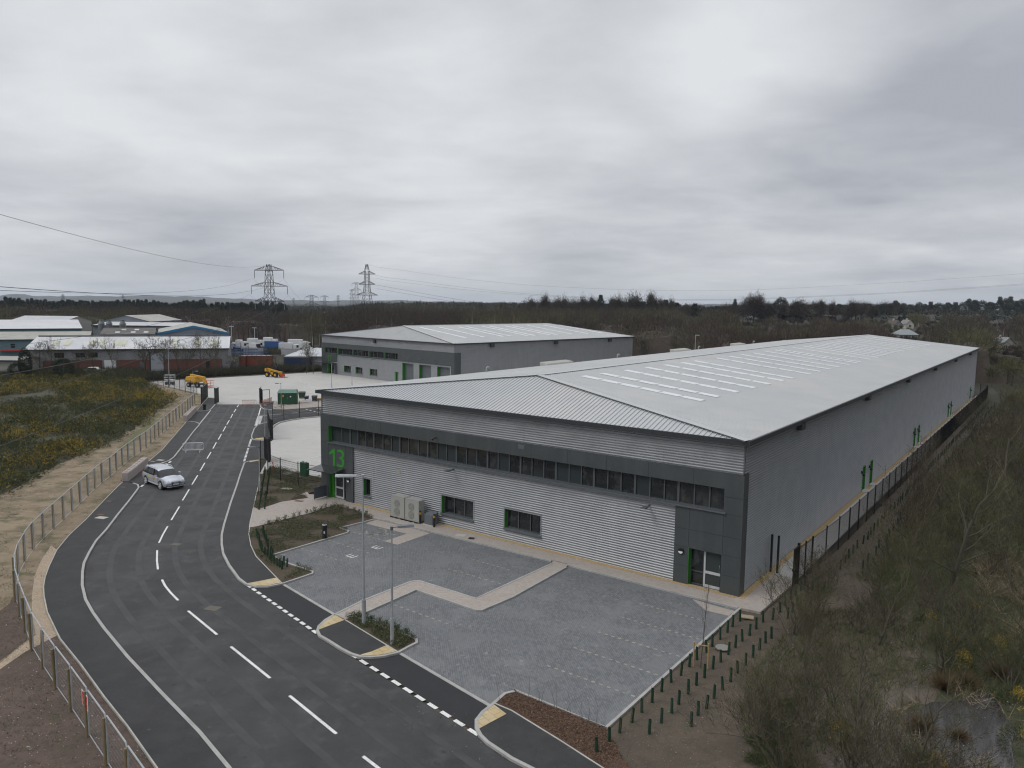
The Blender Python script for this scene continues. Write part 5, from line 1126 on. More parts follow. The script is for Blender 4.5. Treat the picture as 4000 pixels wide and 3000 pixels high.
# rubble heap and tank seen over the roof edge
rp = Dp(1480, 1494, 128); t = thing('rubble_heap', 'heap of building rubble seen over the left roof edge', 'rubble', (rp[0], rp[1], 0), 0)
q = MB(); rr_ = random.Random(5)
hm = MB(); pts = []
for k in range(160):
    a = rr_.uniform(0, 6.28); r_ = rr_.uniform(0, 1)**.6; x = 5*r_*math.cos(a); y = 2.5*r_*math.sin(a); z = 2.2*(1-r_)+.2; s = rr_.uniform(.15, .5)
    q.T = Matrix.Translation((x, y, z)) @ Matrix.Rotation(rr_.uniform(0, 6), 4, 'Z') @ Matrix.Rotation(rr_.uniform(-.6, .6), 4, 'X'); q.box(-s, -s*.6, -s*.5, s, s*.6, s*.5)
q.T = None; q.build('rubble', M['pale_gravel'], t)
# ================================================================== silver estate car
def suv(loc, rz, label):
    t = thing('parked_car', label, 'car', loc, rz)
    paint = mk('silver_car_paint', (.50, .525, .57), .25, metal=.4, spec=.6); glassc = mk('car_glass', (.008, .01, .011), .05, spec=.4)
    # stations: x, half width low, half width belt, z bottom, z belt, half width roof, z roof (None roof = bonnet/boot)
    S = [(-2.52, .74, .80, .42, .92, None, None), (-2.46, .90, .91, .34, 1.06, .62, 1.10), (-2.30, .95, .95, .30, 1.10, .66, 1.50), (-2.0, .985, .975, .28, 1.11, .69, 1.665), (-1.3, .99, .985, .26, 1.09, .72, 1.715), (-.4, .99, .985, .25, 1.07, .73, 1.72), (.35, .99, .98, .25, 1.05, .71, 1.675), (.70, .99, .975, .25, 1.045, .68, 1.58), (1.42, .985, .955, .25, 1.03, .60, 1.10), (1.52, .985, .95, .26, 1.02, .58, 1.055), (2.05, .965, .92, .29, .94, .55, .985), (2.35, .92, .87, .33, .86, .50, .90), (2.50, .84, .78, .36, .78, .42, .81), (2.56, .70, .66, .42, .66, .35, .68)]
    rings = []
    for x, wl, wb, zb, zt, wr, zr in S:
        if wr is None: wr, zr = .6, zt+.02
        rings.append([(x, -wl*.93, zb), (x, -wl, zb+.18), (x, -wl*1.005, zb+(zt-zb)*.62), (x, -wb*.965, zt), (x, -(wr+.035), zr-.075), (x, -wr*.86, zr-.01), (x, -wr*.4, zr+.015), (x, wr*.4, zr+.015), (x, wr*.86, zr-.01), (x, (wr+.035), zr-.075), (x, wb*.965, zt), (x, wl*1.005, zb+(zt-zb)*.62), (x, wl, zb+.18), (x, wl*.93, zb)])
    bd = MB(); n = 14; vs = [p for r_ in rings for p in r_]; bf = []; gf = []
    for i in range(len(rings)-1):
        for k in range(n):
            f = (i*n+k, i*n+(k+1) % n, (i+1)*n+(k+1) % n, (i+1)*n+k)
            side = k in (3, 9); top = k in (4, 5, 6, 7, 8)
            if side and 2 <= i <= 7: gf.append(f)
            elif top and i == 7: gf.append(f)          # windscreen
            elif top and i == 1: gf.append(f)          # rear screen
            else: bf.append(f)
    bf += [tuple(range(n-1, -1, -1)), tuple(range((len(rings)-1)*n, len(rings)*n))]
    bd.add(vs, bf+gf); bd.m = [0]*len(bf)+[1]*len(gf)
    o = bd.build('body', [paint, glassc], t, smooth=True); o.data.polygons.foreach_set('material_index', bd.m)
    md = o.modifiers.new('bev', 'EDGE_SPLIT'); md.split_angle = R(38)
    # pillars and roof rails
    q = MB()
    for s in (-1, 1):
        for x in (-1.32, -.02): q.hexa([(x-.05, s*.962, 1.08), (x+.05, s*.962, 1.08), (x+.05, s*.94, 1.08), (x-.05, s*.94, 1.08)], [(x-.05, s*.775, 1.655), (x+.05, s*.775, 1.655), (x+.05, s*.75, 1.655), (x-.05, s*.75, 1.655)])
        
    q.build('door_pillar', M['blackp'], t)
    for s in (-1, 1): MB().tube([(-1.95, s*.70, 1.66), (-1.8, s*.70, 1.75), (.1, s*.71, 1.77), (.35, s*.69, 1.67)], .02, 6).build('roof_rail', M['alu'], t)
    for x, s in ((1.57, -1), (1.57, 1), (-1.5, -1), (-1.5, 1)):
        a = MB(); a.cyl((x, s*.90, .39), (x, s*1.0, .39), .455, n=24); a.build('wheel_arch', M['blackp'], t)
        w_ = MB(); w_.cyl((x, s*.78, .37), (x, s*1.015, .37), .37, n=24); wo = w_.build('wheel', M['tyre'], t)
        r_ = MB(); r_.cyl((x, s*1.0, .37), (x, s*1.02, .37), .09, n=10)
        for k in range(5):
            a_ = 2*math.pi*k/5; c, s2 = math.cos(a_), math.sin(a_)
            r_.add([(x+c*.04-s2*.05, s*1.023, .37+s2*.04+c*.05), (x+c*.04+s2*.05, s*1.023, .37+s2*.04-c*.05), (x+c*.26+s2*.07, s*1.023, .37+s2*.26-c*.07), (x+c*.26-s2*.07, s*1.023, .37+s2*.26+c*.07)], [(0, 1, 2, 3)])
        pts = [(x+.265*math.cos(a_), s*1.02, .37+.265*math.sin(a_)) for a_ in np.linspace(0, 6.283, 25)]; r_.tube(pts, .018, 5)
        r_.build('rim', M['alu'], wo)
    for s in (-1, 1):
        m_ = MB(); m_.hexa([(.88, s*1.0, 1.08), (1.02, s*1.0, 1.10), (1.02, s*1.2, 1.10), (.88, s*1.2, 1.08)], [(.86, s*1.0, 1.25), (.98, s*1.0, 1.24), (.98, s*1.18, 1.24), (.86, s*1.18, 1.25)]); m_.build('wing_mirror', paint, t, smooth=False)
        h = MB(); h.hexa([(2.40, s*.55, .68), (2.10, s*.955, .70), (2.06, s*.96, .82), (2.38, s*.60, .80)], [(2.53, s*.55, .66), (2.26, s*.965, .68), (2.14, s*.965, .84), (2.47, s*.58, .82)]); h.build('headlight', mk('headlight_lens', (.16, .18, .19), .08, spec=.8), t)
        v = MB(); v.box(2.40, s*.45 if s > 0 else -.82, .36, 2.52, s*.82 if s > 0 else -.45, .5); v.build('air_intake', M['blackp'], t)
        tl = MB(); tl.hexa([(-2.5, s*.6, .95), (-2.3, s*.95, .92), (-2.3, s*.95, 1.08), (-2.5, s*.6, 1.1)], [(-2.56, s*.6, .95), (-2.36, s*.965, .92), (-2.36, s*.965, 1.08), (-2.56, s*.6, 1.1)]); tl.build('tail_light', M['red'], t)
    g = MB(); g.hexa([(2.50, -.36, .36), (2.56, -.40, .72), (2.56, .40, .72), (2.50, .36, .36)], [(2.60, -.33, .36), (2.615, -.40, .72), (2.615, .40, .72), (2.60, .33, .36)]); go = g.build('grille', M['blackp'], t)
    g = MB()
    for z in (.42, .48, .54, .60, .66, .70): g.box(2.59, -.36, z-.006, 2.622, .36, z+.006)
    g.build('grille_bar', M['galv'], go)
    g = MB()
    for y in (-.135, -.045, .045, .135): g.tube([(2.632, y+.055*math.cos(a_), .655+.055*math.sin(a_)) for a_ in np.linspace(0, 6.283, 15)], .009, 5)
    g.build('ring_emblem', M['alu'], go)
    np_ = MB(); np_.box(2.60, -.26, .46, 2.64, .26, .575); po_ = np_.build('number_plate', M['white'], t)
    cu = bpy.data.curves.new('p', 'FONT'); cu.body = 'GU57 HLA'; cu.size = .115; ob = bpy.data.objects.new('tmp', cu); COL.objects.link(ob); dg = bpy.context.evaluated_depsgraph_get()
    me = bpy.data.meshes.new_from_object(ob.evaluated_get(dg)); bpy.data.objects.remove(ob); cc = [q_.co[:] for q_ in me.vertices]; x1 = max(c_[0] for c_ in cc)
    for q_ in me.vertices: q_.co = (2.643, (q_.co.x-x1/2)*.48/x1, .48+q_.co.y*.85)
    me.materials.append(M['black']); ob = bpy.data.objects.new('lettering', me); COL.objects.link(ob); setpar(ob, po_)
    lp = MB(); lp.box(2.36, -.78, .29, 2.60, .78, .33); lp.build('bumper_lip', M['alu'], t)
    sl_ = MB()
    for s in (-1, 1): sl_.box(-1.05, s*.985-.02, .33, 1.1, s*.985+.02, .40)
    sl_.build('sill_trim', M['alu'], t)
    st_ = MB(); st_.quad((-1.0, -.999, .80), (-.58, -.999, .78), (-.58, -1.0, .98), (-1.0, -1.0, .98)); st_.quad((.0, -.999, .76), (.52, -.999, .76), (.52, -.999, .9), (.0, -.999, .92))
    st_.m = [0, 1]; st_.build('door_sticker', [mk('sticker_yellow', (.5, .45, .05), .5), mk('sticker_orange', (.45, .22, .06), .5)], t)
    jl = MB()
    for x in (-.95, .15, 1.12): jl.box(x-.008, -1.0, .42, x+.008, -.985, 1.0); jl.box(x-.008, .985, .42, x+.008, 1.0, 1.0)
    jl.build('door_joint', M['darkseam'], t)
    dh = MB()
    for x in (-.62, .5):
        for s in (-1, 1): dh.box(x, s*1.0-.015, .9, x+.2, s*1.0+.015, .93)
    dh.build('door_handle', M['alu'], t)
    return t
suv((-32.25, 68.75, .02), math.atan2(-.666, .745), 'silver five door estate car with roof rails parked across the side turning')

# ================================================================== plant machines
def wheel(par, x, y, r_, w_, hub, s=1):
    a = MB(); a.cyl((x, y-w_/2, r_), (x, y+w_/2, r_), r_, n=18); o = a.build('wheel', M['tyre'], par)
    b = MB(); b.cyl((x, y-w_/2-.02, r_), (x, y+w_/2+.02, r_), r_*.5, n=14); b.build('rim', hub, o)
def telehandler(loc, rz):
    t = thing('telehandler', 'yellow telehandler with lowered boom and forks on the far yard', 'telehandler', loc, rz); Yl = M['yellow']
    for x in (-1.25, 1.25):
        for y in (-.85, .85): wheel(t, x, y, .58, .42, Yl)
    b = MB(); b.box(-1.9, -.55, .6, 1.6, .55, 1.05); b.hexa([(-2.0, -.75, .7), (-.6, -.75, .7), (-.6, -.2, .7), (-2.0, -.2, .7)], [(-1.9, -.72, 1.35), (-.7, -.72, 1.5), (-.7, -.25, 1.5), (-1.9, -.25, 1.35)]); b.build('chassis', Yl, t)
    for x in (-1.25, 1.25):
        f = MB(); pts = [(x+.72*math.cos(a), .58+.72*math.sin(a)) for a in np.linspace(.2, 2.9, 8)]
        for y0 in (-1.08, .64): f.add([(q[0], y0, q[1]) for q in pts]+[(q[0], y0+.44, q[1]) for q in pts], [(i, i+1, 9+i, 8+i) for i in range(7)])
        f.build('mudguard', M['blackp'], t)
    c = MB(); c.hexa([(-.6, .1, 1.0), (.7, .1, 1.0), (.7, .9, 1.0), (-.6, .9, 1.0)], [(-.45, .15, 2.35), (.35, .15, 2.35), (.35, .85, 2.35), (-.45, .85, 2.35)]); co_ = c.build('cab', M['glass'], t)
    f = MB(); f.box(-.5, .12, 2.33, .4, .88, 2.42)
    for a, b_ in (((-.6, .1, 1.), (-.45, .15, 2.35)), ((.7, .1, 1.), (.35, .15, 2.35)), ((.7, .9, 1.), (.35, .85, 2.35)), ((-.6, .9, 1.), (-.45, .85, 2.35))): f.bar(a, b_, .045)
    f.build('cab_frame', M['black'], co_)
    MB().cyl((-.2, .5, 2.42), (-.2, .5, 2.6), .07, n=8).build('beacon', M['orange'], co_)
    m = MB(); m.T = None; m.hexa([(-2.05, -.18, 1.5), (2.1, -.18, .95), (2.1, .06, .95), (-2.05, .06, 1.5)], [(-2.05, -.18, 1.95), (2.3, -.18, 1.25), (2.3, .06, 1.25), (-2.05, .06, 1.95)]); m.build('boom', Yl, t)
    m = MB(); m.hexa([(2.1, -.14, .4), (2.5, -.14, .4), (2.5, .04, .4), (2.1, .04, .4)], [(2.0, -.14, 1.2), (2.35, -.14, 1.2), (2.35, .04, 1.2), (2.0, .04, 1.2)]); m.build('boom_head', Yl, t)
    m = MB(); m.box(2.5, -.65, .2, 2.6, .6, .85); m.build('carriage', M['orange'], t)
    for y in (-.45, .4): m = MB(); m.box(2.6, y-.06, .06, 3.7, y+.06, .12); m.build('fork', M['black'], t)
    m = MB(); m.box(-2.25, -.7, 1.2, -1.85, .1, 1.9); m.build('engine_cover', Yl, t); m = MB(); m.cyl((-1.9, -.5, 1.8), (-1.9, -.5, 2.2), .06, n=8); m.build('exhaust', M['black'], t)
telehandler((*G(1072, 1473)[:2], .03), R(-28))
def boomlift(loc, rz):
    t = thing('boom_lift', 'yellow self propelled boom lift with folded arm and basket by the yard fence', 'boom lift', loc, rz); Yl = M['yellow']
    for x in (-1.15, 1.15):
        for y in (-.95, .95): wheel(t, x, y, .48, .38, M['galv'])
    b = MB(); b.box(-1.5, -.5, .45, 1.5, .5, .8); b.box(-1.15, -.8, .42, -1.0, .8, .55); b.box(1., -.8, .42, 1.15, .8, .55); b.cyl((0, 0, .8), (0, 0, .95), .45, n=14); b.build('chassis', M['trim'], t)
    b = MB(); b.hexa([(-2.0, -1.05, .98), (.7, -1.05, .98), (.7, 1.05, .98), (-2.0, 1.05, .98)], [(-1.85, -1., 2.05), (.3, -1., 2.05), (.3, 1., 2.05), (-1.85, 1., 2.05)]); b.build('turntable_hood', Yl, t)
    b = MB(); b.hexa([(-1.6, -.2, 2.1), (2.1, -.2, 1.75), (2.1, .2, 1.75), (-1.6, .2, 2.1)], [(-1.6, -.2, 2.5), (2.1, -.2, 2.1), (2.1, .2, 2.1), (-1.6, .2, 2.5)]); b.build('boom', Yl, t)
    b = MB(); b.hexa([(1.6, -.16, 1.9), (2.1, -.16, 2.1), (2.1, .16, 2.1), (1.6, .16, 1.9)], [(2.3, -.16, .7), (2.65, -.16, .8), (2.65, .16, .8), (2.3, .16, .7)]); b.build('jib', Yl, t)
    b = MB()
    for z in (.35, .9, 1.4): b.tube([(2.7, -.85, z), (3.5, -.85, z), (3.5, .85, z), (2.7, .85, z), (2.7, -.85, z)], .03, 5)
    for x, y in ((2.7, -.85), (3.5, -.85), (3.5, .85), (2.7, .85), (3.5, 0), (2.7, 0)): b.bar((x, y, .3), (x, y, 1.4), .025)
    b.box(2.65, -.88, .28, 3.55, .88, .34); b.build('basket', M['orange'], t)
boomlift((*G(770, 1512)[:2], .03), R(-24))
p = G(664, 1503); t = thing('scissor_lift', 'small white scissor lift behind the left yard fence', 'scissor lift', (*p[:2], .03), .2)
b = MB(); b.box(-.9, -.4, .15, .9, .4, .6); b.build('base', M['trim'], t)
b = MB(); b.box(-.95, -.42, .95, .95, .42, 1.1)
for z in (1.5, 1.95): b.tube([(-.95, -.42, z), (.95, -.42, z), (.95, .42, z), (-.95, .42, z), (-.95, -.42, z)], .03, 5)
for x in (-.95, 0, .95):
    for y in (-.42, .42): b.bar((x, y, 1.1), (x, y, 1.95), .025)
b.build('platform', M['white'], t); b = MB()
for y in (-.35, .35): b.bar((-.8, y, .6), (.8, y, .95), .04); b.bar((.8, y, .6), (-.8, y, .95), .04)
b.build('scissor_arm', M['white'], t)
for x in (-.65, .65):
    for y in (-.42, .42): wheel(t, x, y, .16, .12, M['trim'])

# ================================================================== old estate on the left
def shed(name, label, xl, xr, Yf, Yb, eave, ridge, wall, roof, axis='x', cat='industrial building', base=0, lower=None, yoff=0., seams=True, barge=None, xlb=None, xrb=None):
    """shed between two photo columns; axis 'x' = ridge across the view, 'y' = gable facing us"""
    ax = (xl-2000)/FP*1.; fl = ((xl-2000)/FP*Yf, Yf); fr = ((xr-2000)/FP*(Yf+yoff), Yf+yoff)
    d = np.array(fr)-np.array(fl); L_ = float(np.linalg.norm(d)); rz = math.atan2(d[1], d[0]); dep = Yb-Yf
    t = thing(name, label, cat, (fl[0], fl[1], 0), rz, 'buildings of the old industrial estate')
    w_ = MB()
    if axis == 'x':
        g = [(0, 0, eave), (0, dep/2, ridge), (0, dep, eave)]
        w_.box(0, 0, 0, L_, dep, eave-.02); w_.add([(0, 0, eave), (0, dep/2, ridge), (0, dep, eave)], [(0, 1, 2)]); w_.add([(L_, 0, eave), (L_, dep/2, ridge), (L_, dep, eave)], [(0, 1, 2)])
        rr_ = [(-.3, -.4, eave-.08), (L_+.3, -.4, eave-.08), (L_+.3, dep/2, ridge+.05), (-.3, dep/2, ridge+.05), (L_+.3, dep+.4, eave-.08), (-.3, dep+.4, eave-.08)]; rf = [(0, 1, 2, 3), (3, 2, 4, 5)]
    else:
        w_.box(0, 0, 0, L_, dep, eave-.02); w_.add([(0, 0, eave), (L_/2, 0, ridge), (L_, 0, eave)], [(0, 1, 2)]); w_.add([(0, dep, eave), (L_/2, dep, ridge), (L_, dep, eave)], [(0, 1, 2)])
        rr_ = [(-.4, -.3, eave-.08), (L_/2, -.3, ridge+.05), (L_/2, dep+.3, ridge+.05), (-.4, dep+.3, eave-.08), (L_+.4, -.3, eave-.08), (L_+.4, dep+.3, eave-.08)]; rf = [(0, 1, 2, 3), (1, 4, 5, 2)]
    w_.build('wall', M[wall], t)
    r = MB(); r.add(rr_, rf)
    if seams:
        if axis == 'x':
            for x in np.arange(0, L_, .5): r.add([(x-.05, -.4, eave-.06), (x+.05, -.4, eave-.06), (x+.05, dep/2, ridge+.10), (x-.05, dep/2, ridge+.10)], [(0, 1, 2, 3)])
    ro = r.build('roof', M[roof], t, fix=False)
    f = MB()
    if axis == 'x': f.box(-.3, -.5, eave-.3, L_+.3, -.38, eave-.02)
    if barge:
        for s in (0, 1):
            x0 = -.4 if s == 0 else L_+.4; f.hexa([(x0, -.4, eave-.75), (L_/2, -.4, ridge-.6), (L_/2, -.3, ridge-.6), (x0, -.3, eave-.75)], [(x0, -.4, eave), (L_/2, -.4, ridge+.1), (L_/2, -.3, ridge+.1), (x0, -.3, eave)])
    if len(f.v): f.build('fascia', M[barge] if barge else M['gutter'], t)
    return t, L_, dep, ro
t, L_, dep, ro = shed('industrial_building', 'long low brick and grey building with weathered white roof behind the bare trees', 92, 888, 172, 197, 5.35, 7.7, 'wallgrey', 'wroof', yoff=14)
b = MB()
dw = [(.585*L_, .60*L_), (.60*L_, .60*L_)]
for a, c in ((.08, .36), (.43, .592), (.668, .965)): b.box(a*L_, -.16, 0, c*L_, .02, 2.75)
b.build('brick_plinth', M['brick'], t)
b = MB(); b.box(.6*L_, -.22, 0, .662*L_, 0, 4.4); b.build('roller_door', mk('pale_roller_door', (.36, .38, .41), .6), t); b = MB(); b.box(.592*L_, -.24, 0, .6*L_, 0, 4.6); b.box(.6*L_, -.24, 4.4, .662*L_, 0, 4.6); b.build('door_frame', M['gutter'], t)
b = MB(); b.box(.37*L_, -.1, 0, .425*L_, 0, 2.7); b.build('roller_door', M['white'], t)
b = MB(); b.box(.545*L_, -.2, 0, .567*L_, 0, 2.3); b.build('door', M['trim'], t); b = MB(); b.box(.88*L_, -.2, 0, .90*L_, 0, 2.3); b.build('door', M['black'], t)
for k, a in enumerate((.135, .235, .295)): b = MB(); b.box(a*L_, -.06, 3.4, (a+.045)*L_, 0, 4.5); b.build('window', M['glass'], t)
for a in (.10, .16, .28, .325, .40, .435, .70, .82, .90): b = MB(); b.add([(a*L_, 2.2*1.5, 6.09), ((a+.03)*L_, 3.3, 6.09), ((a+.03)*L_, 8.2, 7.03), (a*L_, 8.2, 7.03)], [(0, 1, 2, 3)]); b.build('rooflight', M['palegreen'], ro, fix=False) if False else b.build('rooflight', mk('faded_rooflight', (.50, .50, .38), .6), ro, fix=False)
b = MB(); b.box(0, dep/2-.4, 7.65, L_, dep/2+.4, 8.0); b.build('ridge_vent', M['droof'], ro)
t, L_, dep, ro = shed('industrial_building', 'grey roofed building with blue gable trim behind the long low one', 619, 887, 222, 260, 7.3, 9.3, 'gcloth', 'groof', axis='y', barge='blue_trim', yoff=7.8)
t, L_, dep, ro = shed('industrial_building', 'large teal walled shed with long white roof at the far left', -190, 318, 218, 254, 7.8, 10.0, 'teal', 'wroof', yoff=18)
t, L_, dep, ro = shed('industrial_building', 'lower teal walled shed with grey roof at the left edge', -200, 345, 199, 216, 5.8, 7.5, 'teal', 'groof', yoff=14)
b = MB(); b.box(.35*L_, -1.2, 2.6, .54*L_, 0, 2.9); b.build('canopy', M['red'], t); b = MB(); b.box(.42*L_, -.1, 3.5, .45*L_, 0, 4.6); b.build('window', M['glass'], t)
t, L_, dep, ro = shed('industrial_building', 'dark roofed shed with pale rooflights in the middle of the estate', 392, 598, 210, 230, 7.2, 8.6, 'wallgrey', 'droof', yoff=5)
for a, y0, y1 in ((.25, 2, 4), (.55, 2, 4), (.8, 2, 4), (.35, 6, 8), (.6, 6, 8)): b = MB(); b.add([(a*L_, y0, 7.28+y0*.14), ((a+.09)*L_, y0, 7.28+y0*.14), ((a+.09)*L_, y1, 7.28+y1*.14), (a*L_, y1, 7.28+y1*.14)], [(0, 1, 2, 3)]); b.build('rooflight', M['wroof'], ro, fix=False)
for k, x in enumerate((397, 427, 480)):
    pz = Dp(x, 1283, 223); b = MB(); b.cyl((pz[0], pz[1], 7.8), (pz[0], pz[1], 9.6), .85, n=12); b.cyl((pz[0], pz[1], 9.6), (pz[0], pz[1], 10.6), .95, .5, 12); b.cyl((pz[0], pz[1], 10.6), (pz[0], pz[1], 10.9), .55, n=12)
    o = b.build('roof_ventilator', M['trim']); bp = np.array((-t.location[0], -t.location[1])); setpar(o, t)
    o.matrix_parent_inverse = Matrix.Identity(4); ci, si = math.cos(-t.rotation_euler[2]), math.sin(-t.rotation_euler[2])
    for v_ in o.data.vertices:
        x_, y_ = v_.co.x-t.location[0], v_.co.y-t.location[1]; v_.co.x = ci*x_-si*y_; v_.co.y = si*x_+ci*y_
shed('industrial_building', 'far white roofed shed behind the roof ventilators', 362, 690, 255, 275, 8.2, 9.0, 'wallgrey', 'wroof')
shed('industrial_building', 'far pale green trimmed gabled shed, highest roof behind the ventilators', 398, 585, 283, 310, 8.8, 10.9, 'gcloth', 'groof', axis='y')
shed('industrial_building', 'far cream gabled shed near the left edge', 40, 250, 272, 290, 8.8, 10.4, 'cream', 'wroof', axis='x')
shed('industrial_building', 'small cream block half hidden by ivy at the left edge', -80, 70, 166, 174, 3.4, 3.9, 'cream', 'groof')
def lorry(px_, Yd, Ln, hh, body, label, rz=0., van=False):
    x = (px_-2000)/FP*Yd; t = thing('van' if van else 'lorry', label, 'van' if van else 'lorry', (x, Yd, 0), rz, 'vehicles in the lorry park')
    if van:
        b = MB(); b.hexa([(0, -1, .35), (Ln, -1, .35), (Ln, 1, .35), (0, 1, .35)], [(0, -.95, hh), (Ln*.75, -.95, hh), (Ln*.75, .95, hh), (0, .95, hh)]); b.build('body', M[body], t)
        b = MB(); b.hexa([(Ln*.80, -.97, 1.3), (Ln*.93, -.97, 1.3), (Ln*.93, .97, 1.3), (Ln*.80, .97, 1.3)], [(Ln*.77, -.97, hh-.3), (Ln*.83, -.97, hh-.3), (Ln*.83, .97, hh-.3), (Ln*.77, .97, hh-.3)]); b.build('window', M['glass'], t)
    else:
        b = MB(); b.box(0, -1.25, 1.0, Ln-2.2, 1.25, hh); b.build('body', M[body], t); b = MB(); b.hexa([(Ln-2., -1.2, .6), (Ln, -1.2, .6), (Ln, 1.2, .6), (Ln-2., 1.2, .6)], [(Ln-2., -1.15, hh-.6), (Ln-.4, -1.15, hh-.6), (Ln-.4, 1.15, hh-.6), (Ln-2., 1.15, hh-.6)]); co_ = b.build('cab', M['white'], t)
        b = MB(); b.box(Ln-.9, -1.22, 1.7, Ln-.25, 1.22, 2.5); b.build('window', M['glass'], co_)
    for f_ in (.18, .82):
        b = MB(); b.cyl((Ln*f_, -1.15, .5), (Ln*f_, 1.15, .5), .5, n=12); b.build('wheel', M['tyre'], t)
for a in ((893, 262, 2.6, 2.4, 'white', 'small white van at the left end of the lorry park', 0, True), (922, 258, 3.9, 3.6, 'white', 'white box lorry, second from the left in the lorry park', 0, False), (966, 262, 5.4, 4.0, 'white', 'tall white lorry in the middle of the lorry park', .1, False), (978, 248, 3.4, 3.2, 'white', 'white tractor lorry with dark windscreen in front of the tall one', -.3, True),
          (1035, 256, 8.2, 3.4, 'vblue', 'blue bodied lorry behind the first pylon legs', 0, False), (1088, 250, 6.6, 3.2, 'white', 'long white lorry right of the pylon', .15, False), (1168, 262, 4.6, 2.9, 'white', 'white van near the tent roof', 0, True), (1030, 270, 5., 4.0, 'white', 'white lorry behind the blue bodied one', 0, False), (1125, 266, 7., 3.6, 'white', 'white lorry body at the back, above the tent', .05, False)):
    lorry(a[0], a[1], a[2], a[3], a[4], a[5], a[6], a[7])
def cont(x0, x1, Yd, h, dep, mat, label, name='shipping_container'):
    xa = (x0-2000)/FP*Yd; L_ = (x1-x0)/FP*Yd; t = thing(name, label, 'container', (xa, Yd, 0), 0, 'containers behind the yard fence')
    b = MB(); b.box(0, 0, .1, L_, dep, h); 
    for x in np.arange(.15, L_-.1, .3): b.box(x, -.04, .2, x+.14, 0, h-.15)
    b.build('body', M[mat], t); b = MB(); b.box(-.05, -.06, h, L_+.05, dep+.05, h+.1); b.build('roof', M['wallgrey'], t); b = MB(); b.box(-.03, -.05, 0, .1, .05, h); b.box(L_-.1, -.05, 0, L_+.03, .05, h); b.build('corner_post', M[mat], t)
cont(930, 953, 194, 2.75, 2.4, 'orange_brick', 'short orange red container end behind the yard fence'); cont(961, 1053, 195, 2.8, 2.4, 'orange_brick', 'long orange red container behind the yard fence'); cont(1105, 1208, 196, 2.5, 3, 'cblue', 'dark blue container under the white tent roof')
cont(948, 1024, 236, 2.2, .4, 'tent', 'pale hoarding panels in front of the lorries', 'site_hoarding'); cont(1095, 1180, 236, 2.1, .4, 'tent', 'pale trailer sides behind the tent roof', 'trailer')
xa = (1110-2000)/FP*198; L_ = 165/FP*198; t = thing('storage_tent', 'white fabric storage tent roof behind the yard fence', 'tent', (xa, 198, 0), 0)
b = MB(); nx = 14
for i in range(nx):
    u0, u1 = i/nx, (i+1)/nx; h = lambda u: 2.9+1.7*min(1, u*2.6)*(1 if u < .8 else 1-(u-.8)*1.2)+.12*math.sin(u*40)
    b.add([(u0*L_, -.5, 2.7), (u1*L_, -.5, 2.7), (u1*L_, 5, h(u1)), (u0*L_, 5, h(u0)), (u1*L_, 10, 2.7), (u0*L_, 10, 2.7)], [(0, 1, 2, 3), (3, 2, 4, 5)])
b.build('fabric_roof', M['tent'], t); b = MB()
for x in np.arange(0, L_+.1, L_/5): b.bar((x, 0, 0), (x, 0, 2.7), .08)
b.box(L_*.62, -.02, 0, L_, .04, 2.7); b.build('frame', M['wallgrey'], t)
for k, (x0, x1, Yd) in enumerate(((893, 912, 232), (915, 935, 230), (938, 962, 232), (966, 1000, 233), (1004, 1040, 234))):
    xa = (x0-2000)/FP*Yd; L_ = (x1-x0)/FP*Yd; t = thing('stillage_rack', 'blue steel stillage rack, '+['leftmost, beside the long low building', 'second from the left', 'middle one of the row', 'fourth from the left', 'right end of the row'][k], 'rack', (xa, Yd, 0), 0, 'blue stillage racks')
    b = MB(); hh = 3.6-.5*k
    for x in np.arange(0, L_+.05, L_/4):
        for y in (0, 1.2): b.bar((x, y, 0), (x, y, hh), .07)
    for z in (1., 2., hh-.2): b.box(0, 0, z, L_, 1.2, z+.08)
    b.build('rack_frame', M['vblue'], t)
def farcar(px_, label, mat='white', rz=0., Yd=None):
    p = G(*px_) if Yd is None else Dp(px_[0], px_[1], Yd); t = thing('parked_car', label, 'car', p, rz, 'small parked cars far off')
    b = MB(); b.prism([(-2.1, -.85), (2.1, -.85), (2.2, 0), (2.1, .85), (-2.1, .85)], .3, .85); b.hexa([(-1.5, -.8, .85), (1.1, -.8, .85), (1.1, .8, .85), (-1.5, .8, .85)], [(-1.1, -.65, 1.42), (.5, -.65, 1.42), (.5, .65, 1.42), (-1.1, .65, 1.42)]); b.build('body', M[mat], t)
    b = MB(); b.hexa([(-1.42, -.82, .9), (1.0, -.82, .9), (1.0, .82, .9), (-1.42, .82, .9)], [(-1.1, -.69, 1.34), (.55, -.69, 1.34), (.55, .69, 1.34), (-1.1, .69, 1.34)]); b.build('window', M['glass'], t)
    for x in (-1.3, 1.35): b = MB(); b.cyl((x, -.88, .32), (x, .88, .32), .32, n=12); b.build('wheel', M['tyre'], t)
farcar((370, 1458), 'small white car parked against the brick wall behind the gorse', 'white', .1)

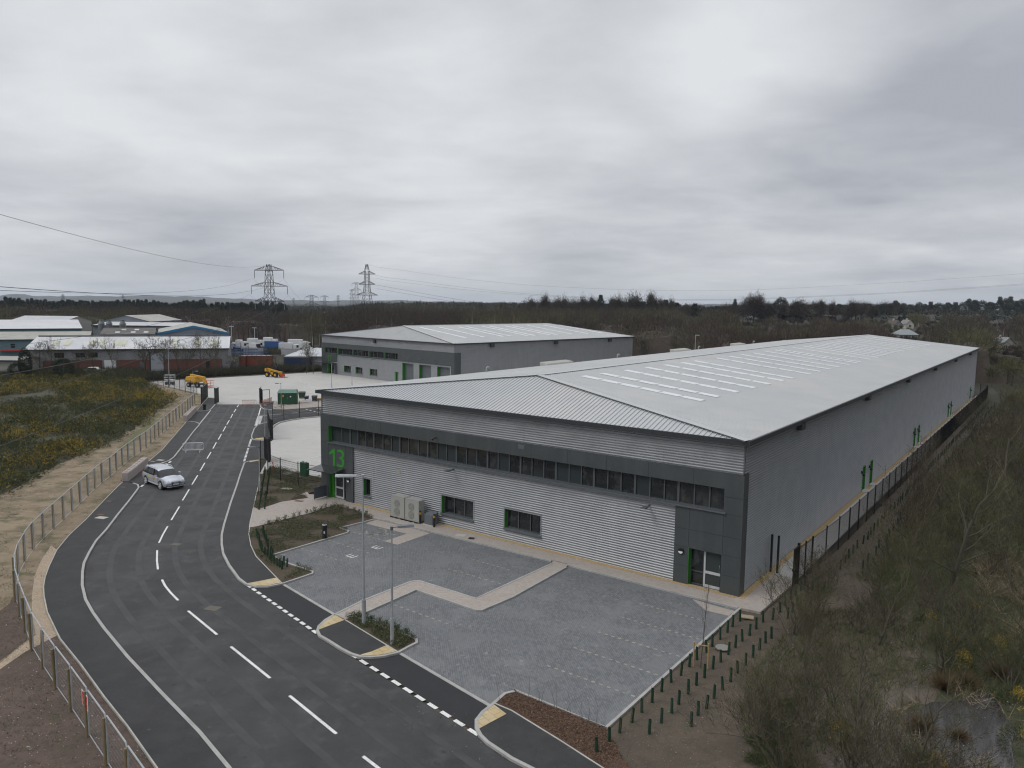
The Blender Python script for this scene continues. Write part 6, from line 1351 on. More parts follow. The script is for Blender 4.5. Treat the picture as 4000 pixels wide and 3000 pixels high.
# ================================================================== pylons and wires
def pylon(x, Yd, ytop, arms, bodyp, ybase, label, ins=True, group='electricity pylons', bw=.13):
    k = Yd/FP; zz = lambda y: Dp(x, y, Yd)[2]; X0 = Dp(x, ytop, Yd)[0]; zb = zz(ybase)
    t = thing('pylon', label, 'pylon', (X0, Yd, 0), R(-12) if Yd < 300 else R(-8), group)
    bp = [(zz(y), h*k) for y, h in bodyp]; b = MB()
    nseg = 11; Z = np.linspace(zb, bp[0][0], nseg); bz = [q[0] for q in bp][::-1]; bh = [q[1] for q in bp][::-1]
    Wd = [float(np.interp(z, bz, bh)) for z in Z]; cs = [(-1, -1), (1, -1), (1, 1), (-1, 1)]
    for i in range(nseg-1):
        for j, (sx, sy) in enumerate(cs):
            tx, ty = cs[(j+1) % 4]; a, c = Wd[i], Wd[i+1]
            b.bar((sx*a, sy*a, Z[i]), (sx*c, sy*c, Z[i+1]), bw*1.3); b.bar((sx*a, sy*a, Z[i]), (tx*c, ty*c, Z[i+1]), bw*.7); b.bar((tx*a, ty*a, Z[i]), (sx*c, sy*c, Z[i+1]), bw*.7)
            if i % 2 == 0: b.bar((sx*a, sy*a, Z[i]), (tx*a, ty*a, Z[i]), bw*.6)
    b.build('tower', M['pylon'], t)
    tips = []
    for (y, hp_) in arms:
        z = zz(y); s = hp_*k; wz = float(np.interp(z, bz, bh)); h = (1.6 if Yd < 300 else 1.8)
        for sd_ in (-1, 1):
            a = MB()
            for sy in (-1, 1):
                a.bar((0, sy*wz, z), (sd_*s, 0, z), bw); a.bar((sd_*wz, sy*wz, z+h), (sd_*s, 0, z+.1), bw*.8)
                for q in (.3, .55, .78):
                    xq = sd_*(wz+(s-wz)*q); a.bar((xq, sy*wz*(1-q), z), (xq, sy*wz*(1-q), z+h*(1-q)), bw*.5); a.bar((xq, sy*wz*(1-q), z), (sd_*(wz+(s-wz)*(q-.22)), sy*wz*(1-q+.2), z+h*(1.2-q)), bw*.5)
            ao = a.build('cross_arm', M['pylon'], t)
            if ins:
                il = 3.0 if Yd < 300 else 2.2; q = MB(); q.cyl((sd_*s, 0, z), (sd_*s, 0, z-il), .07, n=6)
                for zq in np.arange(.5, il, .2): q.cyl((sd_*s, 0, z-zq), (sd_*s, 0, z-zq-.05), .16, n=8)
                q.build('insulator', M['insul'] if z < 18 else M['pylon'], ao)
    return t
pylon(1050, 287, 1032, [(1056, 62), (1118, 77), (1177, 62)], [(1032, 6), (1056, 10), (1118, 12), (1177, 16), (1385, 32)], 1385, 'nearest lattice pylon with three pairs of arms, left of the number 17 unit')
pylon(1433, 450, 1032, [(1071, 34), (1111, 33), (1153, 43)], [(1032, 3), (1045, 7), (1111, 9), (1153, 12), (1195, 19), (1290, 34)], 1290, 'tall slender lattice pylon behind the number 17 unit', bw=.17, ins=False)
pylon(1217, 670, 1152, [(1161, 27), (1190, 30), (1216, 26)], [(1152, 3), (1161, 5), (1216, 7), (1262, 12)], 1262, 'smaller pylon between the two large ones, arms at the horizon', bw=.13)
pylon(1268, 1000, 1154, [(1160, 17), (1180, 20), (1198, 17)], [(1154, 2), (1160, 3), (1235, 8)], 1235, 'small distant pylon just right of the smaller one', bw=.13)
pylon(1321, 1600, 1153, [(1158, 7), (1168, 8), (1178, 7)], [(1153, 1), (1158, 2), (1213, 4)], 1213, 'tiny distant pylon midway to the tall slender one', bw=.16)
pylon(1392, 760, 1102, [(1109, 18), (1133, 19), (1153, 17)], [(1102, 2), (1110, 4), (1190, 9), (1250, 12)], 1250, 'pylon partly hidden behind the tall slender one, left side', bw=.10)
pylon(1374, 1150, 1130, [(1136, 10), (1150, 12), (1165, 10)], [(1130, 1.5), (1136, 3), (1228, 8)], 1228, 'fainter pylon behind the tall slender one, farthest left', bw=.12, ins=False)
pylon(245, 1500, 1149, [(1155, 8), (1161, 9), (1167, 8)], [(1149, 1), (1155, 2.5), (1205, 5)], 1205, 'tiny far pylon above the pines at the left', bw=.15, ins=False)
pylon(480, 1700, 1152, [(1157, 6), (1163, 7)], [(1152, 1), (1157, 2), (1200, 4)], 1200, 'second tiny far pylon above the pines', bw=.15, ins=False)
pylon(1147, 2100, 1164, [(1168, 6), (1172, 7)], [(1164, 1), (1168, 2), (1205, 3)], 1205, 'tiny far pylon right of the nearest pylon', bw=.16, ins=False)
def wire(name, pts, r_, label):
    b = MB(); b.tube(pts, r_, 5); o = b.build(name, M['wire']); tag(o, label, 'power line', 'overhead power lines')
cond = [((987, 1087), 'upper conductor from the left arm of the nearest pylon'), ((1110, 1091), 'upper conductor from the right arm of the nearest pylon'), ((973, 1151), 'middle conductor from the left arm, crossing the old estate'), ((1127, 1154), 'middle conductor from the right arm, crossing the old estate'), ((990, 1206), 'lower conductor from the left arm of the nearest pylon'), ((1113, 1208), 'lowest conductor, crossing the gorse')]
dxw, span, dz, S_ = .20898, 352.9, -2.822, 5.988
def sagpts(a, dz, S_, tm=.95, n=90):
    u = (dxw*span, -math.sqrt(1-dxw*dxw)*span); out = []
    for i in range(n+1):
        t = tm*i/n; out.append((a[0]+u[0]*t, a[1]+u[1]*t, a[2]+dz*t-4*S_*t*(1-t)))
    return out
P3 = [(1191, 1168), (1244, 1168), (1187, 1198), (1247, 1198), (1191, 1222), (1243, 1222)]
for i, ((q, lb)) in enumerate(cond):
    a = Dp(*q, 287); wire('power_cable', sagpts(a, dz, S_), .024, lb)
    b = Dp(*P3[i], 670); pts = []
    for k in range(25):
        t = k/24; pts.append((a[0]+(b[0]-a[0])*t, a[1]+(b[1]-a[1])*t, a[2]+(b[2]-a[2])*t-4*7*t*(1-t)))
    wire('power_cable', pts, .028, lb.split(' conductor')[0]+' conductor running away to the smaller pylon, '+['left top', 'right top', 'left middle', 'right middle', 'left bottom', 'right bottom'][i])
wire('power_cable', sagpts(Dp(1050, 1034, 287), -.95, 5.9), .022, 'earth wire rising from the top of the nearest pylon to the upper left')
def pxwire(P, Y0, Y1, r_, lb, x1=4200):
    x0 = P[0][0]; A = np.array(((x0-2000)/FP*Y0, Y0)); B = np.array(((x1-2000)/FP*Y1, Y1)); pts = []
    xs = np.linspace(x0, P[-1][0], 60)
    ys = np.interp(xs, [p[0] for p in P], [p[1] for p in P]); ker = np.ones(7)/7; yy = np.convolve(np.pad(ys, 3, mode='edge'), ker, 'valid'); yy[0] = ys[0]; yy[-1] = ys[-1]
    for x, y in zip(xs, yy):
        r = ray(x, y); d = np.array([r[0], r[1]]); # intersect with plan line A->B
        e = B-A; den = d[0]*(-e[1])+d[1]*e[0]; s = (A[0]*(-e[1])+A[1]*e[0])/den; pts.append((r[0]*s, r[1]*s, r[2]*s+H))
    wire('power_cable', pts, r_, lb)
pxwire([(1436, 1034), (1700, 1077), (2000, 1110), (2200, 1122), (2400, 1131), (2600, 1135), (2800, 1136), (3000, 1131), (3500, 1104), (4000, 1069), (4200, 1053)], 450, 385, .028, 'highest earth wire sweeping right from the tall slender pylon')
pxwire([(1466, 1075), (1700, 1109), (2000, 1145), (2250, 1160), (2500, 1168), (2800, 1171), (3000, 1165), (3500, 1143), (4000, 1109), (4200, 1094)], 450, 385, .036, 'upper conductor sweeping right from the tall slender pylon')
pxwire([(1466, 1086), (1700, 1121), (2000, 1150), (2250, 1164), (2500, 1172), (2800, 1174), (3000, 1168), (3500, 1146), (4000, 1113), (4200, 1098)], 455, 390, .034, 'second upper conductor, just below the first, from the slender pylon')
pxwire([(1468, 1113), (1700, 1155), (1850, 1180), (2000, 1195)], 450, 440, .05, 'middle conductor dropping right from the tall slender pylon', 2100)
pxwire([(1468, 1127), (1600, 1150), (1780, 1180)], 450, 445, .05, 'lower conductor dropping right from the tall slender pylon', 1900)
# ================================================================== bare trees
def branch_tree(seed, h=6., nlev=4, nb=(9, 7, 6, 5), spread=.55, base=.25, rt=.1, up=.35, lenf=.45, wig=.18, multi=1):
    rr = random.Random(seed); segs = []
    def grow(p, d, ln, r, lev):
        n = 5 if lev == 0 else (4 if lev == 1 else 3); pts = [p]; q = p.copy(); dd = d.copy()
        for i in range(n):
            dd = (dd+Vector((rr.gauss(0, wig), rr.gauss(0, wig), rr.gauss(0, wig)+up*.25*(lev > 0)))).normalized(); q = q+dd*ln/n; pts.append(q)
        for i in range(n):
            segs.append((pts[i], pts[i+1], r*(1-.75*i/n), r*(1-.75*(i+1)/n), lev))
        if lev+1 >= nlev: return
        k = nb[lev]
        for j in range(k):
            t = (base if lev == 0 else .15)+(1-(base if lev == 0 else .15))*(j+rr.random()*.8)/k; t = min(t, .98)
            i = min(int(t*n), n-1); s = pts[i].lerp(pts[i+1], t*n-i); ax = (pts[i+1]-pts[i]).normalized()
            a = rr.uniform(0, 6.283); o = ax.orthogonal().normalized(); o = (Matrix.Rotation(a, 3, ax) @ o)
            nd = (ax*(1-spread)+o*spread*rr.uniform(.7, 1.3)).normalized(); nd = (nd+Vector((0, 0, up*.5))).normalized()
            grow(s, nd, ln*lenf*rr.uniform(.7, 1.25)*(1.25-.6*t if lev == 0 else 1), r*(1-.7*t)*.55, lev+1)
    for m in range(multi):
        a = rr.uniform(0, 6.28); lean = 0 if multi == 1 else rr.uniform(.1, .45)
        grow(Vector((rr.uniform(-.2, .2)*(multi > 1), rr.uniform(-.2, .2)*(multi > 1), -.05)), Vector((math.cos(a)*lean, math.sin(a)*lean, 1)).normalized(), h*(1 if multi == 1 else rr.uniform(.7, 1)), rt, 0)
    return segs
def segs_mesh(segs, thick_lev, wmin):
    tb = MB(); P0 = []; D = []; Ln = []; Wd = []
    for p0, p1, r0, r1, lv in segs:
        if lv < thick_lev: tb.cyl(p0, p1, max(r0, wmin*.5), max(r1, wmin*.4), 5 if lv else 6, cap=False)
        else:
            P0.append(p0[:]); d = p1-p0; D.append(d[:]); Ln.append(d.length*1.12); Wd.append(max(wmin, r0*1.6))
    V, T = slivers(np.array(P0), np.array(D), Ln, Wd)
    return tb, V, T
def tree_proto(kind, seed, label, cat='tree', mat='twig', bark='bark', wmin=.02, thick=2, **kw):
    t = thing(kind, label, cat, (0, 0, 0)); sg = branch_tree(seed, **kw); tb, V, T = segs_mesh(sg, thick, wmin)
    tb.build('trunk', M[bark], t, fix=False); fast('crown', V, T, M[mat], parent=t); return t
class Stock:
    """first use places the model itself, later uses copy it"""
    def __init__(s, t): s.t = t; s.used = False
    def put(s, loc, rz, sc, label, group):
        if not s.used:
            s.used = True; o = s.t; o.location = loc; o.rotation_euler = (0, 0, rz); o.scale = (sc, sc, sc) if not hasattr(sc, '__len__') else sc; o['label'] = label; o['group'] = group; return o
        return copy_tree(s.t, loc, rz, label, group, sc)
SH = [Stock(tree_proto('bare_shrub', 20+i, 'x', 'shrub', m, 'bark', .016, 1, h=3.2, nlev=4, nb=(7, 6, 5, 4), spread=.42, base=.08, rt=.035, up=.5, lenf=.5, multi=6)) for i, m in enumerate(('twig', 'twigy', 'twig', 'twigy', 'twig'))]
TR = [Stock(tree_proto('bare_tree', 40+i, 'x', 'tree', m, 'bark', .022, 2, h=7., nlev=5, nb=(11, 6, 5, 4), spread=.5, base=.16, rt=.12, up=.4, lenf=.42)) for i, m in enumerate(('twigy', 'twig', 'twigy'))]
def oak_proto(seed):
    gg = np.random.default_rng(seed); t = thing('bare_oak', 'x', 'tree', (0, 0, 0)); b = MB(); b.cyl((0, 0, 0), (0, 0, 3.6), .34, .24, 7, cap=False); n = 26; tips = []
    for k in range(n):
        a = 2.4*k+gg.uniform(-.4, .4); el = gg.uniform(.05, 1.35); p1 = np.array((math.cos(a)*math.cos(el)*4.0, math.sin(a)*math.cos(el)*4.0, 4.8+math.sin(el)*4.6))*gg.uniform(.86, 1.02); m1 = np.array((p1[0]*.45, p1[1]*.45, 3.2+(p1[2]-3.2)*.42+gg.uniform(0, .5)))
        b.tube([(0, 0, 2.6+gg.uniform(0, .9)), tuple(m1), tuple(p1)], .15, 4, r2=.05); tips.append((m1, p1))
    b.build('trunk', M['twigw'], t, fix=False); C_, D_ = [], []
    for m1, p1 in tips:
        for j in range(230):
            f_ = gg.uniform(.15, 1.); q = m1+(p1-m1)*f_+gg.normal(0, .42+.35*f_, 3); r_ = q-np.array((0, 0, 4.2)); r_ = r_/np.linalg.norm(r_); C_.append(q); D_.append(r_+gg.normal(0, .5, 3))
    C_ = np.array(C_); D_ = np.array(D_); V, T = slivers(C_, D_, gg.uniform(.4, 1.05, len(C_)), gg.uniform(.06, .16, len(C_)), gg); fast('crown', V, T, M['twigw'], parent=t); return t
OAK = [Stock(oak_proto(60+i)) for i in range(3)]
BIR = [Stock(tree_proto('birch_tree', 80+i, 'x', 'tree', 'twigw', 'birch', .09, 2, h=11., nlev=4, nb=(12, 7, 6), spread=.45, base=.25, rt=.14, up=.3, lenf=.36)) for i in range(1)]
TE = [Stock(tree_proto('bare_tree', 140+i, 'x', 'tree', m, 'twig', .055, 2, h=7., nlev=5, nb=(10, 6, 5, 4), spread=.6, base=.2, rt=.13, up=.35, lenf=.5)) for i, m in enumerate(('twig', 'twigy', 'twig'))]
rr = random.Random(11)
# the wet thicket at the right
spots = []
big = [((3715, 2290), 1.05, 0, 'tall multi stemmed willow in the middle of the thicket'), ((3960, 2060), 1.1, 1, 'tall bare tree by the right edge, upper part of the thicket'), ((3335, 2960), .62, 2, 'large bare tree rising from the bottom edge, trunk forked'), ((3560, 3060), .62, 0, 'pale branched tree at the bottom edge beside the pond'), ((3905, 1830), .9, 2, 'bare tree at the right edge level with the far end of the fence'), ((3640, 1960), .8, 1, 'bare tree beside the middle of the long black fence'), ((3800, 2130), .75, 2, 'bare tree between the willow and the right edge'), ((3430, 2520), .55, 0, 'bare tree in the middle of the thicket, left of the willow'), ((3960, 2330), .7, 1, 'bare tree above the pale reeds'), ((3560, 2140), .75, 2, 'bare tree just left of the willow, close to the fence')]
for q, s, k, lb in big: TR[k].put(G(*q), rr.uniform(0, 6), s, lb, 'bare trees in the right hand thicket')
EDG = px([(3230, 2290), (3110, 2420), (3010, 2540), (2920, 2650), (2880, 2760), (2900, 2860), (2960, 3000), (3040, 3160)])
PU = [U(-6.5, 125), U(-5.6, 30), U(-5.2, 10)]+EDG+[(24, 20, 0), (60, 40, 0), (120, 100, 0), (125, 165, 0)]
cand = scatter([p for p in PU], 2600, np.random.default_rng(5)); keep = []
pond_c = np.array(G(3780, 2850)[:2]); clear = np.array(G(3520, 2700)[:2])
for q in cand:
    r_ = math.hypot(*q); mind = 1.15+.017*r_
    if np.linalg.norm(q-pond_c) < 4.2 or (np.linalg.norm(q-clear) < 2.3): continue
    if all(math.hypot(q[0]-k_[0], q[1]-k_[1]) > mind for k_ in keep): keep.append(q)
    if len(keep) > 294: break
keep.sort(key=lambda q: math.hypot(*q))
zones = [('nearest thicket at the lower right', 36), ('thicket beside the tree guards', 58), ('thicket beside the black fence', 90), ('far thicket by the fence end', 400)]
for q in keep:
    r_ = math.hypot(*q); zn = next(z for z, d in zones if r_ < d)
    s = rr.uniform(.7, 1.25)*(1.0 if r_ < 60 else 1.25); i = rr.randrange(5)
    SH[i].put((q[0], q[1], 0), rr.uniform(0, 6), (s*1.1, s*1.1, s*rr.uniform(.8, 1.15)), 'bare twiggy '+('olive ' if i in (1, 3) else 'brown ')+'shrub in the '+zn, 'bare shrubs in the '+zn+(', olive' if i in (1, 3) else ', brown'))
# undergrowth of the wet ground (uncountable)
g2 = np.random.default_rng(9)
def blades(name, label, poly, n, ln, wd, mats, fn=None, lean=.5, z=.02, kind_='stuff', cat='undergrowth'):
    P = scatter(poly, n, g2); 
    if fn is not None: P = P[fn(P)]
    n = len(P); c = np.stack([P[:, 0], P[:, 1], np.full(n, z)], 1)
    d = np.stack([g2.normal(0, lean, n), g2.normal(0, lean, n), g2.uniform(.35, 1, n)], 1)
    V, T = slivers(c, d, g2.uniform(ln[0], ln[1], n), g2.uniform(wd[0], wd[1], n), g2)
    mi = g2.integers(0, len(mats), n); o = fast(name, V, T, [M[m] for m in mats], mi); return tag(o, label, cat, kind=kind_)
NEARP = [U(-4.9, 25), U(-4.9, 9)]+EDG+[(22, 18, 0), (30, 18, 0), (58, 30, 0), (60, 70, 0)]
blades('undergrowth', 'tangled dead grass and low scrub covering the wet ground near the camera', NEARP, 130000, (.2, .8), (.012, .038), ('deadgrass', 'deadgrass', 'leaf_bed', 'gorse', 'leaf_bed'), lambda P: (np.hypot(P[:, 0]-pond_c[0], P[:, 1]-pond_c[1]) > 3.4) & (vnoise(P[:, 0], P[:, 1], 3., 3) > .2))
blades('undergrowth', 'dead grass and brambles covering the farther wet ground', [U(-4.0, 25), U(-5.5, 130), (130, 180, 0), (130, 90, 0), (70, 45, 0), (52, 44, 0)], 90000, (.4, 1.2), (.03, .09), ('deadgrass', 'twig', 'gorse', 'twigy', 'deadgrass'), lambda P: vnoise(P[:, 0], P[:, 1], 5., 4) > .25)
blades('green_undergrowth', 'fresh green leaves on low bushes at the lower right', rough(px([(2930, 2980), (2960, 2820), (3020, 2720), (3110, 2730), (3120, 2900), (3080, 3060), (2950, 3060)]), .4, .5, 3), 5200, (.1, .45), (.012, .035), ('leaf_ev', 'leaf_gr', 'gorse', 'gorse'), lambda P: vnoise(P[:, 0], P[:, 1], .9, 7) > .3, .9)
blades('green_undergrowth', 'fresh green growth beside the fence', px([(3420, 2330), (3480, 2160), (3620, 2190), (3570, 2340), (3480, 2420)]), 2600, (.2, .7), (.015, .04), ('leaf_gr', 'gorse', 'deadgrass'), lambda P: vnoise(P[:, 0], P[:, 1], .8, 7) > .4, .7)
blades('reeds', 'pale dead reeds beside the pond', px([(3800, 2230), (3900, 2170), (4010, 2190), (4100, 2300), (4100, 2560), (3990, 2520), (3930, 2430), (3850, 2330)]), 8000, (.6, 1.6), (.02, .055), ('straw', 'straw', 'deadgrass'), lambda P: vnoise(P[:, 0], P[:, 1], 1.6, 5) > .42, 1.1, cat='reeds')
blades('reeds', 'pale dead reeds around the pond edge', rough(PO, .7, 1, 17), 1500, (.4, 1.1), (.014, .03), ('straw', 'deadgrass'), lambda P: np.hypot(P[:, 0]-pond_c[0], P[:, 1]-pond_c[1]) > 2.2, 1., cat='reeds')
def tussock(px_, label, mat='rust', n=900, ln=1.1):
    p = G(*px_); t = thing('sedge_tussock', label, 'grass tussock', p, 0, 'tussocks by the pond')
    a = g2.uniform(0, 6.283, n); el = g2.uniform(.15, 1.2, n); d = np.stack([np.cos(a)*np.cos(el), np.sin(a)*np.cos(el), np.sin(el)], 1); c = d*.12; c[:, 2] = .0
    V, T = slivers(c, d, g2.uniform(.5, 1, n)*ln, g2.uniform(.012, .03, n), g2); fast('blades', V, T, [M[mat], M['deadgrass']], g2.integers(0, 2, n), parent=t)
tussock((3770, 2680), 'large rusty sedge tussock leaning over the pond'); tussock((3690, 2690), 'rusty sedge tussock left of the large one', n=700); tussock((3740, 2880), 'small sedge tussock standing in the pond', n=400, ln=.7); tussock((3600, 2850), 'rusty tussock at the left bank of the pond', n=500); tussock((3900, 2640), 'sedge tussock at the upper right bank of the pond', n=600)
# gorse ------------------------------------------------------------------
def gorse_cloud(C, Rr, Hh, fl, per, sz, gen):
    n = len(C); idx = np.repeat(np.arange(n), per); m = len(idx)
    d = gen.normal(size=(m, 3)); d /= np.linalg.norm(d, axis=1, keepdims=True); d[:, 2] = np.abs(d[:, 2]); rad = gen.uniform(.55, 1.05, m)**.6
    lump = .75+.35*vnoise(C[idx, 0]+d[:, 0]*2.2, C[idx, 1]+d[:, 1]*2.2+d[:, 2], .5, 8)
    p = np.stack([C[idx, 0]+d[:, 0]*Rr[idx]*rad*lump, C[idx, 1]+d[:, 1]*Rr[idx]*rad*lump, d[:, 2]*Hh[idx]*rad*lump], 1)
    dd = d+gen.normal(0, .45, (m, 3)); V, T = slivers(p, dd, gen.uniform(.7, 1.3, m)*sz, gen.uniform(.35, .7, m)*sz*.5, gen)
    mi = ((gen.random(m) < fl[idx]*(.25+.75*(d[:, 2] > .25))*(vnoise(p[:, 0], p[:, 1], .45, 6) > .45)) & (rad > .7)).astype(int)
    return V, T, mi
g3 = np.random.default_rng(21)
Cg = scatter(hp, 6200, g3); nz = vnoise(Cg[:, 0], Cg[:, 1], 9., 2)
bare1 = (np.hypot(Cg[:, 0]+84, (Cg[:, 1]-128)*.6) < 5) | (np.hypot(Cg[:, 0]+74, (Cg[:, 1]-106)*.7) < 3); Cg = Cg[(nz > .1) & ~bare1]
ngs = len(Cg); Rg = g3.uniform(.6, 1.35, ngs); Hg = g3.uniform(.6, 1.35, ngs); fl = np.clip((vnoise(Cg[:, 0], Cg[:, 1], 7., 12)-.3)*2.0, .04, .95)*g3.uniform(.4, 1., ngs)
V, T, mi = gorse_cloud(Cg, Rg, Hg, fl, 95, .26, g3)
o = fast('gorse_heath', V, T, [M['gorse'], M['gorse_y']], mi); tag(o, 'sea of dark green gorse bushes with yellow blossom on the left', 'gorse', kind='stuff')
for q, s, f_, lb in (((255, 1755), 1.5, .95, 'bright yellow gorse bush standing alone at the edge of the track'), ((130, 1830), 1.9, .5, 'large rounded gorse bush left of the bright yellow one'), ((40, 1890), 1.6, .6, 'gorse bush cut by the left edge near the track'), ((420, 1640), 1.5, .6, 'gorse bush with blossom halfway up the track edge'), ((540, 1560), 1.6, .7, 'orange yellow gorse bush near the top of the track'), ((190, 1760), 1.4, .35, 'low gorse bush between the two largest ones')):
    p = G(*q); t = thing('gorse_bush', lb, 'gorse bush', p, 0, 'gorse bushes beside the track')
    V, T, mi = gorse_cloud(np.array([[0., 0.]]), np.array([s]), np.array([s*.95]), np.array([f_]), 1500, .17, g3)
    fast('foliage', V, T[mi == 0], M['gorse'], parent=t); fast('blossom', V, T[mi == 1], M['gorse_y'], parent=t)
for q, s, f_, k in (((3895, 2200), 1.0, .5, 'at the right edge above the reeds'), ((3620, 2440), .8, .5, 'left of the reeds in the thicket'), ((3790, 2420), 1.0, .8, 'above the pond'), ((3690, 2520), .7, .8, 'between the pond and the middle of the thicket'), ((3990, 2920), .9, .8, 'at the right edge beside the pond'), ((3640, 3010), .6, .9, 'at the bottom edge left of the pond'), ((3990, 1580), 2.6, .6, 'in the far corner beyond the fence end'), ((3880, 2560), 1.1, .8, 'right of the pond top, below the reeds'), ((3740, 2600), .8, .9, 'just above the pond on its left'), ((3960, 2760), .9, .8, 'on the right bank of the pond'), ((3250, 2880), .7, .6, 'low beside the green growth at the bottom'), ((3980, 1700), 1.8, .5, 'at the right edge below the far corner')):
    p = G(*q); t = thing('gorse_bush', 'dark gorse bush with orange blossom '+k, 'gorse bush', p, 0, 'gorse bushes in the right thicket')
    V, T, mi = gorse_cloud(np.array([[0., 0.]]), np.array([s]), np.array([s*1.2]), np.array([f_]), 900, .12+.05*(s > 2), g3)
    fast('foliage', V, T[mi == 0], M['gorse'], parent=t); fast('blossom', V, T[mi == 1], M['gorse_y'], parent=t)
blades('dead_grass', 'dry grey grass and heather in the gaps of the gorse', hp, 50000, (.2, .6), (.04, .09), ('deadgrass', 'twig', 'gorse'), lambda P: vnoise(P[:, 0], P[:, 1], 4., 14) > .4, .6)
blades('track_grass', 'sparse grass tufts and weeds along the sandy track', tk, 26000, (.06, .22), (.014, .035), ('deadgrass', 'leaf_bed', 'deadgrass', 'leaf_bed'), lambda P: vnoise(P[:, 0], P[:, 1], 2.4, 15)*.7+vnoise(P[:, 0], P[:, 1], .6, 16)*.3 > .52, .7)
blades('weeds', 'scattered weeds and dead stalks among the tree guards', [p for p in BTG], 9000, (.06, .25), (.01, .025), ('deadgrass', 'twig', 'leaf_bed'), lambda P: vnoise(P[:, 0], P[:, 1], 1.4, 25) > .5, .8)
blades('weeds', 'weeds on the brown earth at the lower left', px([(140, 2560), (230, 2480), (316, 2594), (497, 2833), (640, 3050), (-100, 3050), (-100, 2350), (60, 2330), (125, 2480)]), 5000, (.05, .16), (.01, .022), ('deadgrass', 'twig', 'leaf_bed', 'rust'), lambda P: vnoise(P[:, 0], P[:, 1], 1.2, 26) > .52, .8)
# stones
def stones(label, poly, n, s0, s1, mat, seed):
    gg = np.random.default_rng(seed); P = scatter(poly, n, gg); s = gg.uniform(s0, s1, n)**1.0
    base = np.array([(1, 0, 0), (0, 1, 0), (-1, 0, 0), (0, -1, 0), (0, 0, .7)]); V = (base[None]*s[:, None, None]*gg.uniform(.6, 1.3, (n, 5, 1))); V[:, :, :2] += P[:, None, :]; V[:, :, 2] += .025
    T = np.array([(0, 1, 4), (1, 2, 4), (2, 3, 4), (3, 0, 4)])[None]+np.arange(n)[:, None, None]*5
    o = fast('stones', V.reshape(-1, 3), T.reshape(-1, 3), mat); tag(o, label, 'stones', kind='stuff')
M['stonep'] = mk('pale_flint', (.34, .32, .29), .8, layers=[(3, .4, .7, (.2, .17, .14))])
stones('pale flints scattered over the soil among the tree guards', [p for p in BTG], 1500, .008, .03, M['stonep'], 1)
stones('stones scattered over the sandy track', tk, 2600, .015, .05, M['stonep'], 2)
stones('stones scattered over the brown earth at the lower left', px([(140, 2560), (230, 2480), (316, 2594), (497, 2833), (640, 3050), (-100, 3050), (-100, 2700)]), 420, .008, .03, M['stonep'], 3)
stones('pale litter and flints on the wet ground', NEARP, 900, .015, .045, M['stonep'], 4)
# bark chips
gg = np.random.default_rng(31); P = scatter(px(B4 and [(2009, 2700), (2368, 2847), (2430, 2960), (2358, 3000), (2187, 2890), (2000, 2775), (1940, 2745)]), 9000, gg)
c = np.stack([P[:, 0], P[:, 1], np.full(len(P), .095)], 1); d = gg.normal(size=(len(P), 3)); d[:, 2] = np.abs(d[:, 2])*.25; V, T = slivers(c, d, gg.uniform(.03, .1, len(P)), gg.uniform(.012, .03, len(P)), gg)
tag(fast('bark_chips', V, T, [mk('chip_light', (.20, .12, .07), .9), mk('chip_dark', (.05, .028, .018), .9)], gg.integers(0, 2, len(P))), 'loose bark chips covering the bed below the car park', 'bark', kind='stuff')
# bed planting
def leafy(label, poly, n, thr, sc, seed, hmax=.28, mats=('leaf_bed', 'leaf_bed', 'bedsoil')):
    gg = np.random.default_rng(seed); P = scatter(poly, n, gg); P = P[vnoise(P[:, 0], P[:, 1], 1.3, seed) > thr]; n = len(P)
    hh = hmax*(.3+vnoise(P[:, 0], P[:, 1], .35, seed+1)); c = np.stack([P[:, 0], P[:, 1], .09+hh*gg.random(n)], 1); d = gg.normal(size=(n, 3)); d[:, 2] = np.abs(d[:, 2])
    V, T = slivers(c, d, gg.uniform(.05, .13, n)*sc, gg.uniform(.02, .05, n)*sc, gg); tag(fast('ground_cover', V, T, [M[m] for m in mats], gg.integers(0, len(mats), n)), label, 'planting', kind='stuff')
leafy('low green shrubs covering the bed left of the car park', px(B1), 24000, .36, 1., 41); leafy('low green shrubs covering the bed beyond the entrance path', px(B2), 20000, .4, 1., 43); leafy('low shrubs in the island bed around the lamp posts', px(B3), 6000, .3, .9, 45, .35)
def edgeplants(label, a, b, n, seed):
    gg = np.random.default_rng(seed); A = np.array(G(*a)[:2]); B = np.array(G(*b)[:2]); allV = []; allT = []; k0 = 0
    for i in range(n):
        q = A+(B-A)*(i+.5)/n+gg.normal(0, .08, 2); m = 46; c = np.stack([q[0]+gg.normal(0, .05, m), q[1]+gg.normal(0, .05, m), gg.uniform(.1, .4, m)], 1); d = np.stack([gg.normal(0, .6, m), gg.normal(0, .6, m), gg.uniform(.2, 1, m)], 1); V, T = slivers(c, d, gg.uniform(.12, .4, m), gg.uniform(.015, .04, m), gg)
        o = fast('border_plant', V, T, M['leaf_bed']); o['label'] = label; o['category'] = 'plant'; o['group'] = 'small plants '+label.split('small leafy plant ')[-1]
edgeplants('small leafy plant in the row along the near side of the entrance path', (1040, 2058), (1290, 1982), 9, 51); edgeplants('small leafy plant in the row below the front walkway', (1325, 1988), (1440, 2020), 5, 52); edgeplants('small leafy plant along the car park side of the island', (1395, 2412), (1600, 2488), 8, 53)
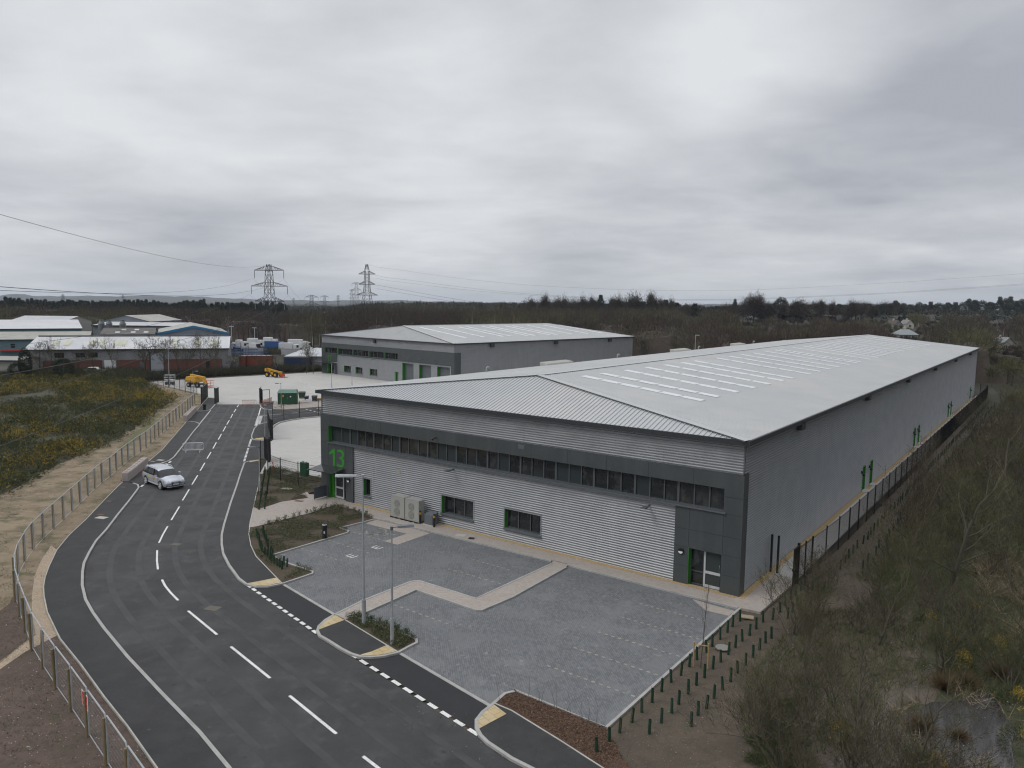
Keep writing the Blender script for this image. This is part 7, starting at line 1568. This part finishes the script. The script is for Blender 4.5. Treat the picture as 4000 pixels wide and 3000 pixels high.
# bare whips in the bark bed
for i, (x, y) in enumerate(((2005, 2700), (2062, 2722), (2108, 2740), (2117, 2745), (2165, 2760), (2172, 2766), (2213, 2780), (2229, 2790), (2272, 2805), (2297, 2815), (2330, 2830), (1955, 2745))):
    p = G(x, y, .1); sg = branch_tree(100+i, h=1.1, nlev=2, nb=(5, 3), spread=.3, base=.3, rt=.008, up=.3, lenf=.35); b, V, T = segs_mesh(sg, 1, .006)
    t = thing('bare_sapling', 'thin bare whip planted in the bark bed, '+('%s from its left end' % ['leftmost inner', 'second', 'third', 'fourth', 'fifth', 'sixth', 'seventh', 'eighth', 'ninth', 'tenth', 'eleventh', 'outermost corner one, first'][i]), 'sapling', (p[0], p[1], .09), 0, 'bare whips in the bark bed'); b.build('stem', M['bark'], t, fix=False); fast('twigs', V, T, M['twig'], parent=t)
# staked tree
p = G(2736, 2610); t = thing('staked_tree', 'slender bare young tree tied between two timber stakes', 'tree', (p[0], p[1], .02), 0)
b, V, T = segs_mesh(branch_tree(7, h=4.1, nlev=3, nb=(15, 5), spread=.28, base=.38, rt=.032, up=.55, lenf=.30, wig=.05), 1, .009); b.build('trunk', M['bark'], t, fix=False); fast('crown', V, T, M['twig'], parent=t)
for x, y in ((-.32, .1), (.32, -.1)): MB().cyl((x, y, 0), (x, y, 1.25), .035, n=8).build('stake', M['stake'], t)
b = MB(); b.bar((-.32, .1, 1.12), (.32, -.1, 1.12), .035); b.build('cross_bar', M['stake'], t)
# tree guards ------------------------------------------------------------
gm = MB(); n = 10; gm.cyl((0, 0, 0), (0, 0, .62), .066, .06, n, cap=False); gm.cyl((0, 0, .0), (0, 0, .60), .055, .05, n, cap=False)
g0 = gm.build('tree_guard', M['guard'], None, fix=False); st0 = MB().bar((.06, 0, 0), (.06, 0, .72), .012).build('stake', M['wood_post'], g0); first = [True]
def guard(p, label, group, s=1.):
    if first[0]: o = g0; first[0] = False
    else:
        o = copy_tree(g0)
    o.location = (p[0], p[1], .02); o.rotation_euler = (rr.gauss(0, .05), rr.gauss(0, .05), rr.uniform(0, 6)); o.scale = (s, s, s*rr.uniform(.95, 1.05)); o['label'] = label; o['category'] = 'tree guard'; o['group'] = group
GL = [(735, 1535), (838, 1445), (930, 1355), (1035, 1265), (1122, 1180), (1210, 1095), (1293, 1000), (1375, 920), (1458, 860), (1532, 785), (1598, 725), (1680, 665), (1730, 610), (1798, 550), (1860, 490), (1905, 440), (1970, 390), (1185, 1365), (1290, 1270), (1380, 1185), (1440, 1110), (1522, 1020), (1592, 945), (1663, 880), (1735, 805), (1803, 745), (1868, 680), (1928, 620), (1990, 565), (2052, 515), (2110, 460), (2170, 400), (1547, 1300), (1607, 1205), (1680, 1145), (1745, 1060), (1820, 985), (1888, 915), (1950, 840), (2018, 775), (2082, 705), (2138, 640), (2190, 580)]
for i, (x, y) in enumerate(GL):
    rw = 'along the car park kerb' if i < 17 else ('in the second row from the car park' if i < 32 else 'in the third row from the car park')
    k = i if i < 17 else (i-17 if i < 32 else i-32)
    guard(G(2000+x/2.212, 2250+y/2.212), 'green tree guard %s, number %d from the bottom' % (rw, k+1), 'tree guards beside the car park')
for i, (x, y) in enumerate([(105, 315), (195, 205), (240, 175), (285, 130), (30, 540), (150, 265), (210, 320), (170, 370), (295, 355), (325, 320), (365, 275), (320, 85), (380, 130), (345, 170), (430, 90), (480, 140), (255, 260), (40, 380)]):
    guard(G(3000+x/2.212, 2250+y/2.212), 'green tube tree guard in the cluster below the side gate', 'tree guards below the side gate')
for k in range(80): guard(U(-3.5-.15*rr.random(), 9+k*1.35), 'green tube tree guard in the row nearest the long black fence', 'tree guards in the row nearest the fence')
for k in range(60): guard(U(-4.6-.3*rr.random(), 10+k*1.8), 'green tube tree guard in the outer row by the long black fence', 'tree guards in the outer row by the fence')
def grow_(a, b, n, nm):
    A = np.array(G(*a)[:2]); B = np.array(G(*b)[:2])
    for k in range(n): q = A+(B-A)*k/(n-1); guard((q[0], q[1]), 'green tube tree guard in the '+nm, 'tree guards in the '+nm)
grow_((1012, 1996), (1036, 1846), 15, 'left row beyond the entrance path'); grow_((1034, 1993), (1055, 1846), 15, 'right row beyond the entrance path')
grow_((1003, 2098), (1024, 2160), 7, 'outer row of the car park bed'); grow_((1028, 2086), (1048, 2152), 7, 'inner row of the car park bed')
for x, y in ((1037, 2172), (1045, 2180), (1053, 2188), (1062, 2196), (1072, 2206), (1084, 2216), (1093, 2221), (1102, 2228), (1108, 2212), (1121, 2219), (1058, 2165), (1066, 2178)): guard(G(x, y), 'green tube tree guard bunched at the corner of the car park bed', 'tree guards at the corner of the car park bed')

# ================================================================== woodland
HS = [(3096, 1252, 94, 400, 'house_y', 'tile_b', 'long yellow bungalow with brown roof and three windows', 0, False, 3), (2906, 1244, 30, 410, 'house_w', 'tile_b', 'white gabled house left of the great evergreen', -.3, True, 1), (2945, 1246, 46, 416, 'house_y', 'tile_b', 'brown roofed house joined right of the white gable', 0, False, 2), (2950, 1262, 30, 390, 'house_w', 'tile_g', 'small white house low among the bare trees', .3, True, 1), (3268, 1243, 40, 430, 'wallgrey', 'tile_g', 'grey roofed bungalow, leftmost of the left roof group', 0, False, 0), (3305, 1241, 40, 440, 'house_w', 'tile_b', 'brown roofed bungalow, second of the left roof group', -.4, False, 0), (3330, 1240, 24, 428, 'house_w', 'tile_g', 'white gabled bungalow in the middle of the left roof group', 0, True, 1), (3365, 1238, 46, 445, 'house_w', 'tile_g', 'long grey roofed bungalow right of the white gable', -.4, False, 0), (3403, 1238, 20, 430, 'house_w', 'tile_g', 'small white gable near the right end of the left roof group', 0, True, 0), (3420, 1236, 22, 440, 'house_w', 'tile_g', 'last small gable of the left roof group', 0, True, 0), (3460, 1244, 40, 420, 'wallgrey', 'tile_g', 'grey roofed bungalow, left of the right roof group', -.3, False, 0), (3500, 1244, 46, 424, 'house_w', 'tile_g', 'grey roofed bungalow, right of the right roof group', -.3, False, 0), (3508, 1285, 34, 330, 'wallgrey', 'tile_b', 'small brown roofed house above the roof end of the large unit', .2, True, 0), (3554, 1284, 30, 330, 'house_w', 'tile_g', 'small white gabled house above the roof end of the large unit', 0, True, 1), (3550, 1330, 70, 262, 'wallgrey', 'tile_p', 'low pale outbuilding just beyond the far end of the large unit', 0, False, 2), (3938, 1370, 62, 212, 'house_w', 'tile_p', 'white house with pale bluish roof near the right edge', .2, True, 2), (2683, 1208, 20, 520, 'wallgrey', 'tile_p', 'tiny pale roof between dark conifers', 0, True, 0), (3000, 1215, 34, 470, 'house_w', 'tile_g', 'pale grey roofed house left of the dense evergreen', .2, False, 1), (3640, 1250, 26, 420, 'house_w', 'tile_b', 'half hidden pale house in the middle of the right trees', .2, True, 1), (3760, 1222, 26, 520, 'house_w', 'tile_g', 'tiny pale gable beneath the evergreen belt', 0, True, 0), (3930, 1226, 28, 520, 'house_w', 'tile_g', 'tiny pale house under the tallest pines at the right', 0, True, 0), (3870, 1250, 26, 440, 'house_w', 'tile_b', 'tiny half hidden house near the right edge', 0, False, 1), (2710, 1224, 20, 470, 'house_w', 'tile_g', 'tiny pale bungalow right of the dark conifers', 0, True, 0), (3190, 1222, 26, 470, 'house_w', 'tile_b', 'small house behind the flat topped oak', 0, False, 1)]
HX = [(a[0], a[1], a[2], GT(a[0], a[1])[1]) for a in HS]
AX = [-900, 0, 300, 600, 800, 950, 1100, 1200, 1320, 1420, 1700, 2000, 2400, 2700, 3000, 3200, 3400, 3700, 4000, 4900]
AT = [1195, 1194, 1196, 1198, 1203, 1210, 1216, 1220, 1206, 1192, 1187, 1188, 1192, 1205, 1216, 1226, 1230, 1225, 1220, 1220]
HOR = lambda x: 1184+(x-2000)*.012
def ztop(X, Y):
    xp = 2000+FP*X/np.maximum(Y, 1); yt = np.interp(xp, AX, AT)+0*Y
    for hx, hy, hw_, hY in HX: yt = np.where((np.abs(xp-hx) < hw_*.5+8+14000/np.maximum(Y, 100)*.5) & (Y < hY+4), np.maximum(yt, hy+2+5500/np.maximum(Y, 100)), yt)
    return 17.2+(HOR(xp)-yt)/FP*Y*1.0
def canopyH(X, Y):
    return np.clip(np.minimum(ztop(X, Y)-terr(X, Y), 15.5), 2.5, 16)
def wooded(X, Y):
    r = np.hypot(X, Y); xp = 2000+FP*X/np.maximum(Y, 1); m = (Y > 150)
    m &= ~((xp < 905) & (Y < 318)); m &= ~((xp >= 905) & (xp < 1300) & (Y < 282)); m &= ~((xp >= 985) & (xp < 1120) & (Y < 300))
    # local frames of the two units
    for (c0, dx, ex, W_, L_) in ((C13, D13, E13, 44, 139), (F17, np.array([-.72283, .69102]), np.array([.69102, .72283]), 60, 67)):
        u = (X-c0[0])*dx[0]+(Y-c0[1])*dx[1]; v = (X-c0[0])*ex[0]+(Y-c0[1])*ex[1]; m &= ~((u > -9) & (u < W_) & (v > -25) & (v < L_))
    m &= ~((xp >= 1300) & (xp < 2700) & (Y < 205)); m &= (Y > 165)
    m &= ~((xp > 2850) & (r > 330) & (vnoise(X, Y, 22., 33) > .60)); return m
gw = np.random.default_rng(77)
nW = 5200; r_ = np.sqrt(gw.uniform(165**2, 560**2, nW)); a_ = gw.uniform(R(-38), R(38), nW); X = r_*np.sin(a_); Y = r_*np.cos(a_); k = wooded(X, Y); X, Y = X[k], Y[k]; n = len(X)
hh = canopyH(X, Y)*gw.uniform(.72, 1.06, n); per = np.where(np.hypot(X, Y) < 300, 330, 200); idx = np.repeat(np.arange(n), per); m = len(idx)
d = gw.normal(size=(m, 3)); d /= np.linalg.norm(d, axis=1, keepdims=True); rad = gw.uniform(0, 1, m)**.45; cr = gw.uniform(.26, .42, n)*hh; cr = np.minimum(cr, 5.2)
p = np.stack([X[idx]+d[:, 0]*cr[idx]*rad, Y[idx]+d[:, 1]*cr[idx]*rad, terr(X, Y)[idx]+hh[idx]*.62+d[:, 2]*hh[idx]*.38*rad], 1)
dd = np.stack([d[:, 0]*.6, d[:, 1]*.6, np.abs(d[:, 2])*.4+.55], 1)+gw.normal(0, .35, (m, 3)); V, T = slivers(p, dd, gw.uniform(.7, 2.0, m), gw.uniform(.035, .10, m)*(1+np.hypot(p[:, 0], p[:, 1])/500), gw)
tt = np.stack([X, Y, terr(X, Y)], 1); td = np.stack([gw.normal(0, .06, n), gw.normal(0, .06, n), np.ones(n)], 1); V2, T2 = slivers(tt, td, hh*.95, np.full(n, .4), gw)
mix_ = (vnoise(X, Y, 40., 5) > .62)[idx].astype(int)
mt = np.concatenate([mix_, np.where(gw.random(n) < .12, 2, 0)])
o = fast('woodland', np.concatenate([V, V2]), np.concatenate([T, T2+len(V)]), [M['twigw'], M['twigy'], M['birch']], mt); tag(o, 'leafless brown woodland stretching behind the estate', 'woodland', kind='stuff')
# dark mass inside the wood and the far canopy
def canopy(name, r0, r1, nr, na, frac, amp, mat, label, sc=1.):
    rs = np.geomspace(r0, r1, nr); an = np.linspace(R(-42), R(42), na); RR, AA = np.meshgrid(rs, an, indexing='ij'); X = RR*np.sin(AA); Y = RR*np.cos(AA)
    hh = canopyH(X, Y) if sc == 1. else np.clip(ztop(X, Y)-terr(X, Y), 6, 14); cell = 6*sc
    lump = .5+.5*vnoise(X, Y, cell, 61)*1.1-.25*vnoise(X, Y, cell*3, 62)
    mk_ = wooded(X, Y) & wooded(X*.94, Y*.94) & wooded(X*.97, Y*.97) & wooded(X+7, Y) & wooded(X-7, Y); Z = terr(X, Y)+np.where(mk_, hh*frac*lump*amp+hh*frac*(1-amp), -.6); V = np.stack([X, Y, Z], -1).reshape(-1, 3)
    i, j = np.meshgrid(np.arange(nr-1), np.arange(na-1), indexing='ij'); a = i*na+j; Q = np.stack([a, a+1, a+na+1, a+na], -1).reshape(-1, 4)
    w_ = wooded(X, Y).reshape(-1); Q = Q[w_[Q].any(1)]
    o = fast(name, V, Q, mat); tag(o, label, 'woodland', kind='stuff'); return X, Y, Z
canopy('woodland', 166, 560, 170, 420, .66, .55, M['twigw'], 'dense inner mass of the brown woodland')
canopy('far_woodland', 555, 2700, 90, 520, .95, .5, mk('far_wood', (.05, .045, .036), .95, layers=[(.01, .4, .6, (.028, .038, .026)), (.05, .5, .7, (.07, .055, .045))]), 'distant mixed woodland fading towards the hills', 3.)
nF = 5200; r_ = np.sqrt(gw.uniform(540**2, 1500**2, nF)); a_ = gw.uniform(R(-38), R(38), nF); X = r_*np.sin(a_); Y = r_*np.cos(a_); k = wooded(X, Y); X, Y = X[k], Y[k]; n = len(X)
hh = np.clip(ztop(X, Y)-terr(X, Y), 7, 15)*gw.uniform(.85, 1.12, n); per = 46; idx = np.repeat(np.arange(n), per); m = len(idx); d = gw.normal(size=(m, 3)); d /= np.linalg.norm(d, axis=1, keepdims=True); cr = gw.uniform(2.5, 5.5, n)
p = np.stack([X[idx]+d[:, 0]*cr[idx], Y[idx]+d[:, 1]*cr[idx], terr(X, Y)[idx]+hh[idx]*.72+d[:, 2]*hh[idx]*.3], 1); V, T = slivers(p, d+gw.normal(0, .3, (m, 3)), gw.uniform(1.5, 3.2, m), gw.uniform(.4, 1.1, m), gw)
ev = (vnoise(X, Y, 60., 71) > .52)[idx].astype(int); o = fast('far_woodland', V, T, [M['twigw'], M['leaf_pine']], ev); tag(o, 'distant tree crowns, dark pines mixed with bare trees', 'woodland', kind='stuff')
# evergreens that stand out
def ev_proto(kind, seed, shape, mat, label):
    gg = np.random.default_rng(seed); t = thing(kind, label, 'tree', (0, 0, 0)); b = MB(); b.cyl((0, 0, 0), (.0, .0, 8.2), .22, .08, 7, cap=False)
    if shape == 'cone':
        m = 2600; z = gg.uniform(0, 1, m)**.8; rad = (1-z)**.6*2.3*(.75+.3*np.sin(z*26))*gg.uniform(.4, 1, m)**.5+.05; a = gg.uniform(0, 6.283, m); c = np.stack([np.cos(a)*rad, np.sin(a)*rad, 1.+z*9], 1); d = np.stack([np.cos(a), np.sin(a), gg.normal(0, .3, m)], 1)
    elif shape == 'dome':
        m = 4200; d = gg.normal(size=(m, 3)); d /= np.linalg.norm(d, axis=1, keepdims=True); rad = gg.uniform(.7, 1.05, m); c = np.stack([d[:, 0]*3.1*rad, d[:, 1]*3.1*rad, 4.6+d[:, 2]*5.2*rad], 1); c[:, 2] = np.maximum(c[:, 2], .1)
    else:   # pine: flat irregular clumps on limbs
        C_ = []; 
        for k in range(15):
            a = gg.uniform(0, 6.283); zc = gg.uniform(5.2, 9.2); r0 = gg.uniform(.2, 2.6)*(1 if zc < 8 else .5); C_.append((math.cos(a)*r0, math.sin(a)*r0, zc, gg.uniform(.8, 1.5))); b.bar((0, 0, zc-1.2), (C_[-1][0], C_[-1][1], zc-.2), .07)
        pts = []; ds = []
        for (x, y, z, s) in C_:
            q = gg.normal(size=(190, 3)); q /= np.linalg.norm(q, axis=1, keepdims=True); pts.append(np.array((x, y, z))+q*np.array((s, s, s*.5))*gg.uniform(.5, 1.05, (190, 1))); ds.append(q+np.array((0, 0, .3)))
        c = np.concatenate(pts); d = np.concatenate(ds); m = len(c)
    b.build('trunk', M['bark'], t, fix=False); V, T = slivers(c, d+gg.normal(0, .35, (m, 3)), gg.uniform(.3, .8, m), gg.uniform(.12, .3, m), gg); fast('crown', V, T, M[mat], parent=t); return t
EV = {'cone': Stock(ev_proto('conifer_tree', 1, 'cone', 'leaf_ev', 'x')), 'dome': Stock(ev_proto('evergreen_tree', 2, 'dome', 'leaf_ev', 'x')), 'pine': Stock(ev_proto('pine_tree', 3, 'pine', 'leaf_pine', 'x')), 'pine2': Stock(ev_proto('pine_tree', 4, 'pine', 'leaf_pine', 'x'))}
def put_ev(kind, x, yt, wpx, Yd, label, group, zb=None):
    wpx = wpx*(1.7 if kind == 'cone' else 1)
    P_ = Dp(x, yt, Yd); zb = float(terr(P_[0], P_[1])) if zb is None else zb; h = max(P_[2]-zb, 3.); w_ = wpx/FP*Yd
    wn = {'cone': 4.6, 'dome': 6.4, 'pine': 6.2, 'pine2': 6.2}[kind]; EV[kind].put((P_[0], P_[1], zb), rr.uniform(0, 6), (w_/wn, w_/wn, h/10.0), label, group)
def put_bare(st, x, yt, wpx, Yd, label, group, hn, wn, zb=None):
    P_ = Dp(x, yt, Yd); zb = float(terr(P_[0], P_[1])) if zb is None else zb; h = max(P_[2]-zb, 3.); w_ = wpx/FP*Yd; st.put((P_[0], P_[1], zb), rr.uniform(0, 6), (w_/wn, w_/wn, h/hn), label, group)
# left pines on the skyline: one row of individuals
rp = random.Random(2)
xs = list(range(5, 260, 17))+list(range(265, 700, 16))+list(range(705, 800, 13))+[905, 918, 930, 945, 960, 985, 1065, 1080, 1100]
for x in xs:
    yt = np.interp(x, [0, 30, 120, 250, 420, 560, 640, 670, 700, 800, 830, 900, 920, 960, 1000, 1070, 1100], [1166, 1155, 1166, 1168, 1172, 1166, 1180, 1186, 1172, 1167, 1186, 1186, 1178, 1178, 1182, 1180, 1184])+rp.uniform(-4, 7)
    nm = 'far left' if x < 260 else ('left' if x < 560 else ('middle' if x < 810 else 'right'))
    put_ev('pine' if rp.random() < .5 else 'pine2', x, yt, rp.uniform(24, 36), 520, 'dark pine in the '+nm+' stretch of the skyline above the old estate', 'skyline pines, '+nm+' stretch')
for x in range(10, 1120, 22):
    put_ev('pine' if rp.random() < .5 else 'pine2', x+rp.uniform(-6, 6), 1176+rp.uniform(-2, 10), rp.uniform(26, 38), 500, 'dark pine in the lower rank in front of the skyline pines', 'lower rank of pines')
for kind, x, yt, wpx, lb in (('cone', 2347, 1153, 30, 'dark pointed conifer rising above the bare oaks'), ('dome', 2398, 1168, 46, 'dark rounded evergreen right of the pointed conifer'), ('pine', 2320, 1170, 30, 'dark pine left of the pointed conifer'), ('cone', 2601, 1172, 36, 'broad dark conifer right of the group of oaks'), ('pine', 2640, 1183, 40, 'ragged dark pine right of the broad conifer'), ('dome', 2680, 1187, 36, 'dark evergreen above the white gable far off'), ('cone', 2715, 1186, 32, 'dark conifer beside the small pale roof'), ('pine', 2872, 1166, 24, 'lone spiky pine left of the great bare oak'), ('dome', 2865, 1190, 50, 'dark evergreen under the lone spiky pine'), ('dome', 3052, 1161, 62, 'tall dense dark evergreen above the yellow bungalow'), ('pine2', 2800, 1192, 30, 'small dark pine in the gap of the skyline'), ('dome', 3455, 1187, 64, 'dark dome shaped evergreen behind the grey roofs'), ('dome', 3300, 1190, 52, 'dark evergreen behind the left group of grey roofs'), ('cone', 3398, 1186, 18, 'narrow dark conifer near the hill gap'), ('pine', 3500, 1172, 40, 'dark pine with a bent top behind the grey roofs'), ('pine2', 3150, 1190, 36, 'dark low pine right of the tall evergreen'), ('dome', 2250, 1186, 36, 'dark evergreen among the bare oaks'), ('dome', 2440, 1182, 44, 'dark evergreen below the widest bare oak')):
    put_ev(kind, x, yt, wpx, 560, lb, 'evergreens that stand out on the right skyline')
for i, (x, yt, wd) in enumerate(((3530, 1183, 40), (3560, 1187, 36), (3592, 1180, 34), (3615, 1186, 30), (3638, 1176, 26), (3668, 1183, 44), (3705, 1180, 36), (3732, 1178, 30), (3760, 1181, 30), (3786, 1165, 30), (3812, 1169, 34), (3838, 1173, 38), (3868, 1178, 40), (3908, 1157, 28), (3928, 1165, 30), (3948, 1156, 30), (3970, 1172, 34), (3992, 1168, 34), (4015, 1170, 34), (3880, 1182, 44), (3650, 1190, 44), (3580, 1192, 44), (3800, 1186, 50), (3720, 1190, 50), (3940, 1186, 56), (4000, 1188, 50))):
    put_ev(['pine', 'pine2', 'dome'][i % 3] if yt > 1160 else 'pine', x, yt, wd*1.15, 690+(i % 4)*12, 'dark tree in the evergreen belt at the right, %s' % ['far left end', 'left part', 'left part', 'left part', 'middle', 'middle', 'middle', 'middle', 'middle', 'spiky twin, left', 'spiky twin, right', 'right part', 'right part', 'tallest, left', 'tallest, middle', 'tallest, right', 'right end', 'right end', 'right end', 'lower rank', 'lower rank', 'lower rank', 'lower rank', 'lower rank', 'lower rank', 'lower rank'][i], 'evergreen belt at the right')
for i, (x, yt, wd, lb) in enumerate(((2072, 1174, 58, 'bare rounded tree at the left end of the oak row'), (2130, 1158, 50, 'tall open crowned bare oak, second of the row'), (2198, 1164, 68, 'wide bare oak, third of the row'), (2275, 1163, 62, 'bare oak just left of the pointed conifer'), (2312, 1166, 44, 'bare oak touching the pointed conifer'), (2412, 1158, 56, 'bare oak right of the pointed conifer'), (2480, 1153, 96, 'widest bare oak in the middle of the skyline'), (2545, 1151, 70, 'bare oak with open branches right of the widest'), (2948, 1150, 104, 'great bare oak standing alone on the right skyline'), (3122, 1174, 88, 'domed bare tree right of the dense evergreen'), (3210, 1177, 46, 'small bare oak with flat top'), (3254, 1178, 28, 'small thin bare tree right of the flat topped one'), (3330, 1177, 50, 'bare tree behind the left group of grey roofs'), (3410, 1195, 60, 'brown bare tree below the hill gap'), (2990, 1180, 60, 'bare tree behind the great oak, right side'), (3005, 1188, 60, 'low bare tree left of the dense evergreen'))):
    put_bare(OAK[i % 3], x, yt, wd, 500 if x < 2600 else 480, lb, 'bare oaks on the skyline', 9.5, 8.5)
for i, x in enumerate(list(range(2055, 2660, 21))+list(range(2675, 2900, 26))+list(range(2905, 3540, 22))):
    if x < 2660: yt, nm = rp.uniform(1170, 1182), 'in the brown belt beneath the bare oaks'
    elif x < 2900: yt, nm = rp.uniform(1188, 1197), 'in the low gap of the skyline between conifers and the great oak'
    else: yt, nm = rp.uniform(1180, 1194), 'in the brown belt behind the bungalows'
    if rp.random() < .3: put_ev(rp.choice(['dome', 'pine', 'pine2']), x, yt+2, rp.uniform(34, 52), 555, 'dark evergreen '+nm, 'dark evergreens '+nm)
    else: put_bare(OAK[i % 3], x, yt, rp.uniform(46, 66), 550+rp.uniform(-15, 25), 'rounded bare tree '+nm, 'rounded bare trees '+nm, 9.5, 8.5)
for x, yt, lb in ((1290, 1262, 'pale birch left of the roof of unit 17'), (1640, 1232, 'pale birch above the roof of unit 17'), (1670, 1240, 'second pale birch above the roof of unit 17, right of the first'), (2027, 1222, 'pale birch right of the middle of the wood'), (2240, 1228, 'pale birch above the right end of the unit 17 roof'), (2270, 1234, 'pale birch just right of the previous one by the roof end'), (760, 1220, 'reddish birch above the blue trimmed gable'), (890, 1225, 'pale stemmed birch right of the blue trimmed gable')):
    put_bare(BIR[0], x, yt, 46, 262 if x > 1000 else 300, lb, 'pale birches at the edge of the wood', 11.5, 7.5)
# trees in front of the old estate
for i, (x, yt, wd, lb) in enumerate(((150, 1343, 60, 'bare tree at the left end of the long white roof'), (205, 1338, 62, 'bare tree second from the left in front of the long building'), (300, 1366, 64, 'bushy bare tree by the white roller door'), (360, 1336, 50, 'bare tree above the small white car'), (437, 1330, 46, 'upright bare tree left of the pale roller door'), (560, 1324, 92, 'large forked bare tree in front of the pale roller door'), (640, 1332, 60, 'bare tree right of the tall lamp post, left of the row'), (690, 1334, 60, 'bare tree in the middle of the right row'), (725, 1345, 50, 'smaller bare tree in the right row'), (780, 1312, 62, 'tallest bare tree near the right end of the long building'), (838, 1320, 58, 'bare tree at the right end of the long building'), (900, 1385, 60, 'low bare tree in front of the short red container'), (1075, 1375, 60, 'bare tree between red and blue containers'), (1195, 1348, 40, 'bare tree in front of the tent roof, left one'), (1222, 1342, 46, 'bare tree in front of the tent roof, right one'), (1010, 1390, 60, 'bare tree in front of the long red container'))):
    put_bare(TE[i % 3], x, yt, wd, 168 if x < 900 else 178, lb, 'bare trees in front of the old estate', 7.6, 4.6)
for x, yt, wpx, lb in ((95, 1358, 46, 'dark ivy clad evergreen at the left end of the brick building'), (245, 1398, 74, 'broad dark evergreen bush before the brick building'), (70, 1415, 70, 'dark evergreen bush below the tall ivy clad one')): put_ev('dome', x, yt, wpx, 162, lb, 'dark evergreens by the old estate', 0.)
blades('bramble_hedge', 'dark brambles and scrub between the yard fence and the old estate', px([(560, 1488), (640, 1482), (917, 1466), (1050, 1459), (1255, 1448)])+[(-48, 192, 0), (-60, 190, 0), (-78, 172, 0), (-84, 166, 0)], 34000, (.5, 2.0), (.05, .12), ('twig', 'leaf_ev', 'twig', 'gorse'), None, .6)
blades('bramble_hedge', 'dark scrub at the foot of the brick building behind the gorse', px([(0, 1475), (0, 1452), (560, 1452), (570, 1485), (300, 1475)]), 26000, (.5, 2.1), (.06, .14), ('twig', 'leaf_ev', 'gorse', 'deadgrass'), None, .6)
blades('scrub', 'dark scrub around the pylon foot and lorry park', px([(960, 1385), (1110, 1385), (1110, 1368), (960, 1366)]), 5000, (.8, 2.6), (.1, .2), ('twig', 'leaf_ev', 'twigy'), None, .6)
# houses ------------------------------------------------------------------
def house(x, yb, wpx, Yd, wall, roof, label, rz=0., hw=2.5, hr=2.3, gable=False, wins=2, dep=8., nm='house'):
    P_ = GT(x, yb); Yd = P_[1]; Wd = wpx/FP*Yd; t = thing(nm, label, 'house', (P_[0], P_[1], P_[2]), rz, 'houses among the trees at the right')
    w_ = MB(); w_.box(-Wd/2, 0, -4, Wd/2, dep, hw)
    if gable: w_.add([(-Wd/2, 0, hw), (Wd/2, 0, hw), (0, 0, hw+hr)], [(0, 1, 2)]); rf = [(-Wd/2-.3, -.3, hw-.1), (0, -.3, hw+hr+.1), (0, dep, hw+hr+.1), (-Wd/2-.3, dep, hw-.1), (Wd/2+.3, -.3, hw-.1), (Wd/2+.3, dep, hw-.1)]; ff = [(0, 1, 2, 3), (1, 4, 5, 2)]
    else:
        rf = [(-Wd/2-.4, -.4, hw-.05), (Wd/2+.4, -.4, hw-.05), (Wd/2+.4, dep+.4, hw-.05), (-Wd/2-.4, dep+.4, hw-.05), (-Wd/2+2, dep/2, hw+hr), (Wd/2-2, dep/2, hw+hr)]; ff = [(0, 1, 5, 4), (1, 2, 5), (2, 3, 4, 5), (3, 0, 4)]
    w_.build('wall', M[wall], t); r = MB(); r.add(rf, ff); ro = r.build('roof', M[roof], t, fix=False)
    c = MB(); c.box(-.4, dep/2-.3, hw+hr-.6, .4, dep/2+.3, hw+hr+.9); c.build('chimney', M['house_w'], ro)
    for k in range(wins):
        xx = -Wd/2+Wd*(k+.6)/(wins+.2); b = MB(); b.box(xx-.7, -.08, .9, xx+.7, 0, 2.0); wo = b.build('window', M['glass'], t); f = MB(); f.box(xx-.8, -.1, .8, xx-.7, .0, 2.1); f.box(xx+.7, -.1, .8, xx+.8, 0, 2.1); f.box(xx-.04, -.1, .9, xx+.04, 0, 2.); f.build('frame', M['white'], wo)
for a in HS: house(a[0], a[1], a[2], a[3], a[4], a[5], a[6], a[7], gable=a[8], wins=a[9])
farcar((3145, 1258), 'tiny dark car beside the yellow bungalow', 'black', .2, 600); farcar((3250, 1278), 'tiny white car in the trees right of the yellow bungalow', 'white', .4, 430)
# haze
hm = bpy.data.materials.new('haze_air'); hm.use_nodes = True; hn = hm.node_tree; hn.nodes.remove(hn.nodes['Principled BSDF']); pv_ = hn.nodes.new('ShaderNodeVolumePrincipled'); pv_.inputs['Color'].default_value = (.80, .88, 1., 1); pv_.inputs['Density'].default_value = HAZE; pv_.inputs['Anisotropy'].default_value = .2
hn.links.new(pv_.outputs[0], hn.nodes['Material Output'].inputs['Volume'])
b = MB(); b.box(-9200, -9200, -8, 9200, 9200, 75); o = b.build('haze', hm); tag(o, 'thin blue haze that fades the far hills', 'haze', kind='stuff')
